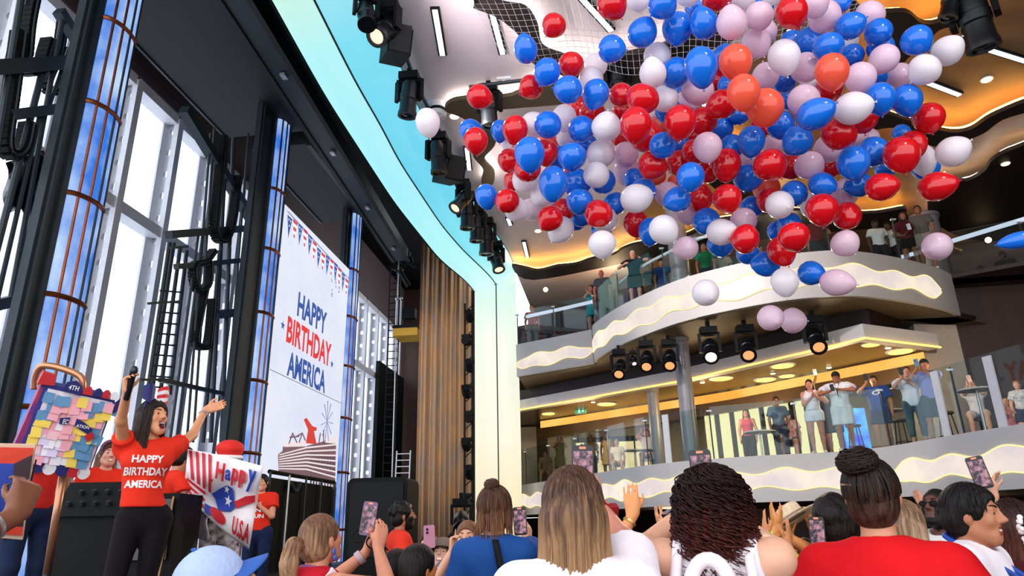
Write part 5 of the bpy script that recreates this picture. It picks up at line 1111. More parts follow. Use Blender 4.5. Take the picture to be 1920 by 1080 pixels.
        for q, L in enumerate((.035, .03, .024)): dd = nv(d * (.75 + .1 * q) + sd * (.75 - .35 * q - k_ * .3) + n * (.25 + k_ * .5)); p2 = p + dd * L; F.rcone(p, p2, .0125 - .0012 * q, .0112 - .0012 * q, .005); p = p2
def emit_prims(F, P, tags, off=0., kadd=0.):
    for t, a, k, tg in P:
        if tg in tags: (F.rcone if t == 'c' else F.ell)(*a, k=k['k'] + kadd, off=off)
def bounds(P, extra, pad=.12):
    pts = [np.array(a[0]) for t, a, k, g in P] + [np.array(a[1]) for t, a, k, g in P if t == 'c'] + [np.array(e) for e in extra]
    A = np.array(pts); return A.min(0) - pad, A.max(0) + pad
PEOPLE = []
def build_person(p, root_loc, yaw, scale, label, look, h=.012, group=None, name='person'):
    p.solve(); P = p.prims(); sk = skin(look.get('skin', '#d29a7c')); fine = h <= .013
    ext = [p.H + [0, 0, .15], p.H - [0, 0, .15], p.H + [0, .14, 0], p.H - [0, .14, 0]] + [p.hand[i][0] + p.hand[i][1] * .2 for i in (0, 1)]
    lo, hi = bounds(P, ext, .1 + 2 * h); lo[2] = max(lo[2], -.05)
    F = Field(lo, hi, h); emit_prims(F, P, ('hip', 'tor', 'neck', 'arm', 'fore', 'leg', 'calf', 'foot')); p.head_prims(F)
    if p.hands: p.hand_prims(F, 0); p.hand_prims(F, 1)
    sh_ = look.get('skin', '#d29a7c').lstrip('#'); lc = look.get('lip') or '#%02x%02x%02x' % tuple(int(int(sh_[i:i + 2], 16) * k) for i, k in ((0, .84), (2, .6), (4, .62)))
    lip = mat('lip_' + lc.lstrip('#'), lc, .4)
    def region(C_):
        q = (C_ - p.H) @ p.R; r = np.zeros(len(q), int)
        f = q[:, 1] > .06
        r[f & (np.abs(q[:, 0]) < .026) & (q[:, 2] < -.05) & (q[:, 2] > (-.079 if p.mouth < 2 else -.112)) & (q[:, 1] > .072)] = 1
        if p.mouth == 2: r[f & (np.abs(q[:, 0]) < .019) & (q[:, 2] < -.054) & (q[:, 2] > -.098) & (q[:, 1] < .09)] = 2; r[f & (np.abs(q[:, 0]) < .017) & (q[:, 2] < -.054) & (q[:, 2] > -.064) & (q[:, 1] < .088)] = 3
        if p.mouth == 1: r[f & (np.abs(q[:, 0]) < .018) & (q[:, 2] < -.059) & (q[:, 2] > -.069) & (q[:, 1] < .092)] = 3
        if look.get('beard'): r[(q[:, 2] < -.055 + .05 * (np.abs(q[:, 0]) > .03)) & (q[:, 2] > -.14) & (q[:, 1] > .0) & (r == 0) & ((q[:, 2] < -.08) | (np.abs(q[:, 0]) > .028))] = 4
        return r
    hr = hairm(look.get('hair', '#2a1a14'), look.get('hair2'))
    body = link(name, net_mesh(F, 'body', [sk, lip, M_mouth, M_teeth, hr], region))
    T = Matrix.Translation(root_loc) @ Matrix.Rotation(yaw, 4, 'Z') @ Matrix.Scale(scale, 4); body.matrix_world = T
    tag(body, label, 'person', group); PEOPLE.append(body)
    tri = None
    def child(nm, me, m=None): o = link(nm, me, m); o.parent = body; return o
    # --- clothing
    if look.get('top'):
        t = .016 + look.get('loose', 0); F = Field(lo - .03, hi + .03, max(h, .011) if fine else h * 1.15); emit_prims(F, P, ('tor', 'hip'), t, .02)
        hem = look.get('hem', .93) + (p.pel[2] - .93); F.cut((0, 0, hem), (0, 0, -1))
        sl = look.get('sleeve', .6)
        if sl > 0:
            for i in (0, 1):
                G = Field(lo - .03, hi + .03, F.h); s1 = min(sl, 1.); e = p.SH[i] + (p.EL[i] - p.SH[i]) * (s1 + .08); lo_ = .012 + .02 * look.get('flare', 1)
                G.rcone(p.SH[i], e, .058 * p.b + t, .05 * p.b + t + lo_, 0)
                if sl > 1: G.rcone(p.EL[i], p.EL[i] + (p.WR[i] - p.EL[i]) * (sl - 1), .052 * p.b + t, .038 + t, .02)
                end, dr = (p.SH[i] + (p.EL[i] - p.SH[i]) * s1, p.EL[i] - p.SH[i]) if sl <= 1 else (p.EL[i] + (p.WR[i] - p.EL[i]) * (sl - 1), p.WR[i] - p.EL[i])
                if sl <= 1: G.cut(end, dr)
                k = .03; hh = np.maximum(k - np.abs(F.F - G.F), 0) / k; F.F = np.minimum(F.F, G.F) - hh * hh * k * .25
        else:
            w = look.get('strap', .115)
            for sg, i in ((-1, 0), (1, 1)): F.ell(p.SH[i] + [sg * .035, 0, .01], (.085, .16, .12), .02, 's')
        nr = look.get('neck', .075); F.ell(p.nk + [0, .02, .055 - (.03 if sl == 0 else 0)], (nr, nr * 1.1, .06 + (.06 if sl == 0 else 0)), .01, 's')
        if look.get('vneck'): F.ell(p.nk + [0, .12, 0], (.05, .08, .1), .01, 's')
        o = child('shirt' if sl > 0 else 'tank_top', net_mesh(F, 'shirt', [cloth(look['top'], look.get('pat'))])); p.shirt = o
    if look.get('bottom'):
        t = .014; F = Field(lo - .03, hi + .03, max(h, .012) if fine else h * 1.15); emit_prims(F, P, ('hip',), t + .004, .0); ln = look.get('blen', 2.)
        for i in (0, 1):
            e = p.KN[i] if ln >= 1 else p.HP[i] + (p.KN[i] - p.HP[i]) * ln; fl = look.get('bflare', 0)
            F.rcone(p.HP[i], e, .095 * p.b + t, (.06 if ln >= 1 else .08) * p.b + t + (.012 if ln < 1 else 0), .04)
            if ln > 1: F.rcone(p.KN[i], p.KN[i] + (p.AN[i] - p.KN[i]) * (ln - 1), .062 * p.b + t, .05 + t + fl, .03)
        if look.get('skirt'): F.rcone(p.pel - [0, 0, .02], (p.KN[0] + p.KN[1]) / 2 + [0, 0, .1], .15, .2, .04)
        F.cut(p.pel + [0, 0, look.get('waist', .13)], (0, 0, 1))
        if ln < 1 and abs(p.KN[0][2] - p.HP[0][2]) > .2: F.cut((0, 0, p.HP[0][2] + (p.KN[0][2] - p.HP[0][2]) * ln), (0, 0, -1))
        child('trousers' if ln > 1 else ('skirt' if look.get('skirt') else 'shorts'), net_mesh(F, 'bottom', [cloth(look['bottom'], look.get('bpat'))]))
    if look.get('shoes'):
        F = Field(lo - .03, hi + .03, max(h, .012)); emit_prims(F, P, ('foot',), .012); F.cut((0, 0, .125 + min(p.AN[0][2], p.AN[1][2]) - .085), (0, 0, 1)); child('shoes', net_mesh(F, 'shoes', [cloth(look['shoes'])]))
    hair_build(p, look, child, hr, h)
    if look.get('face', fine): face_bits(p, child, hr, look)
    return body
def face_bits(p, child, hr, look):
    q = MB()
    for g in (-1, 1): q.ball(p.hp(g * .031, .0795, .007), .0078, 10, 8)
    q2 = q.mesh('irises', 180); child('irises', q2, M_iris)
    q = MB()
    for g in (-1, 1): q.tube([p.hp(g * (.014 + .032 * t), .093 - .017 * t - .006 * t * t, .031 + .007 * math.sin(PI * t * .8)) for t in np.linspace(0, 1, 6)], [.0035, .0045, .0045, .004, .003, .0015], 6)
    child('eyebrows', q.mesh('brows', 180), hr)
    if look.get('glasses'):
        q = MB()
        for g in (-1, 1): q.ball(p.hp(g * .033, .097, .005), (.027, .006, .02), 14, 8, Matrix(p.R.tolist()).to_3x3()); q.tube([p.hp(g * .058, .09, .01), p.hp(g * .08, .0, .008)], .003, 5)
        q.tube([p.hp(-.012, .104, .01), p.hp(.012, .104, .01)], .003, 5); child('sunglasses', q.mesh('sunglasses', 60), M_black)
def strands(p, n, length, mode, rnd, rad=.0045, curl=0., spread=1., zend=None, back=.03):
    """many thin locks: start on the crown, follow the skull, then fall"""
    q = MB()
    for i in range(n):
        az = rnd.uniform(-PI, PI); 
        if abs(az) < .75 and mode != 'all': az += math.copysign(.8, az if az else 1)
        # az: 0 = front, pi = back ; start near the parting
        st = rnd.uniform(0, .35); L = length * rnd.uniform(.82, 1.06); pts = []; N = 15 if not curl else 64; rw = .014 * rnd.uniform(.5, 1.4); ph = rnd.uniform(0, 6.28); k = rnd.uniform(1.0, 1.09) if curl < .012 else rnd.uniform(1.1, 1.36); turns = rnd.uniform(5, 10); cr_ = rnd.uniform(.45, 1.35)
        for j in range(N):
            t = j / (N - 1); dist = t * L; ang = st + dist / .1
            if ang < PI / 2 + .12:
                pos = np.array([.083 * math.sin(ang) * math.sin(az) * k, -.012 + .103 * math.sin(ang) * math.cos(az) * k, .03 + .1 * math.cos(ang) * k]); last = dist
            else:
                dz = dist - (PI / 2 + .12 - st) * .1; w_ = 1 + spread * min(dz, .3); pos = np.array([.083 * math.sin(az) * k * w_, -.012 + .103 * math.cos(az) * k * (1 + .2 * spread * min(dz, .2)) - back * min(1, dz * 5), .02 - dz])
            if curl: c_ = min(1, t * 4); pos = pos + c_ * curl * np.array([math.cos(ph + t * turns * 6.28), math.sin(ph + t * turns * 6.28) , .3 * math.sin(ph * 2 + t * 20)]) * cr_ * (.7 + .6 * math.sin(ph + t * 9) ** 2)
            else: pos = pos + np.array([math.sin(ph + 5 * t), math.cos(ph + 4 * t), 0]) * .006 * t
            pts.append(p.H + p.Rz @ pos)
        rs = [rad * (.6 + .4 * min(1, 6 * j / N)) * (1 if j < N * .7 else max(.12, (N - j) / (N * .3))) for j in range(N)]
        q.tube(pts, rs, 5 if not curl else 3, caps=False)
    return q
def hair_build(p, look, child, hr, h):
    st = look.get('style', 'short'); R, H = p.R, p.H; p.Rz = np.array(Matrix.Rotation(-p.yaw, 3, 'Z')) @ np.array(Matrix.Rotation(p.pitch * .5, 3, 'X')); rnd = random.Random(int(abs(H[2]) * 1e4) + len(PEOPLE))
    if st == 'bald': return
    e = lambda F, c, r, k=.02, op='u': F.ell(p.hp(*c), r, k, op, R=R)
    hh = max(h, .009) if h <= .013 else h
    F = Field(H - [.32, .32, .75], H + [.32, .32, .3], hh); th = look.get('thick', .014)
    e(F, (0, -.012, .03), (.073 + th, .094 + th, .088 + th), 0)
    e(F, (0, -.05, -.03), (.07 + th * .6, .06 + th, .07), .03)
    e(F, (0, .135, -.035), (.12, .105, .115), .012, 's')
    F.cut(p.hp(0, 0, -.085), R @ np.array([0, .25, -1])) if st != 'long' and st != 'curly' else None
    for g in (-1, 1): e(F, (g * .09, .025, -.05), (.03, .035, .05), .015, 's')
    if st == 'afro':
        for i in range(60): a = rnd.uniform(0, 6.28); u = rnd.uniform(-.1, 1); r_ = math.sqrt(max(0, 1 - u * u)); c = (.078 * r_ * math.cos(a), -.012 + .1 * r_ * math.sin(a) - .012, .035 + .095 * u); e(F, c, (.022, .022, .022), .01) if c[1] < .06 or c[2] > .08 else None
    if st == 'bun':
        c = look.get('bunpos', (0, -.045, .155)); br = look.get('bun', .058); e(F, c, (br * 1.1, br, br * .8), .02)
    if st in ('long', 'straight'):
        L = look.get('len', .42); F.rcone(H + p.Rz @ np.array([0, -.06, -.02]), H + p.Rz @ np.array([0, -.1, -L * .8]), .078, .06, .04)
        for g in (-1, 1): F.rcone(H + p.Rz @ np.array([g * .06, -.045, -.02]), H + p.Rz @ np.array([g * .095, -.06, -L * .72]), .04, .035, .04)
    if st == 'curly':
        F.ell(H + p.Rz @ np.array([0, -.035, -.06]), (.108, .092, .13), .06); F.ell(H + p.Rz @ np.array([0, -.05, -.13]), (.118, .08, .09), .06); F.ell(p.hp(0, .135, -.06), (.075, .09, .15), .01, 's', R=R)
    if st == 'ponytail':
        a = look.get('ptail', (0, -.125, .02)); pr = p.Rz @ np.array([0, -1, 0]); A = p.hp(*a); pts = [A, A + pr * .04 + [0, 0, .0], A + pr * .06 - [0, 0, .08], A + pr * .045 - [0, 0, .17], A + pr * .02 - [0, 0, .24]]; rr = [.022, .036, .042, .034, .012]
        for k in range(4): F.rcone(pts[k], pts[k + 1], rr[k], rr[k + 1], .02)
    child('hair', net_mesh(F, 'hair', [hr]))
    if st == 'ponytail':
        q = MB(); M = Matrix.Translation(A + pr * .012) @ Vector(pr).to_track_quat('Z', 'Y').to_matrix().to_4x4(); q.lathe([(.024, -.008), (.03, -.006), (.03, .006), (.024, .008)], 14, M); child('hair_tie', q.mesh('tie', 40), M_black)
        q = MB()
        for i in range(90):
            a_ = rnd.uniform(0, 6.28); s_ = rnd.uniform(.5, 1.04); x_ = p.Rz @ np.array([1, 0, 0]); S = []
            for k in range(5):
                r_ = rr[k] * s_; S.append(tuple(pts[k] + x_ * r_ * math.cos(a_) + np.cross(x_, nv(pts[min(k + 1, 4)] - pts[max(k - 1, 0)])) * r_ * math.sin(a_)))
            q.tube([tuple(v) for v in spline(S, 3)], .003, 4, caps=False)
        child('hair_strands', q.mesh('strands', 180), hr)
    if look.get('strands'):
        n, L = look['strands']; cu = look.get('curl', 0)
        child('hair_strands', strands(p, n, L, 'back', rnd, .0052 if not cu else .0025, cu, look.get('spread', .6)).mesh('strands', 180), hr)
    if look.get('ringlets'):
        n, L, cu = look['ringlets']; child('ringlets', strands(p, n, L, 'back', rnd, .0028, cu, 1.1).mesh('ringlets', 180), hr)
    if st == 'bun' and look.get('strands_bun', True) and h <= .013:
        q = MB(); cc = np.array(look.get('bunpos', (0, -.045, .155))); br = look.get('bun', .058)
        for i in range(70):
            u = rnd.uniform(-.6, .9); tw = rnd.uniform(0, 6.28); S = []
            for k in range(9):
                a = tw + k * .5; r_ = br * 1.07 * math.sqrt(max(.05, 1 - u * u)); S.append(p.hp(cc[0] + r_ * math.cos(a) * 1.08, cc[1] + r_ * math.sin(a), cc[2] + br * .8 * (u + .12 * math.sin(k + tw)) * .95))
            q.tube(S, .0042, 4, caps=False)
        for i in range(130):
            az = rnd.uniform(.9, 2 * PI - .9); S = []
            for k in range(8):
                ang = 1.75 - k * .21; kk = 1.045; S.append(p.hp(.088 * kk * math.sin(ang) * math.sin(az), -.012 + .109 * kk * math.sin(ang) * math.cos(az), .03 + .103 * kk * math.cos(ang)))
            q.tube(S, .0035, 4, caps=False)
        child('hair_strands', q.mesh('strands', 180), hr)
# ---------------------------------------------------------------- placing helpers
def head_yaw(px, face):
    """face: degrees, 0 = looking away from the camera, 90 = to the right, 180 = at the camera"""
    r = ray(px, 540); a = math.atan2(r[1], r[0]) - PI / 2; return a - math.radians(face)
def place(px, py, d, face, floor, setup, label, look, h=.012, sit=None, hands=None, name='person', group=None, scale=None, **kw):
    """head centre at pixel (px,py), d metres from the camera plane, standing on z = floor"""
    Hw = at_d(px, py, d); p = Person(**kw); 
    if sit is not None: p.sit(sit)
    yaw = head_yaw(px, face)
    if setup: setup(p)
    s = (Hw.z - floor) / p.H[2]
    if scale: s = scale
    R = Matrix.Rotation(yaw, 3, 'Z'); off = R @ (Vector(p.H) * s); root = Vector((Hw.x - off.x, Hw.y - off.y, floor if not scale else Hw.z - p.H[2] * s))
    def loc(q): return np.array((R.transposed() @ (Vector(q) - root)) / s)
    if hands:
        for i, (hx, hy, hd) in hands.items():
            T = loc(at_d(hx, hy, d + hd)); fd = nv(T - p.SH[i]); L = np.linalg.norm(T - p.SH[i]); p.WR[i] = T - (nv(p.hdir[i]) if p.hdir[i] is not None else fd) * .085
    b = build_person(p, root, yaw, s, label, look, h, group, name); p.T = b.matrix_world.copy(); p.obj = b; p.s = s; return p
def hand_world(p, i, f=.085):
    W, d, n = p.hand[i]; T = p.T; return T @ Vector(W + d * f), (T.to_3x3() @ Vector(d)).normalized(), (T.to_3x3() @ Vector(n)).normalized()
M_phone = mat('phone_black', '#0c0d10', .25)
def phone(px, py, d, label, w=.075, hh=.152, tilt=0., screen=True, yaw=0., color=None, lens=False):
    """phone at a pixel, its screen towards the camera"""
    p = at_d(px, py, d); v = (Vector(CAM) - p).normalized(); z = Vector((0, 0, 1)); z = (z - v * z.dot(v)).normalized(); x = z.cross(v).normalized()
    Rm = Matrix((x, z, v)).transposed().to_4x4() @ Matrix.Rotation(yaw, 4, 'Y') @ Matrix.Rotation(tilt, 4, 'Z')
    r = bpy.data.objects.new('phone', None); COL.objects.link(r); r.empty_display_size = .05; r.matrix_world = Matrix.Translation(p) @ Rm; tag(r, label, 'phone', 'raised phones')
    vs, fs = rbox((-w / 2, -.004, -hh / 2), (w / 2, .004, hh / 2), .012); q = MB(); q.add([(a_, c_, -b_) for a_, b_, c_ in vs], fs); q.build('case', color or M_phone, r, 30)
    if screen:
        q = MB(); q.box((0, -.004, .005), (w * .88, hh * .8, .002)); q.build('screen', emit('phone_screen', '#10122a', .8, '#c78a9c', 55, (1, 1, 1), 4, .42, .68), r, 30)
        q = MB(); q.box((0, hh * .445, .005), (w * .3, .008, .003)); q.build('record_button', emit('phone_red', '#ff7a5c', 1.2), r, 30)
    else:
        q = MB()
        for a in (-.018, .004): q.lathe([(.009, .004), (.009, .008), (.006, .008)], 12, Matrix.Translation((-.014, .045 + a, 0)))
        q.build('camera_lens', M_black, r, 30)
    return r
# ================================================================ the crowd in front
FP = {0: np.array([-.7, -.1, -.7]), 1: np.array([.7, -.1, -.7])}
def arms(pole0=None, pole1=None, up=True, curl=.35, pitch=.0, yaw=0., roll=0., hd0=None, hd1=None, hn0=None, hn1=None, mouth=0, lean=None, shrug=0., point=None, f=None):
    def g(p):
        p.pole = [np.array(pole0) if pole0 is not None else FP[0], np.array(pole1) if pole1 is not None else FP[1]]
        p.curl = [curl, curl] if not isinstance(curl, tuple) else list(curl); p.pitch = pitch; p.yaw = math.radians(yaw); p.roll = roll; p.mouth = mouth
        p.hdir = [hd0, hd1]; p.hnorm = [hn0, hn1]
        if lean: p.lean(*lean)
        if shrug:
            p.nk[2] += shrug * .6
            for i in (0, 1): p.SH[i][2] += shrug
        if point is not None: p.point[point] = True
        if f: f(p)
    return g
UPD = np.array([0, .25, 1.]); FWD = np.array([0, 1., .15])
SK1, SK2, SK3, SK4 = '#d9a184', '#c98b6c', '#8a5a41', '#5f3a2a'
def band(p, i, t0, r, w, m, nm, watch=False):
    """a wrist band as a part of the person"""
    a = p.WR[i] + (p.EL[i] - p.WR[i]) * t0; d = nv(p.WR[i] - p.EL[i]); M = Matrix.Translation(a) @ Vector(d).to_track_quat('Z', 'Y').to_matrix().to_4x4()
    q = MB(); q.lathe([(r - .004, -w / 2), (r, -w / 2), (r, w / 2), (r - .004, w / 2)], 18, M)
    if watch: q.box(a - p.hand[i][2] * (r + .003), (.034, .034, .034), M.to_3x3())
    o = q.build(nm, m, p.obj, 40); return o
def surf_text(p, lines, m, front=True, zc=1.24, lh=.05, xw=.22, gap=.014, bold=.03):
    """lettering laid on the shirt"""
    me = p.shirt.data; V = [v.co.copy() for v in me.vertices]; bv = BVHTree.FromPolygons(V, [tuple(f.vertices) for f in me.polygons]); sg = 1 if front else -1
    for k, (t, w) in enumerate(lines):
        vs, fs = fit_text(t, bold); bm = bmesh.new(); bv_ = [bm.verts.new((u * w, v * lh, 0)) for u, v in vs]
        for f in fs:
            try: bm.faces.new([bv_[i] for i in f])
            except ValueError: pass
        bmesh.ops.triangulate(bm, faces=bm.faces[:]); bmesh.ops.subdivide_edges(bm, edges=[e for e in bm.edges if e.calc_length() > .02], cuts=2)
        zz = zc - k * (lh + gap); cx = p.che[0] 
        for v in bm.verts:
            x = (-(v.co.x - w / 2)) * sg; o = Vector((cx + x, p.che[1] + sg * .6, zz + v.co.y)); h_ = bv.ray_cast(o, Vector((0, -sg, 0)))
            v.co = h_[0] + Vector((0, sg * .006, 0)) if h_[0] is not None else Vector((cx + x, p.che[1] + sg * .13, zz + v.co.y))
        me2 = bpy.data.meshes.new('lettering'); bm.to_mesh(me2); bm.free(); o = link('lettering', me2, m); o.parent = p.obj
M_lettw = mat('print_white', '#f3efef', .7); M_lettb = mat('print_black', '#16161a', .7)
H1 = .0105
# woman with a ponytail filming at lower left
p = place(603, 1012, 3.2, 52, 0, arms(pitch=.28, curl=.55, hd0=UPD, hd1=UPD, hn0=[.6, .6, 0], hn1=[-.9, .3, 0]), 'woman with a brown ponytail and red tank top filming with a raised phone', dict(skin='#d08d70', hair='#6b4a36', hair2='#b08a68', style='ponytail', top='#c21d2e', sleeve=0, bottom='#28324a', blen=2, shoes='#dddddd'), H1, hands={1: (716, 1000, .22), 0: (690, 1008, .34)}, bulk=1.12)
q = MB()
for i in range(26):
    a = 2 * PI * i / 26; q.ball(p.nk + np.array([.075 * math.sin(a), .07 * math.cos(a) + .012, .035 + .02 * math.cos(a) * -1]), .011, 8, 6)
q.build('flower_necklace', mat('lei', '#4d59a8', .7, scale=60, color2='#c2435e'), p.obj)
q = MB(); q.ball(p.hp(.088, -.005, -.055), (.006, .012, .016), 10, 8); q.ball(p.hp(.088, -.005, -.085), (.006, .014, .014), 10, 8); q.build('earring', mat('earring_blue', '#3f62b8', .4), p.obj)
q = MB(); q.tube([p.SH[1] + np.array([-.05, .09, .0]), p.SH[1] + np.array([-.045, .0, .075]), p.SH[1] + np.array([-.05, -.085, .0]), p.SH[1] + np.array([-.07, -.115, -.12])], .016, 8); q.build('strap', mat('strap_white', '#e8e0ea', .8), p.obj)
band(p, 0, .12, .038, .03, mat('beads', '#b9a2ae', .4), 'bracelet')
phone(691, 972, 3.46, 'purplish folding phone held up by the ponytailed woman', .07, .16, -.12, color=mat('phone_purple', '#6d4f74', .3))
q = MB(); c = at_d(672, 1005, 3.5); rr = at_d(664, 995, 3.5)
for dx in (0, 1): q.tube([c + Vector((.035 * math.cos(a) + dx * .075, .01, .03 * math.sin(a) - dx * .03)) for a in np.linspace(0, 2 * PI, 15)[:-1]], .004, 6, True)
q.tube([c + Vector((.1, 0, -.02)), c + Vector((.14, .05, -.07))], .004, 6); thing_mesh(q, 'eyeglasses', M_black, 'black glasses dangling from the hand of the ponytailed woman', 'glasses')
# man in the red shirt
p = place(757, 968, 6.8, 84, 0, arms(pitch=.08, mouth=1), 'bearded man with short curly black hair in an orange-red tee in profile', dict(skin='#9c6246', hair='#120d0c', style='afro', top='#e23a26', sleeve=.75, bottom='#1c1c22', blen=2, shoes='#222222', beard=1), .0115, female=False, sw=.19)
q = MB(); bx = p.che + np.array([.05, .135, -.06]); q.box(bx, (.09, .012, .05)); q.build('shirt_badge', M_lettw, p.obj)
# person in blue
p = place(928, 957, 3.75, 14, 0, arms(pitch=.25, pole1=[.9, -.1, -.5], hd1=UPD, curl=.6), 'person in a navy tee with a black strap and a small brown top knot', dict(skin=SK1, hair='#4a2f22', hair2='#83583c', style='bun', bun=.034, bunpos=(0, -.03, .145), top='#1d4a8e', sleeve=.6, bottom='#22242c', blen=2, shoes='#333333'), H1, hands={1: (990, 992, .42)}, bulk=.9, sw=.155)
q = MB(); q.sheet([[p.nk + np.array([.02 + .11 * t + w_, -.115 - .03 * math.sin(PI * t), .03 - .45 * t]) for w_ in (0, .035)] for t in np.linspace(0, 1, 10)], (0, -.006, 0)); q.build('bag_strap', M_black, p.obj, 180)
q = strands(p, 170, .3, 'back', random.Random(5), .0046, 0, .3); q.build('hair_strands', MATS['hair_4a2f22_83583c'], p.obj, 180)
phone(975, 977, 3.95, 'phone filming beside the person in navy', tilt=.05)
# woman with long straight hair
p = place(1074, 960, 2.05, -2, 0, arms(pitch=.22, pole1=[1., -.25, -.35], pole0=[-1, -.2, -.6], hd1=UPD, hn1=[-1, .2, 0], curl=.75), 'woman with long straight brown to blonde hair and white printed tee, filming', dict(skin='#cf8a72', hair='#4b3226', hair2='#9c7652', style='long', len=.42, strands=(420, .56), spread=.45, top='#efe6ee', sleeve=.62, bottom='#2a3350', blen=2, shoes='#eeeeee'), H1, hands={1: (1120, 905, .46)}, bulk=1.05)
band(p, 1, .12, .036, .03, mat('watch_red', '#8e1320', .5), 'red_watch', True)
def back_lines(p, paths, m, nm, r=.006, z=1.12):
    me = p.shirt.data; bv = BVHTree.FromPolygons([v.co.copy() for v in me.vertices], [tuple(f.vertices) for f in me.polygons]); q = MB()
    for P in paths:
        S = []
        for x, zz in spline(P, 5) if len(P) > 2 else [tuple(np.array(P[0]) + (np.array(P[1]) - np.array(P[0])) * t) for t in np.linspace(0, 1, 8)]:
            h_ = bv.ray_cast(Vector((x, -.7, zz)), Vector((0, 1, 0))); S.append(h_[0] + Vector((0, -.004, 0)) if h_[0] is not None else Vector((x, -.12, zz)))
        q.tube(S, r, 6)
    q.build(nm, m, p.obj, 180)
back_lines(p, [[(-.13, 1.2), (.0, 1.21)], [(-.13, 1.2), (-.12, 1.02)], [(-.12, 1.02), (.1, 1.02)], [(.06, 1.22), (.1, 1.25), (.14, 1.22), (.18, 1.19), (.15, 1.165), (.19, 1.15)], [(.1, 1.25), (.08, 1.15), (.1, 1.02)]], M_lettb, 'line_drawing', .005)
phone(1093, 878, 2.5, 'phone with camera screen held above the long-haired woman', .078, .16, -.03, yaw=.0)
# woman with curly hair and a white backpack
p = place(1338, 966, 2.15, 4, 0, arms(pitch=.22, pole0=[-1., -.1, -.6], pole1=[1., -.1, -.6], hd0=UPD, hd1=UPD, hn0=[1, .3, 0], hn1=[-1, .3, 0], curl=.5, shrug=.085), 'woman with dark curly auburn hair and white tank top filming with a phone', dict(skin='#dba58a', hair='#200d0b', hair2='#54201a', style='curly', strands=(850, .33), ringlets=(150, .43, .014), curl=.017, spread=1.1, top='#eee6ee', sleeve=0, bottom='#2a2c38', blen=2, shoes='#eeeeee', thick=.03), H1, hands={0: (1287, 912, .42), 1: (1330, 908, .44)}, bulk=1.04)
band(p, 0, .2, .036, .026, mat('watch_navy', '#1a2338', .4), 'smart_watch', True)
phone(1316, 886, 2.42, 'phone with a bright screen held above the curly-haired woman', .075, .155, .02)
bpk = place.__globals__['empty']('backpack', p.T @ Vector((0, -.2, 1.1)), 'small white backpack worn by the curly-haired woman', 'backpack', rz=head_yaw(1338, 4))
M_pack = mat('pack_white', '#efe2e8', .55)
q = MB(); G = []
for i in range(13):
    t = PI * i / 12; G.append([(.125 * math.cos(t) * (1 if abs(math.cos(t)) < .9 else .96), -.055 - .055 * math.sin(PI * j / 8) ** .6 * math.sin(t) ** .4 if 0 < i < 12 else -.05, .0 + .3 * math.sin(t) ** .7 * (1) * (1 - 0) - .0 + (j - 4) * .0) for j in range(9)])
b_ = Field((-.2, -.25, -.1), (.2, .1, .45), .01); b_.ell((0, -.07, .13), (.13, .075, .17), 0); b_.ell((0, -.12, .06), (.1, .05, .09), .02); pk = link('pack', net_mesh(b_, 'pack', [M_pack])); pk.parent = bpk
q = MB(); q.tube([(.055 * math.cos(a), -.05, .28 + .085 * math.sin(a)) for a in np.linspace(-.2, PI + .2, 16)], .02, 8); q.build('top_handle', M_pack, bpk, 180)
q = MB(); q.tube([(.09 * math.cos(a), -.135 + .02 * abs(math.cos(a)), .16 + .05 * math.sin(a)) for a in np.linspace(.1, PI - .1, 12)], .005, 6); q.build('zip', M_alu, bpk, 180)
q = MB(); q.ball((.02, -.165, .12), (.03, .012, .022), 12, 8); q.build('navy_patch', M_navy, bpk, 180)
for sg in (-1, 1): q = MB(); q.tube([(sg * .09, .0, .02), (sg * .11, -.02, .2), (sg * .1, .06, .36), (sg * .1, .16, .38)], .015, 6); q.build('shoulder_strap', M_pack, bpk, 180)
# woman in red with a bun
p = place(1636, 930, 2.4, 3, 0, arms(pitch=.3, shrug=-.025), 'woman in a bright red tee with a dark top bun, back to camera', dict(skin='#cd8f72', hair='#1a0f0c', hair2='#4a2e22', style='bun', bun=.058, bunpos=(-.02, -.055, .135), top='#d3141d', sleeve=.8, neck=.07, bottom='#20242e', blen=2, shoes='#333333', loose=.004), H1, bulk=1.17, sw=.19)
q = MB(); q.tube([p.hp(-.085, -.06, .06), p.hp(-.05, -.098, .066), p.hp(-.0, -.11, .07)], .004, 6); q.build('hair_pin', mat('hair_pin', '#c9a27a', .3, .6), p.obj)
# man at right in profile
p = place(1826, 966, 2.85, 101, 0, arms(pitch=-.02, mouth=1, shrug=.02), 'smiling man with thick black hair and white tee with blue lanyard, in profile', dict(skin='#b87a5a', hair='#0c0909', hair2='#1d1614', style='short', thick=.02, strands=(330, .155), spread=.0, top='#efe7ef', sleeve=.75, neck=.075, bottom='#2a2c38', blen=2, shoes='#333333', loose=.006), .0088, female=False, sw=.185)
q = MB(); S = [p.nk + np.array([.085 * math.sin(a), -.01 + .085 * math.cos(a), .035 - .05 * math.cos(a)]) for a in np.linspace(.75, 2 * PI - .75, 20)]
S = [p.che + np.array([.015, .178, -.06]), p.che + np.array([.05, .17, .07])] + S + [p.che + np.array([-.05, .17, .07]), p.che + np.array([-.015, .178, -.06])]
q.tube([tuple(v) for v in S], .011, 6); q.build('lanyard', mat('lanyard_blue', '#1746a8', .6), p.obj, 180)
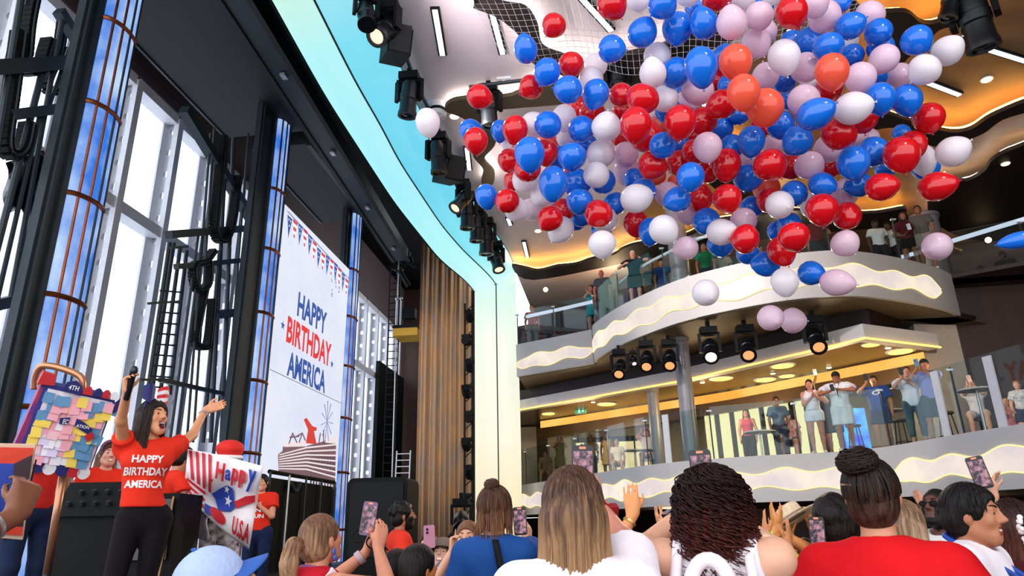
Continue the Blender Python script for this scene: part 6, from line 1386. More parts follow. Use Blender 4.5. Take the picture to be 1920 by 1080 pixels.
# woman with very long dark hair at the right edge + raised phone
p = place(1903, 985, 3.3, 12, 0, arms(pitch=.2, hd0=UPD, curl=.7, pole0=[-.9, 0, -.6]), 'woman with long dark red-brown hair behind the man in profile, phone raised', dict(skin=SK1, hair='#24100c', hair2='#5a2a1c', style='long', len=.5, strands=(260, .62), spread=.5, top='#4a1a1c', sleeve=.6, bottom='#22242c', blen=2), .012, hands={0: (1858, 908, .3)})
phone(1836, 886, 3.5, 'phone raised above the black-haired man at right', .078, .158, .16)
# patterned sleeve at the far right
p = place(2125, 1000, 2.0, -10, 0, arms(pitch=.2, hd0=[0, .1, 1], pole0=[-1, .3, .25], curl=.5), 'person cut by the right edge raising an arm in a black and white patterned sleeve', dict(skin='#c98468', hair='#2a1a14', style='short', top='#0f1016', pat=None, sleeve=1., bottom='#22242c', blen=2, flare=1.4), .012, hands={0: (1950, 765, .1)}, bulk=1.1)
q = MB(); rs_ = random.Random(9); me = p.shirt.data; bv = BVHTree.FromPolygons([v.co.copy() for v in me.vertices], [tuple(f.vertices) for f in me.polygons])
q2 = []
for i in range(46):
    t = rs_.uniform(-.1, .98); a = rs_.uniform(0, 6.28); ax = p.SH[0] + (p.EL[0] - p.SH[0]) * t; d = nv(p.EL[0] - p.SH[0]); u = nv(np.cross(d, [0, 0, 1.])); w_ = np.cross(d, u); dr = Vector(u * math.cos(a) + w_ * math.sin(a)); h_ = bv.ray_cast(Vector(ax) + dr * .5, -dr)
    if h_[0] is None: continue
    n = h_[1]; M = Matrix.Translation(h_[0] + n * .002) @ n.to_track_quat('Z', 'Y').to_matrix().to_4x4()
    for k in range(3): q.ball((M @ Vector((.009 * math.cos(k * 2.1 + i), .009 * math.sin(k * 2.1 + i), 0))), .009, 8, 6)
q.build('white_print', M_lettw, p.obj, 180)
# people just behind the front row
place(1700, 985, 3.5, 18, 0, arms(pitch=.2), 'woman with long straight ash-blonde hair right of the woman in red', dict(skin=SK1, hair='#7d5e46', hair2='#c9a98a', style='long', len=.42, strands=(260, .55), spread=.5, top='#3a3030', sleeve=.6, bottom='#22242c', blen=2), .012)
p = place(1566, 978, 3.4, 10, 0, arms(pitch=.2), 'person with tight black braided hair left of the woman in red', dict(skin=SK4, hair='#0e0a0a', hair2='#2a2220', style='afro', thick=.03, strands=(240, .24), curl=.008, spread=.3, top='#5a2a28', sleeve=.6, bottom='#22242c', blen=2), .012)
p = place(1757, 953, 4.3, 205, 0, arms(pitch=.25, mouth=0), 'bearded man in sunglasses and white tee with a silver chain, facing the camera', dict(skin=SK4, hair='#0d0a0a', style='short', thick=.006, top='#e9e2df', sleeve=.7, bottom='#22242c', blen=2, beard=1, glasses=1), .012, female=False, sw=.19)
q = MB(); q.tube([p.nk + np.array([.085 * math.sin(a), .09 * math.cos(a) + .02, .0 - .055 * max(0, math.cos(a))]) for a in np.linspace(0, 2 * PI, 25)[:-1]], .006, 6, True); q.build('chain', M_alu, p.obj, 180)
place(1783, 990, 4.7, 15, 0, arms(pitch=.1, hd0=[-.5, .2, .8], hn0=[.3, 1, .2], pole0=[-.6, 0, -.8], curl=.1), 'person hidden behind the profile man, one bare arm stretched up to the left', dict(skin=SK2, hair='#3a261c', style='short', top='#6a4a3a', sleeve=.4, bottom='#22242c', blen=2), .013, hands={0: (1722, 938, .05)})
p = place(1250, 1062, 2.85, 3, 0, arms(pitch=.2, hd0=[-.05, .1, 1], hn0=[0, 1, 0], pole0=[-.3, -.2, -1], curl=.12), 'person with wavy blonde hair low between two filming women, left hand raised', dict(skin='#e0975e', hair='#7a5634', hair2='#c79a62', style='long', len=.4, strands=(200, .5), curl=.009, spread=.7, top='#d9a08a', sleeve=.5, bottom='#22242c', blen=2), .0115, hands={0: (1181, 938, .1)}, name='person')
band(p, 0, .1, .034, .012, mat('gold_band', '#d9b06a', .3, .8), 'bracelet')
place(1262, 1030, 4.3, 5, 0, arms(pitch=.15, hd0=[-.35, .1, 1], hd1=[.1, .1, 1], curl=.15, pole0=[-.6, 0, -1], pole1=[.5, 0, -1]), 'person in the far crowd with both hands raised, left of the curly-haired woman', dict(skin='#cf9478', hair='#3a241a', style='short', top='#37403e', sleeve=.5, bottom='#22242c', blen=2), .0125, hands={0: (1231, 972, .0), 1: (1266, 966, .0)})
place(1238, 1040, 3.9, 0, 0, arms(pitch=.15, hd1=[0, .1, 1], hn1=[-1, .2, 0], curl=.12, pole1=[.6, 0, -1]), 'short person in the far crowd with one hand up, below the balcony front', dict(skin='#e0a070', hair='#4a3020', style='short', top='#4a3a34', sleeve=.5, bottom='#22242c', blen=2), .0125, hands={1: (1245, 970, .0)})
p = place(1462, 1048, 3.3, -5, 0, arms(pitch=.2, hd0=[-.2, .1, 1], hd1=[.3, .1, 1], hn0=[1, .2, 0], hn1=[-1, .2, 0], curl=.15, pole0=[-.5, 0, -1], pole1=[.5, 0, -1]), 'person with clapping hands and lime wristband right of the curly hair', dict(skin='#d98f52', hair='#2c1b14', style='short', top='#c98d78', sleeve=.5, bottom='#22242c', blen=2), .0115, hands={0: (1446, 968, .05), 1: (1466, 972, .05)})
M_lime = mat('lime_band', '#c3e63a', .4); band(p, 0, .12, .034, .02, M_lime, 'wristband')
p = place(1512, 1044, 4.05, 6, 0, arms(pitch=.2, hd0=[-.2, .1, 1], hd1=[.1, .2, 1], hn0=[1, .2, 0], hn1=[-1, .3, 0], curl=.8, pole0=[-.5, 0, -1], pole1=[.8, 0, -.7]), 'person holding up a straw hat, left of the braided hair', dict(skin='#e39a55', hair='#3a2418', style='short', top='#2a2426', sleeve=.4, bottom='#22242c', blen=2), .0115, hands={1: (1523, 968, .0), 0: (1476, 990, .0)})
band(p, 0, .12, .034, .02, M_lime, 'wristband')
hp_ = at_d(1488, 974, 3.95); vv = ray(1488, 974)
r = empty('straw_hat', hp_, 'pale straw hat held up in the crowd left of the braided hair', 'hat')
M = Matrix.Rotation(-.5, 4, 'Y') @ Matrix.Rotation(-.25, 4, 'X') @ Matrix.Scale(.84, 4); q = MB(); q.lathe([(.0, .1), (.06, .1), (.085, .085), (.095, .0), (.19, -.012), (.2, -.005), (.19, .0), (.1, .012)], 28, M); q.build('brim_and_crown', mat('straw', '#d9c2a0', .8, scale=40, var=.15), r, 60)
q = MB(); q.lathe([(.096, .005), (.098, .005), (.094, .03), (.09, .03)], 28, M); q.build('hat_band', mat('hat_band', '#8d7a66', .7), r)
place(1420, 1052, 3.9, 0, 0, arms(pitch=.2, hd1=[.1, .1, 1], hn1=[-1, .2, 0], curl=.2, pole1=[.5, 0, -1]), 'person half hidden behind the curly hair, right arm raised straight up', dict(skin='#b0714a', hair='#1c1210', style='short', top='#20242c', sleeve=.4, bottom='#22242c', blen=2), .0125, hands={1: (1449, 995, .0)})
p = place(1437, 1074, 2.9, 2, 0, arms(pitch=.2, hd0=[-.1, .1, 1], hd1=[.2, .1, 1], hn0=[1, .2, 0], hn1=[-1, .2, 0], curl=.2, pole0=[-.4, 0, -1], pole1=[.4, 0, -1]), 'person low behind the curly hair with both bare arms raised and a lime wristband', dict(skin='#cf8a58', hair='#5a3a28', style='short', top='#d0b0a8', sleeve=.4, bottom='#22242c', blen=2), .0115, hands={0: (1434, 990, .1), 1: (1482, 1006, .1)})
band(p, 1, .1, .034, .02, M_lime, 'wristband')
phone(1532, 996, 3.3, 'small phone held low beside the braided hair', .07, .13, -.05)
# light blue cap at lower left
p = place(405, 1106, 1.9, 82, 0, arms(pitch=.5), 'person in a pale blue baseball cap cut by the bottom edge', dict(skin=SK1, hair='#4a3424', style='short', top='#7a8aa8', sleeve=.6, bottom='#22242c', blen=2), .0115)
M_cap = mat('cap_pale', '#a9bde6', .8, bump=.2); q = MB(); G = []
for i in range(11):
    t = PI / 2 * i / 10 * 1.08; G.append([p.hp(.094 * math.sin(t) * math.sin(a), -.01 + .114 * math.sin(t) * math.cos(a), .035 + .108 * math.cos(t)) for a in np.linspace(0, 2 * PI, 33)])
q.grid(G); q.build('cap_crown', M_cap, p.obj, 180)
q = MB(); G = [[p.hp(.083 * math.sin(a) * (1 + .0 * t), .0 + .1 * math.cos(a) + .085 * t * math.cos(a) ** .5, .028 - .02 * t + .012 * math.cos(a * 2)) for a in np.linspace(-1.25, 1.25, 15)] for t in np.linspace(0, 1, 6)]; q.sheet(G, (0, 0, -.006)); q.build('cap_brim', mat('cap_blue', '#2a5cb0', .7), p.obj, 180)
q = MB(); q.ball(p.hp(0, -.01, .145), (.012, .012, .006), 10, 6); q.build('cap_button', MATS['cap_blue'], p.obj, 180)
# arm with a placard at far left
p = place(-190, 1010, 1.75, 8, 0, arms(pitch=.1, hd1=[.15, .3, 1], hn1=[-.4, .9, 0], pole1=[-.3, .2, -1], curl=1.1), 'person beyond the left edge, only a dark raised arm with a bracelet in view', dict(skin='#7a4a36', hair='#140e0c', style='short', top='#30262a', sleeve=.5, bottom='#22242c', blen=2), .0105, hands={1: (45, 915, .12)})
band(p, 1, .22, .036, .008, mat('silver_band', '#cfd3da', .3, .8), 'bracelet')
a, c, e, g = at_d(-30, 832, 2.05), at_d(66, 834, 2.1), at_d(42, 1012, 2.1), at_d(-30, 1006, 2.05); n = (c - a).cross(g - a).normalized()
r = empty('placard', g, 'blue, red and dark placard with a cream edge held up at the left edge', 'placard')
def quad(u0, u1, v0, v1, off): 
    f = lambda u, v: (a.lerp(c, u)).lerp(g.lerp(e, u), v) + n * off
    return [f(u0, v0), f(u1, v0), f(u1, v1), f(u0, v1)]
sgn = -1 if n.dot(Vector(CAM) - a) < 0 else 1
q = MB(); q.slab(quad(0, 1, 0, 1, 0), n * -.012 * sgn); q.build('board', mat('placard_cream', '#d9b89c', .6), r, 20, False)
for nm, u0, u1, v0, v1, m in (('red_band', 0, .98, .03, .2, mat('placard_red', '#d8402a', .6)), ('blue_field', 0, .62, .2, .8, mat('placard_blue', '#243f9e', .6)), ('dark_band', .62, .98, .1, .36, mat('placard_dark', '#3a2830', .6)), ('picture', .62, .98, .36, .68, mat('placard_picture', '#b0929c', .5, scale=30, color2='#8a6f7e')), ('dark_band', 0, .98, .8, .86, MATS['placard_dark']), ('red_band', 0, .98, .86, .95, MATS['placard_red'])):
    q = MB(); q.slab(quad(u0, u1, v0, v1, .004 * sgn), n * .002 * sgn); q.build(nm, m, r, 20, False)
q = MB(); q.slab([at_d(50, 925, 2.0), at_d(66, 862, 2.0), at_d(69, 862, 2.0), at_d(54, 928, 2.0)], n * .004); thing_mesh(q, 'flat_phone', M_black, 'dark phone seen edge-on in the raised hand at far left', 'phone')
# small heads at bottom centre
place(786, 1066, 3.3, 55, 0, arms(pitch=.1), 'child with short black hair cut by the bottom edge below the man in red', dict(skin='#c07a4a', hair='#100c0c', style='short', thick=.02, top='#e06a2a', sleeve=.5, bottom='#22242c', blen=2), .012)
place(745, 1072, 3.5, 20, 0, arms(), 'person with black hair, mostly below the frame, left of the black-haired child', dict(skin=SK2, hair='#0e0a0a', style='short', thick=.02, top='#20242c', sleeve=.5, bottom='#22242c', blen=2), .0125)
p = place(829, 1043, 5.1, 196, 0, arms(pitch=.45, mouth=1), 'man in a grey brimmed hat looking up, near the curtain', dict(skin='#c99a84', hair='#5a4a40', style='short', top='#5a5248', sleeve=.6, bottom='#22242c', blen=2), .0125, female=False)
q = MB(); M = Matrix.Translation(p.hp(0, -.01, .055)) @ Matrix(p.R.tolist()).to_4x4(); q.lathe([(0, .1), (.07, .095), (.09, .07), (.098, .0), (.15, -.02), (.152, -.012), (.1, .006)], 24, M); q.build('brimmed_hat', mat('hat_grey', '#6e6258', .8), p.obj, 60)
place(866, 1078, 4.2, 190, 0, arms(pitch=.6, hd1=[-.05, .0, 1], pole1=[.5, 0, -1], point=1, curl=1.2), 'fair child looking up and pointing one finger at the balloons', dict(skin='#e0a688', hair='#c29a6a', style='short', top='#c9b09c', sleeve=.4, bottom='#22242c', blen=2), .0115, hands={1: (848, 1012, -.05)})
p = place(803, 1024, 5.4, 188, 0, arms(pitch=.2, hd1=[0, .1, 1], pole1=[.6, .2, -.8], curl=.8), 'woman with dark hair holding a pink phone up in front of the curtain', dict(skin='#c99080', hair='#3a1c16', style='long', len=.32, top='#3a2a26', sleeve=.5, bottom='#22242c', blen=2), .0125, hands={1: (803, 1012, -.3)})
phone(805, 1006, 5.0, 'pink phone held before the curtain', .08, .155, .05, screen=False, color=mat('phone_pink', '#b5778f', .4))
place(877, 1010, 4.6, 192, 0, arms(pitch=.05, mouth=1), 'woman with long light brown hair in a grey tee, left of the navy tee', dict(skin='#d09a80', hair='#6e4a34', hair2='#a07a58', style='long', len=.36, top='#5b6270', sleeve=.6, bottom='#22242c', blen=2), .0125)
for pts, lb in (([(808, 1004), (826, 1032), (832, 1060)], 'black stair handrail in front of the curtain, left one'), ([(842, 1035), (841, 1012), (850, 1003), (862, 1022), (866, 1050)], 'black curved stair handrail in front of the curtain, right one')):
    q = MB(); q.tube([tuple(v) for v in spline([tuple(at_d(x, y, 9.)) for x, y in pts] + [tuple(Vector(at_d(*pts[-1], 9.)) + Vector((.05, 0, -1.3)))], 5)], .03, 8); thing_mesh(q, 'handrail', M_black, lb, 'handrail')
yoke_light(at_y(865, 945, 20), (.1, -.6, -.3), 1.3, 'black moving light low beside the arch leg behind the crowd', 'stage lights on the tower base')
# ================================================================ people on the stage
ST = ZS
RED = '#e2331f'
def hip_pose(p):
    p.pel[0] -= .04; p.HP[0][0] -= .04; p.HP[1][0] -= .04; p.KN[1][1] += .06; p.AN[0][0] -= .05; p.AN[0][1] -= .08; p.KN[0][1] -= .0
pr = place(287, 783, 5.2, 178, ST, arms(yaw=-38, pitch=.16, mouth=2, hd1=[.05, .2, 1], hn1=[-.6, .8, 0], hd0=[-.9, .25, .35], hn0=[.2, 1, .3], curl=(.12, 1.0), pole1=[.9, -.1, -.4], pole0=[-.3, -.3, -1], f=hip_pose), 'presenter in a red tee and black flared trousers, arms flung wide with a microphone', dict(skin='#d9986f', hair='#1a100e', hair2='#2e1b16', style='long', len=.36, top='#e0331f', sleeve=.42, flare=.1, hem=.98, waist=.2, bottom='#141014', blen=2, bflare=.075, shoes='#151515', strands=(150, .5), spread=.25, lip='#b0343a'), .0088, hands={1: (241, 703, -.42), 0: (404, 765, .56)}, bulk=.86, sw=.155, hw=.088)
surf_text(pr, [('HAPPY', .2), ('BIRTHDAY', .27), ('AMERICA', .24)], M_lettw, True, 1.275, .052, gap=.032)
W, D, N_ = hand_world(pr, 1, .07); mr = empty('microphone', W - D * .09, 'black handheld microphone raised in the hand of the presenter', 'microphone')
MM = Matrix.Translation(W + N_ * .025 - mr.location) @ (D * .9 + Vector((.15, 0, 0))).to_track_quat('Z', 'Y').to_matrix().to_4x4()
q = MB(); q.lathe([(.016, -.13), (.019, -.12), (.022, .03), (.024, .05)], 16, MM); q.build('handle', M_black, mr); q = MB(); q.ball((0, 0, 0), (.028, .028, .034), 14, 10); q.v = [tuple(MM @ (Vector(v) + Vector((0, 0, .075)))) for v in q.v]; q.build('grille', mat('mic_grille', '#3c3f44', .35, .7), mr)
# headband bow
q = MB(); q.tube([pr.hp(.09 * math.sin(a), .01, .04 + .095 * math.cos(a)) for a in np.linspace(-1.4, 1.4, 16)], .008, 6); q.build('headband', M_navy, pr.obj, 180)
for sg in (-1, 1):
    q = MB(); G = []
    for i in range(9):
        t = i / 8; q.cur = 0; G.append([pr.hp(sg * (.008 + .11 * t), .02 + .03 * math.sin(PI * t) + .02 * (j / 5 - .5), .15 + (.018 + .055 * math.sin(PI * min(1, .25 + t * .6)) ) * (j / 5 * 2 - 1) + .02 * t) for j in range(6)])
    m_ = [mat('bow_red', '#d4232e', .6), M_wp] if sg < 0 else [M_navy, M_navy]
    for j in range(5):
        q.cur = j % 2; q.sheet([[row[j], row[j + 1]] for row in G], (0, .004, 0))
    q.build('bow_loop', m_, pr.obj, 40)
band(pr, 0, .1, .034, .014, M_alu, 'bracelet')
p = place(203, 853, 7.4, 165, ST, arms(pitch=.05, mouth=1), 'laughing woman with a purple flower crown behind the console', dict(skin='#d9a08a', hair='#4a3228', hair2='#8a6a50', style='long', len=.3, top=RED, sleeve=.55, bottom='#20242e', blen=2, shoes='#222222'), .0115)
q = MB()
for i in range(13): a = -1.5 + 3.0 * i / 12; q.ball(p.hp(.085 * math.sin(a), .045 + .0 * a, .045 + .09 * math.cos(a)), .02, 8, 6)
q.build('flower_crown', mat('crown_purple', '#5a3a68', .7, scale=40, color2='#8a5a7a'), p.obj, 180)
p = place(343, 862, 7.2, 70, ST, arms(pitch=-.35, lean=(0, .16), hd1=[.1, 1, 0], hd0=[0, 1, 0], pole1=[.4, -.3, -1]), 'dark-haired person in a red tee bending over the big banner', dict(skin=SK2, hair='#120c0c', style='short', thick=.028, top=RED, sleeve=.55, bottom='#20242e', blen=2, shoes='#222222'), .0115, hands={1: (398, 915, -.1), 0: (395, 905, .3)})
p = place(93, 800, 6.9, 150, ST, arms(), 'person in a red shirt and navy jeans standing behind the note board', dict(skin=SK3, hair='#1a1210', style='short', top='#d8302a', sleeve=.6, bottom='#222c4a', blen=2, shoes='#222222'), .0125)
# banner holder with red hat
p = place(429, 862, 7.5, 172, ST, arms(pitch=-.1, hd0=[-.6, .6, -.2], hd1=[.5, .7, -.2], curl=.9), 'performer in a puffy red hat, white gloves and zebra-striped suit behind the banner', dict(skin='#e8e2e2', hair='#e8e2e2', style='bald', top='#f1edf0', pat='#15151a', sleeve=2., bottom='#f1edf0', bpat='#15151a', blen=2, shoes='#d8d8d8', lip='#e0c8c8'), .0115, hands={1: (398, 948, -.5), 0: (448, 965, -.5)})
F = Field(p.H - [.25, .25, .1], p.H + [.25, .25, .35], .012); F.ell(p.hp(0, .0, .12), (.15, .15, .095), 0, R=p.R); F.ell(p.hp(0, .0, .07), (.13, .13, .05), .02, R=p.R); o = link('puffy_hat', net_mesh(F, 'puffy_hat', [mat('hat_red', '#d8231c', .8, bump=.3)])); o.parent = p.obj
q = MB(); q.tube([p.hp(.125 * math.sin(a), .125 * math.cos(a), .03) for a in np.linspace(0, 2 * PI, 25)[:-1]], .024, 8, True); q.build('hat_trim', M_wp, p.obj, 180)
for i in (0, 1):
    F = Field(p.hand[i][0] - .22, p.hand[i][0] + .22, .011); hs = p.hand[i]; p.hand_prims(F, i); F.F -= .01; o = link('white_glove', net_mesh(F, 'glove', [mat('glove_white', '#efecf2', .8)])); o.parent = p.obj
    band(p, i, .25, .052, .05, M_black, 'cuff')
# banner
dBn = 6.9
def bn(u, v, dd=0.):
    """u,v in 0..1 across the banner's pixel quad with drape"""
    tl, tr, bl_, br = (352, 842), (492, 874), (345, 920), (466, 1030)
    x = (1 - v) * ((1 - u) * tl[0] + u * tr[0]) + v * ((1 - u) * bl_[0] + u * br[0]); y = (1 - v) * ((1 - u) * tl[1] + u * tr[1]) + v * ((1 - u) * bl_[1] + u * br[1])
    y += 12 * math.sin(u * PI) * (v - .2) ; return at_d(x, y, dBn - .25 * u + .05 * math.sin(u * 11 + v * 3) + .05 * math.sin(v * 9 + u * 4) + dd)
r = empty('banner', bn(.5, 1), 'big red, white and blue banner reading Happy with stripes and stars, held up on stage', 'banner')
NUv, NVv = 34, 22
q = MB(); q.sheet([[bn(i / NUv, j / NVv) for i in range(NUv + 1)] for j in range(NVv + 1)], (0, .012, 0)); q.build('cloth', mat('banner_cloth', '#f4eef2', .75), r, 180, False)
def bpatch(nm, u0, u1, v0, v1, m, sk_=0., dd=-.02, n=10):
    q = MB(); q.grid([[bn(u0 + (u1 - u0) * i / n + sk_ * j / n, v0 + (v1 - v0) * j / n, dd) for i in range(n + 1)] for j in range(n + 1)]); return q.build(nm, m, r, 180, False)
MR, MBl = mat('banner_red', '#d0202c', .7), mat('banner_blue', '#2846ae', .7)
for k in range(4): bpatch('red_stripe', .02 + .085 * k, .06 + .085 * k, .02, .62, MR, .06)
for k in range(3): bpatch('red_stripe', .02, .3, .66 + .11 * k, .71 + .11 * k, MR, .0)
def bshape(nm, P, m, dd=-.03):
    c = np.mean(P, 0); q = MB(); n = len(P)
    for i in range(n):
        A, B = np.array(P[i]), np.array(P[(i + 1) % n]); pts = [[bn(*(c + (A + (B - A) * s_ - c) * t), dd) for s_ in (0, .5, 1)] for t in (0.02, .35, .7, 1)]; q.grid(pts)
    return q.build(nm, m, r, 180, False)
def btextb(t, u0, u1, v0, v1, m, nm='lettering', dd=-.04, arc=0.):
    vs, fs = fit_text(t, .04); q = MB(); q.add([bn(u0 + (u1 - u0) * a, v1 + (v0 - v1) * b_ - arc * math.sin(PI * a), dd) for a, b_ in vs], fs); return q.build(nm, m, r, None, False)
btextb('H', .4, .52, .1, .36, MR); btextb('a', .53, .61, .17, .32, MBl); btextb('p', .62, .71, .13, .36, MR); btextb('p', .72, .81, .12, .35, MR); btextb('y', .83, .94, .08, .36, MBl)
btextb('U.S.A', .72, .98, .72, .95, MR)
bshape('blue_star_field', [(.38, .62), (.5, .46), (.58, .38), (.66, .4), (.72, .62), (.66, .7), (.5, .78), (.44, .66)], MBl)
for c_, s_ in (((.36, .42), .035), ((.58, .44), .05), ((.62, .58), .07), ((.3, .12), .03)): bshape('star', [(c_[0] + (s_ if i % 2 == 0 else s_ * .4) * math.sin(PI * i / 5) * .8, c_[1] - (s_ if i % 2 == 0 else s_ * .4) * math.cos(PI * i / 5) * 1.2) for i in range(10)], M_wp if c_[0] > .55 else MR, -.045)
bshape('red_swoosh', [(.7, .55), (.84, .42), (.97, .36), (.98, .44), (.86, .52), (.74, .62)], MR); bshape('red_disc', [(.5 + .12 * math.sin(a), .86 + .09 * math.cos(a)) for a in np.linspace(0, 2 * PI, 16)[:-1]], MR); bshape('blue_wave', [(.3, .84), (.42, .8), (.4, .95), (.32, .97)], MBl)
q = MB(); q.sheet([[at_d(348 + 42 * u + 3 * math.sin(v * 8), 920 + 84 * v + 12 * u, 6.85 + .08 * math.sin(u * 8 + v * 4)) for u in np.linspace(0, 1, 9)] for v in np.linspace(0, 1, 9)], (0, .012, 0)); q.build('silver_lining', mat('foil', '#c9bcc4', .3, .5, bump=.6, bscale=14), r, 180, False)
# woman right of the banner
p = place(492, 905, 9.6, 195, ST, arms(yaw=12, roll=.1, mouth=1, hd0=[.6, .6, .6], hd1=[-.6, .6, .6], hn0=[1, 0, 0], hn1=[-1, 0, 0], pole0=[-.8, -.2, -.8], pole1=[.8, -.2, -.8]), 'smiling woman with long black hair, red tee and navy jeans clapping beside the banner', dict(skin='#d99a78', hair='#0e0a0c', style='long', len=.4, top=RED, sleeve=.55, bottom='#1c2748', blen=2, shoes='#222222'), .0108, hands={0: (477, 940, -.25), 1: (474, 942, -.25)})
surf_text(p, [('KS', .1), ("IN'", .14), ('FUN', .17)], M_lettw, True, 1.27, .055, gap=.03)
# ================================================================ people on the balconies
def bal_person(px, py, floor, face, label, look, s=1., sit=None, hands=None, h=.02, setup=None, name='person', **kw):
    look.setdefault('shoes', '#d8d4d0'); look.setdefault('face', False); hz = (1.605 if sit is None else 1.605 + sit + .1 - .93) * s
    w = at_z(px, py, floor + hz); d = (Vector(w) - Vector(CAM)).dot(Vector(ray(960, 540))) / Vector(ray(960, 540)).length_squared
    return place(px, py, d, face, floor, setup or arms(pitch=.1), label, look, h, sit=sit, hands=hands, **kw)
L1, L2 = 3.0, 7.3
UPH = arms(hd0=[0, .2, 1], hd1=[0, .2, 1], curl=.7, pitch=.05)
def bphone(px, py, p, lab, dd=-.05, col='#15161a', lens=True):
    d = (p.T @ Vector(p.H) - Vector(CAM)).dot(Vector(ray(960, 540))) / Vector(ray(960, 540)).length_squared
    return phone(px, py, d + dd, lab, .085, .16, .1, screen=False, color=mat('phone_' + col.lstrip('#'), col, .3))
p = bal_person(1517, 721, L1, 188, 'clapping woman in white top and white shorts at the lower balcony glass', dict(skin='#d08a70', hair='#3a2018', style='long', len=.3, top='#efe4ea', sleeve=0, hem=.98, bottom='#efe8f0', blen=.42), setup=arms(hd0=[.3, .3, 1], hd1=[-.3, .3, 1], hn0=[1, 0, 0], hn1=[-1, 0, 0], mouth=1), hands={0: (1526, 737, -.25), 1: (1522, 738, -.25)}, bulk=1.08)
p = bal_person(1550, 727, L1, 180, 'man in dark clothes behind the capped man, one arm up with a white phone', dict(skin='#7a4a34', hair='#5a3020', style='short', top='#23242c', sleeve=.6, bottom='#20222a', blen=.8), s=1.11, female=False, setup=arms(hd1=[0, .1, 1], curl=.8), hands={1: (1528, 703, .0)})
bphone(1528, 698, p, 'white phone held up above the clapping woman', -.1, '#e6e8ee')
p = bal_person(1567, 707, L1, 186, 'man in black cap, white tee and white shorts filming on the lower balcony', dict(skin='#a8694a', hair='#120e0e', style='short', top='#ece6e8', sleeve=.7, hem=.9, bottom='#e6e2e4', blen=.85, loose=.01), s=1.04, female=False, sw=.2, setup=arms(pole0=[-1, 0, -.2], pole1=[1, 0, -.3], hd0=[.9, .3, .2], hd1=[-.6, .5, .6], curl=.8), hands={0: (1568, 729, -.3), 1: (1560, 728, -.3)}, bulk=1.12)
def cap(p, col, back=False):
    m = mat('cap_' + col.lstrip('#'), col, .8); q = MB(); q.grid([[p.hp(.09 * math.sin(t) * math.sin(a), -.01 + .112 * math.sin(t) * math.cos(a), .035 + .1 * math.cos(t)) for a in np.linspace(0, 2 * PI, 21)] for t in np.linspace(0, 1.65, 8)]); q.build('cap_crown', m, p.obj, 180)
    sg = -1 if back else 1; q = MB(); q.sheet([[p.hp(.08 * math.sin(a), sg * (.08 * math.cos(a) + .03 + .07 * t), .035 - .01 * t) for a in np.linspace(-1.2, 1.2, 9)] for t in (0, .5, 1)], (0, 0, -.006)); q.build('cap_brim', m, p.obj, 180)
cap(p, '#101116'); bphone(1560, 727, p, 'black phone in the hands of the man in white', -.38)
q = MB(); q.tube([p.nk + np.array([-.05, .1, .03]), p.che + np.array([.0, .16, .0]), p.che + np.array([0, .165, -.12])], .008, 6); q.tube([p.nk + np.array([.05, .1, .03]), p.che + np.array([.0, .16, .0])], .008, 6); q.build('lanyard', M_black, p.obj)
p = bal_person(1638, 714, L1, 180, 'man in a blue printed tee raising a phone, right of the man in white', dict(skin='#b07a5a', hair='#1a1210', style='short', top='#1d479e', sleeve=.7, hem=.88, bottom='#2c3f6e', blen=.7, loose=.012), s=1.02, female=False, sw=.195, setup=arms(hd1=[0, .1, 1], curl=.8), hands={1: (1623, 712, -.15)}, bulk=1.1)
surf_text(p, [('O', .16)], M_lettw, True, 1.26, .1); bphone(1623, 707, p, 'phone raised by the man in the blue tee', -.2)
p = bal_person(1699, 697, L1, 170, 'woman in a loose white tee filming behind the glass', dict(skin='#c98f74', hair='#4a2e20', style='short', top='#e8e8f2', sleeve=.6, hem=.84, bottom='#2c4a58', blen=1.6, loose=.014), setup=UPH, hands={0: (1692, 702, -.25), 1: (1688, 702, -.25)})
bphone(1689, 696, p, 'dark phone held by the woman in the loose white tee', -.32)
p = bal_person(1733, 684, L1, 176, 'man in a backwards black cap and lavender tee holding a phone to his face', dict(skin='#b47a5c', hair='#14100e', style='short', top='#7d83c2', sleeve=.55, hem=.86, bottom='#2a4a55', blen=.9), s=1.05, female=False, sw=.2, setup=UPH, hands={0: (1726, 684, -.25), 1: (1717, 684, -.25)})
cap(p, '#121318', True); bphone(1718, 680, p, 'pale blue phone of the man in the backwards cap', -.35, '#5b86a0')
p = bal_person(1822, 722, L1, 180, 'seated person in pale top and light shorts filming at a tall table', dict(skin='#d3a08c', hair='#8a6a58', style='short', top='#c9c4cc', sleeve=.4, bottom='#d9dce6', bpat='#8a93a8', blen=.7), sit=.72, setup=UPH, hands={0: (1822, 716, -.3), 1: (1812, 716, -.3)})
bphone(1817, 710, p, 'pink phone of the seated person at the tall table', -.35, '#c98fa0')
p = bal_person(1906, 722, L1, 190, 'fair-haired child in a white dotted shirt at the right edge of the lower balcony', dict(skin='#dba58c', hair='#a8683a', style='short', top='#e6e2ea', pat='#9aa0b4', sleeve=.6, bottom='#2a3350', blen=.7), s=.82)
p = bal_person(1886, 752, L1, 185, 'seated woman in a red floral top clapping beside the fair-haired child', dict(skin='#c58a70', hair='#3a221a', style='long', len=.3, top='#a82c3c', pat='#c98a98', sleeve=.5, bottom='#28304a', blen=1.2), sit=.3, s=.95, setup=arms(hd0=[.3, .3, 1], hd1=[-.3, .3, 1]), hands={0: (1889, 762, -.3), 1: (1884, 762, -.3)})
p = bal_person(1476, 778, L1, 185, 'seated man in a red and white striped shirt at left of the clapping woman', dict(skin='#c08068', hair='#2a1c16', style='short', top='#b93a4a', pat='#e6d2d6', sleeve=.6, bottom='#3a4258', blen=.8), sit=.47, female=False)
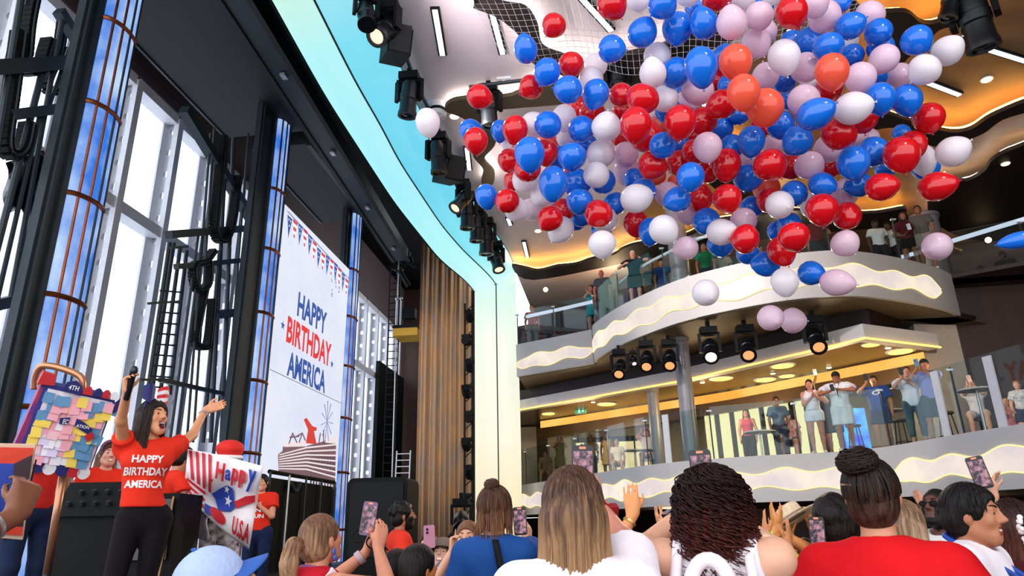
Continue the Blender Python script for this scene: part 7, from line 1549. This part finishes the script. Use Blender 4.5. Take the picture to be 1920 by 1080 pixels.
p = bal_person(1455, 752, L1, 175, 'standing man in slate blue leaning at the lower balcony glass', dict(skin='#8a5a44', hair='#1a1412', style='short', top='#4a5f78', sleeve=.7, bottom='#2a3040', blen=2), s=.96, female=False)
p = bal_person(1398, 775, L1, 190, 'woman in a pink tank top farther back on the lower balcony', dict(skin='#c98f78', hair='#2a1a16', style='long', len=.3, top='#c2476a', sleeve=0, bottom='#22242c', blen=2))
# left end of the lower balcony
p = bal_person(1049, 824, L1, 182, 'person in an olive dress filming at the left end of the lower balcony', dict(skin='#8a5c44', hair='#241814', style='short', top='#4c4a34', sleeve=.35, hem=.85, bottom='#4c4a34', blen=.8, skirt=1), setup=UPH, hands={0: (1055, 823, -.2), 1: (1044, 823, -.2)})
bphone(1049, 821, p, 'phone of the person in the olive dress', -.3)
p = bal_person(1022, 850, L1, 185, 'reflected seated person in beige beside the arch leg on the lower balcony', dict(skin='#a8805e', hair='#3a2a20', style='short', top='#8a7350', sleeve=.5, bottom='#a88860', blen=.7), sit=.47)  # solid figure standing in for a ghost reflection in the glass
p = bal_person(1091, 838, L1, 170, 'person in black behind the phone of the long-haired woman', dict(skin='#5f3a2a', hair='#1a1210', style='short', top='#2a2024', sleeve=.6, bottom='#22222a', blen=2), s=.92)
p = bal_person(1107, 822, L1, 178, 'tall man in a grey-brown tee before the bright shop window', dict(skin='#4f3024', hair='#120e0e', style='short', thick=.006, top='#6e6252', sleeve=.6, bottom='#2a2c36', blen=2), s=1.04, female=False)
p = bal_person(1137, 816, L1, 195, 'woman with long black hair and tan dress before the shop window', dict(skin='#6a4432', hair='#15100e', style='curly', top='#a8885a', sleeve=0, hem=.85, bottom='#a8885a', blen=.8, skirt=1))
p = bal_person(1156, 830, L1, 182, 'seated grey-haired person in a white tee left of the woman in pink', dict(skin='#c99a7c', hair='#a89888', style='short', top='#ece4e4', sleeve=.55, bottom='#b89c84', blen=.8), sit=.55)
p = bal_person(1212, 811, L1, 188, 'seated woman in a pale pink dress filming with both arms up', dict(skin='#d58a72', hair='#6a3a28', style='short', top='#f0d8dc', sleeve=.45, bottom='#f0d8dc', blen=.55), sit=.6, setup=UPH, hands={0: (1219, 803, -.2), 1: (1202, 803, -.2)}, bulk=1.12)
bphone(1210, 802, p, 'magenta phone of the seated woman in pale pink', -.3, '#b52a86')
# upper balcony
p = bal_person(1186, 477, L2, 185, 'white-haired man in a black polo leaning on the upper balcony rail, hand raised', dict(skin='#c98a72', hair='#cfc2b4', style='short', thick=.005, top='#17171c', sleeve=.55, bottom='#17171c', blen=.8), female=False, sw=.19, setup=arms(hd0=[0, .1, 1], curl=.9, pole1=[1, 0, -.6]), hands={0: (1200, 482, -.1), 1: (1168, 497, -.3)})
p = bal_person(1240, 492, L2, 185, 'person in a dark cap and blue tee beside the upper balcony pillar', dict(skin='#a87052', hair='#14100e', style='short', top='#24447a', sleeve=.5, bottom='#3a4a6a', blen=.7)); cap(p, '#15161c')
p = bal_person(1220, 500, L2, 178, 'person in brown shorts behind the white-haired man', dict(skin='#8a5a44', hair='#241a16', style='short', top='#3a3a40', sleeve=.5, bottom='#6a5a44', blen=.7), s=.97)
p = bal_person(1127, 513, L2, 195, 'bald man in a grey shirt at the corner of the upper balcony', dict(skin='#b8705a', hair='#7a4a3a', style='bald', top='#4a4a50', sleeve=.6, bottom='#2a2c36', blen=2), s=1.03, female=False)
p = bal_person(1122, 530, L2, 205, 'red-faced man just left of the bald man on the upper balcony', dict(skin='#b06a58', hair='#5a3a2c', style='short', thick=.006, top='#5a2a30', sleeve=.6, bottom='#2a2c36', blen=2), s=.93, female=False)
p = bal_person(1108, 541, L2, 200, 'woman in a teal dress leaning and filming at the upper balcony corner', dict(skin='#c08a70', hair='#2a1c16', style='short', top='#1f8a94', sleeve=.2, hem=.8, bottom='#1f8a94', blen=.6, skirt=1), setup=UPH, hands={0: (1100, 542, -.3), 1: (1104, 541, -.3)})
p = bal_person(997, 578, L2, 180, 'person in a red top behind the glass at the left end of the upper balcony', dict(skin='#b07a62', hair='#3a2a22', style='short', top='#b04a4a', sleeve=.6, bottom='#6a6a6a', blen=1.6))
p = bal_person(1319, 463, L2, 186, 'person in a green tee seen below the lowest pink-lit white balloon', dict(skin='#a86a4c', hair='#1a1210', style='short', top='#1f6a44', sleeve=.6, bottom='#2a2c36', blen=2))
p = bal_person(1352, 475, L2, 192, 'person in a cream top just right of the green tee', dict(skin='#b8805e', hair='#2a1a14', style='short', top='#b09a80', sleeve=.6, bottom='#2a2c36', blen=2), s=.95)
p = bal_person(1424, 470, L2, 178, 'person in pink with crossed arms behind balloons on the upper balcony', dict(skin='#b8806a', hair='#4a2e24', style='short', top='#8a4a5a', sleeve=.6, bottom='#2a2c36', blen=2), s=.95)
p = bal_person(1525, 408, L2, 190, 'person in a dark red tee with an arm stretched sideways on the upper balcony', dict(skin='#9a6248', hair='#14100e', style='short', top='#5a1418', sleeve=.6, bottom='#14141a', blen=2), setup=arms(hd0=[-1, .2, .4], pole0=[-.4, 0, -1]), hands={0: (1553, 420, -.1)}, s=1.02, female=False)
p = bal_person(1641, 420, L2, 160, 'person in white bent over a phone, left one of a close pair', dict(skin='#4a2c20', hair='#0e0a0a', style='short', top='#dcd8d6', sleeve=.6, bottom='#2a2a30', blen=1.2), s=.93, setup=arms(pitch=-.4))
p = bal_person(1664, 424, L2, 200, 'person in white turned sideways, right one of a close pair', dict(skin='#5a3826', hair='#100c0c', style='short', top='#e2dedc', sleeve=.6, bottom='#24242a', blen=1.2), s=.92, setup=arms(pitch=-.3))
p = bal_person(1693, 405, L2, 185, 'girl with long dark curls in a dark red tee holding a white phone', dict(skin='#8a5640', hair='#0f0a0a', style='curly', top='#5a1c24', sleeve=.6, bottom='#15151a', blen=.5), s=.98, setup=arms(hd1=[-.5, .6, .4]), hands={1: (1698, 437, -.25)})
bphone(1704, 425, p, 'white phone held by the girl with dark curls', -.25, '#e8e6ea')
p = bal_person(1720, 394, L2, 180, 'boy in a grey tee and pale shorts beside the girl with dark curls', dict(skin='#8a5640', hair='#14100e', style='short', top='#56524c', sleeve=.6, bottom='#8a7f78', blen=.75), s=1.02, female=False)
for px, py, lb in ((1838, 505, 'dark seated figure left of another in the unlit upper seats'), (1880, 478, 'dark seated figure farthest back in the unlit upper seats'), (1905, 515, 'dark seated figure at the right edge of the unlit upper seats')):
    p = bal_person(px, py, L2, 190, lb, dict(skin='#4a3024', hair='#120e0c', style='short', top='#221a1a', sleeve=.6, bottom='#1a1a20', blen=2), sit=.47)
# tables and stools on the lower balcony
def stool(px, py, y, lab, hh=.72):
    p = at_y(px, py, y); r = empty('bar_stool', (p.x, p.y, L1), lab, 'stool', 'stools on the lower balcony')
    q = MB(); q.lathe([(.0, hh), (.17, hh), (.18, hh + .02), (.17, hh + .05), (0, hh + .06)], 20); q.build('seat', mat('stool_seat', '#2a2226', .6), r)
    for k in range(4): a = PI / 4 + k * PI / 2; q = MB(); q.tube([(.12 * math.cos(a), .12 * math.sin(a), hh), (.21 * math.cos(a), .21 * math.sin(a), 0)], .013, 6); q.build('leg', M_black, r)
    q = MB(); q.tube([(.18 * math.cos(a), .18 * math.sin(a), .25) for a in np.linspace(0, 2 * PI, 17)[:-1]], .01, 6, True); q.build('foot_ring', M_black, r)
def table(px, y, lab, hh=1.02, w=.35):
    p = at_y(px, 780, y); r = empty('round_table', (p.x, p.y, L1), lab, 'table', 'tables on the lower balcony')
    q = MB(); q.lathe([(w, hh), (w, hh + .03)], 24); q.build('tabletop', mat('table_top', '#c9c0bc', .4), r)
    q = MB(); q.tube([(0, 0, .03), (0, 0, hh)], .03, 8); q.build('stem', M_alu, r); q = MB(); q.lathe([(.24, 0), (.24, .02), (.05, .04)], 20); q.build('base', M_black, r)
table(1842, 15.4, 'tall round table beside the seated person at right'); table(1420, 18.8, 'low round table left of the clapping woman', .72, .4); table(1670, 18.0, 'tall round table with a lit top behind the blue tee'); table(1185, 22.6, 'round table behind the woman in pale pink', .74, .35)
stool(1690, 800, 17.6, 'bar stool behind the woman in the loose white tee'); stool(1775, 790, 16.6, 'bar stool left of the tall round table'); stool(1215, 860, 20.4, 'stool under the woman in pale pink', .5); stool(1600, 800, 18.3, 'bar stool behind the blue tee')
r = empty('lit_sculpture', at_y(1612, 850, 18.6), 'glowing blue display column behind the man in the blue tee', 'display'); r.location.z = L1
q = MB(); q.box((0, 0, .6), (.5, .3, 1.2)); q.build('panel', emit('display_blue', '#1440d8', 1.2, '#49b4f0', 3), r); q = MB(); q.box((0, 0, .03), (.6, .4, .06)); q.build('plinth', M_black, r)
# ================================================================ world and lights
w = bpy.data.worlds.new('world'); scene.world = w; w.use_nodes = True
nt = w.node_tree; bg = nt.nodes['Background']
tc = nt.nodes.new('ShaderNodeTexCoord'); sx = nt.nodes.new('ShaderNodeSeparateXYZ'); nt.links.new(tc.outputs['Generated'], sx.inputs['Vector'])
rp = nt.nodes.new('ShaderNodeValToRGB'); nt.links.new(sx.outputs['Z'], rp.inputs['Fac'])
rp.color_ramp.elements[0].color = (.93, .96, 1.0, 1); rp.color_ramp.elements[1].color = (1, 1, 1, 1)
nt.links.new(rp.outputs['Color'], bg.inputs['Color']); bg.inputs['Strength'].default_value = 2.0
def area(name, loc, target, size, power, color, sy=None):
    l = bpy.data.lights.new(name, 'AREA'); l.energy = power; l.color = color; l.size = size
    if sy: l.shape = 'RECTANGLE'; l.size_y = sy
    o = bpy.data.objects.new(name, l); COL.objects.link(o); o.location = loc
    o.rotation_euler = (Vector(target) - Vector(loc)).to_track_quat('-Z', 'Y').to_euler(); return o
def spot(name, loc, target, power, color, ang=.7, blend=.5, r=.15):
    l = bpy.data.lights.new(name, 'SPOT'); l.energy = power; l.color = color; l.spot_size = ang; l.spot_blend = blend; l.shadow_soft_size = r
    o = bpy.data.objects.new(name, l); COL.objects.link(o); o.location = loc
    o.rotation_euler = (Vector(target) - Vector(loc)).to_track_quat('-Z', 'Y').to_euler(); return o
# warm interior lamps of the balconies
for i, (p, e) in enumerate((((-.3, 23.6, 4.6), 90), ((3.2, 20.5, 4.6), 90), ((6.0, 17.6, 4.6), 80), ((7.9, 15.6, 4.4), 40))):
    l = bpy.data.lights.new('balcony_lamp', 'POINT'); l.energy = e; l.color = (1, .72, .38); l.shadow_soft_size = .3; o = bpy.data.objects.new('balcony_lamp', l); COL.objects.link(o); o.location = p
for p, e in (((1, 24, 9.6), 90), ((6, 20, 9.8), 60), ((2, 22, 1.7), 40), ((8, 17, 1.7), 30)):
    l = bpy.data.lights.new('balcony_lamp', 'POINT'); l.energy = e; l.color = (1, .7, .4); l.shadow_soft_size = .3; o = bpy.data.objects.new('balcony_lamp', l); COL.objects.link(o); o.location = p
# stage lighting: spots on the far balcony pointing back to the stage and the crowd, plus added fills
spot('stage_spot', (2.0, 15.5, 5.6), (-4.2, 6.2, 2.2), 900, (1, .78, .66), .5)
spot('stage_spot', (5.5, 14.5, 5.6), (-4.6, 7.0, 2.0), 900, (1, .8, .7), .5)
spot('crowd_spot', (-3.0, 9.5, 9.0), (.6, 3.0, 1.4), 700, (1, .62, .55), .8)
spot('crowd_spot', (2.5, 14.5, 5.8), (.8, 3.0, 1.3), 500, (1, .74, .5), .6)
spot('balloon_spot', (4.5, 1.0, 9.6), (1.6, 6.0, 5.2), 500, (1, .82, .8), .9)
spot('curtain_fill', (-6.0, 14, 10.5), (-5.6, 25, 5), 900, (1, .86, .68), .8)  # added to brighten the curtain
spot('balcony_fill', (-2.0, 9.0, 9.5), (4.5, 17.5, 4.4), 1500, (1, .9, .85), .75)  # added frontal fill on the balcony people, in place of window daylight
spot('balcony_fill', (-2.5, 12.0, 9.6), (3.5, 17.5, 8.2), 900, (1, .9, .85), .9)
spot('ceiling_fill', (-2.6, 9.5, 8.9), (0.5, 10.5, 10.5), 260, (1, .88, .93), 2.4, 1.)  # added upward fill without fixtures, brightens the ceiling
spot('ceiling_fill', (-2.3, 15, 9.0), (.5, 17, 10.5), 220, (1, .9, .88), 2.4, 1.)
# daylight through the glass wall and the unmodelled open side behind the camera
#area('window_daylight', (-10.2, 12, 6), (0, 8, 4), 9, 900, (.92, .95, 1), 8)
scene.view_settings.view_transform = 'Standard'; scene.view_settings.look = 'None'
scene.view_settings.gamma = 1.0; scene.view_settings.use_curve_mapping = False; scene.view_settings.exposure = 0.4
scene.cycles.use_denoising = True; scene.cycles.max_bounces = 8; scene.cycles.transparent_max_bounces = 16
scene.cycles.sample_clamp_indirect = 4.0; scene.cycles.caustics_reflective = False; scene.cycles.caustics_refractive = False
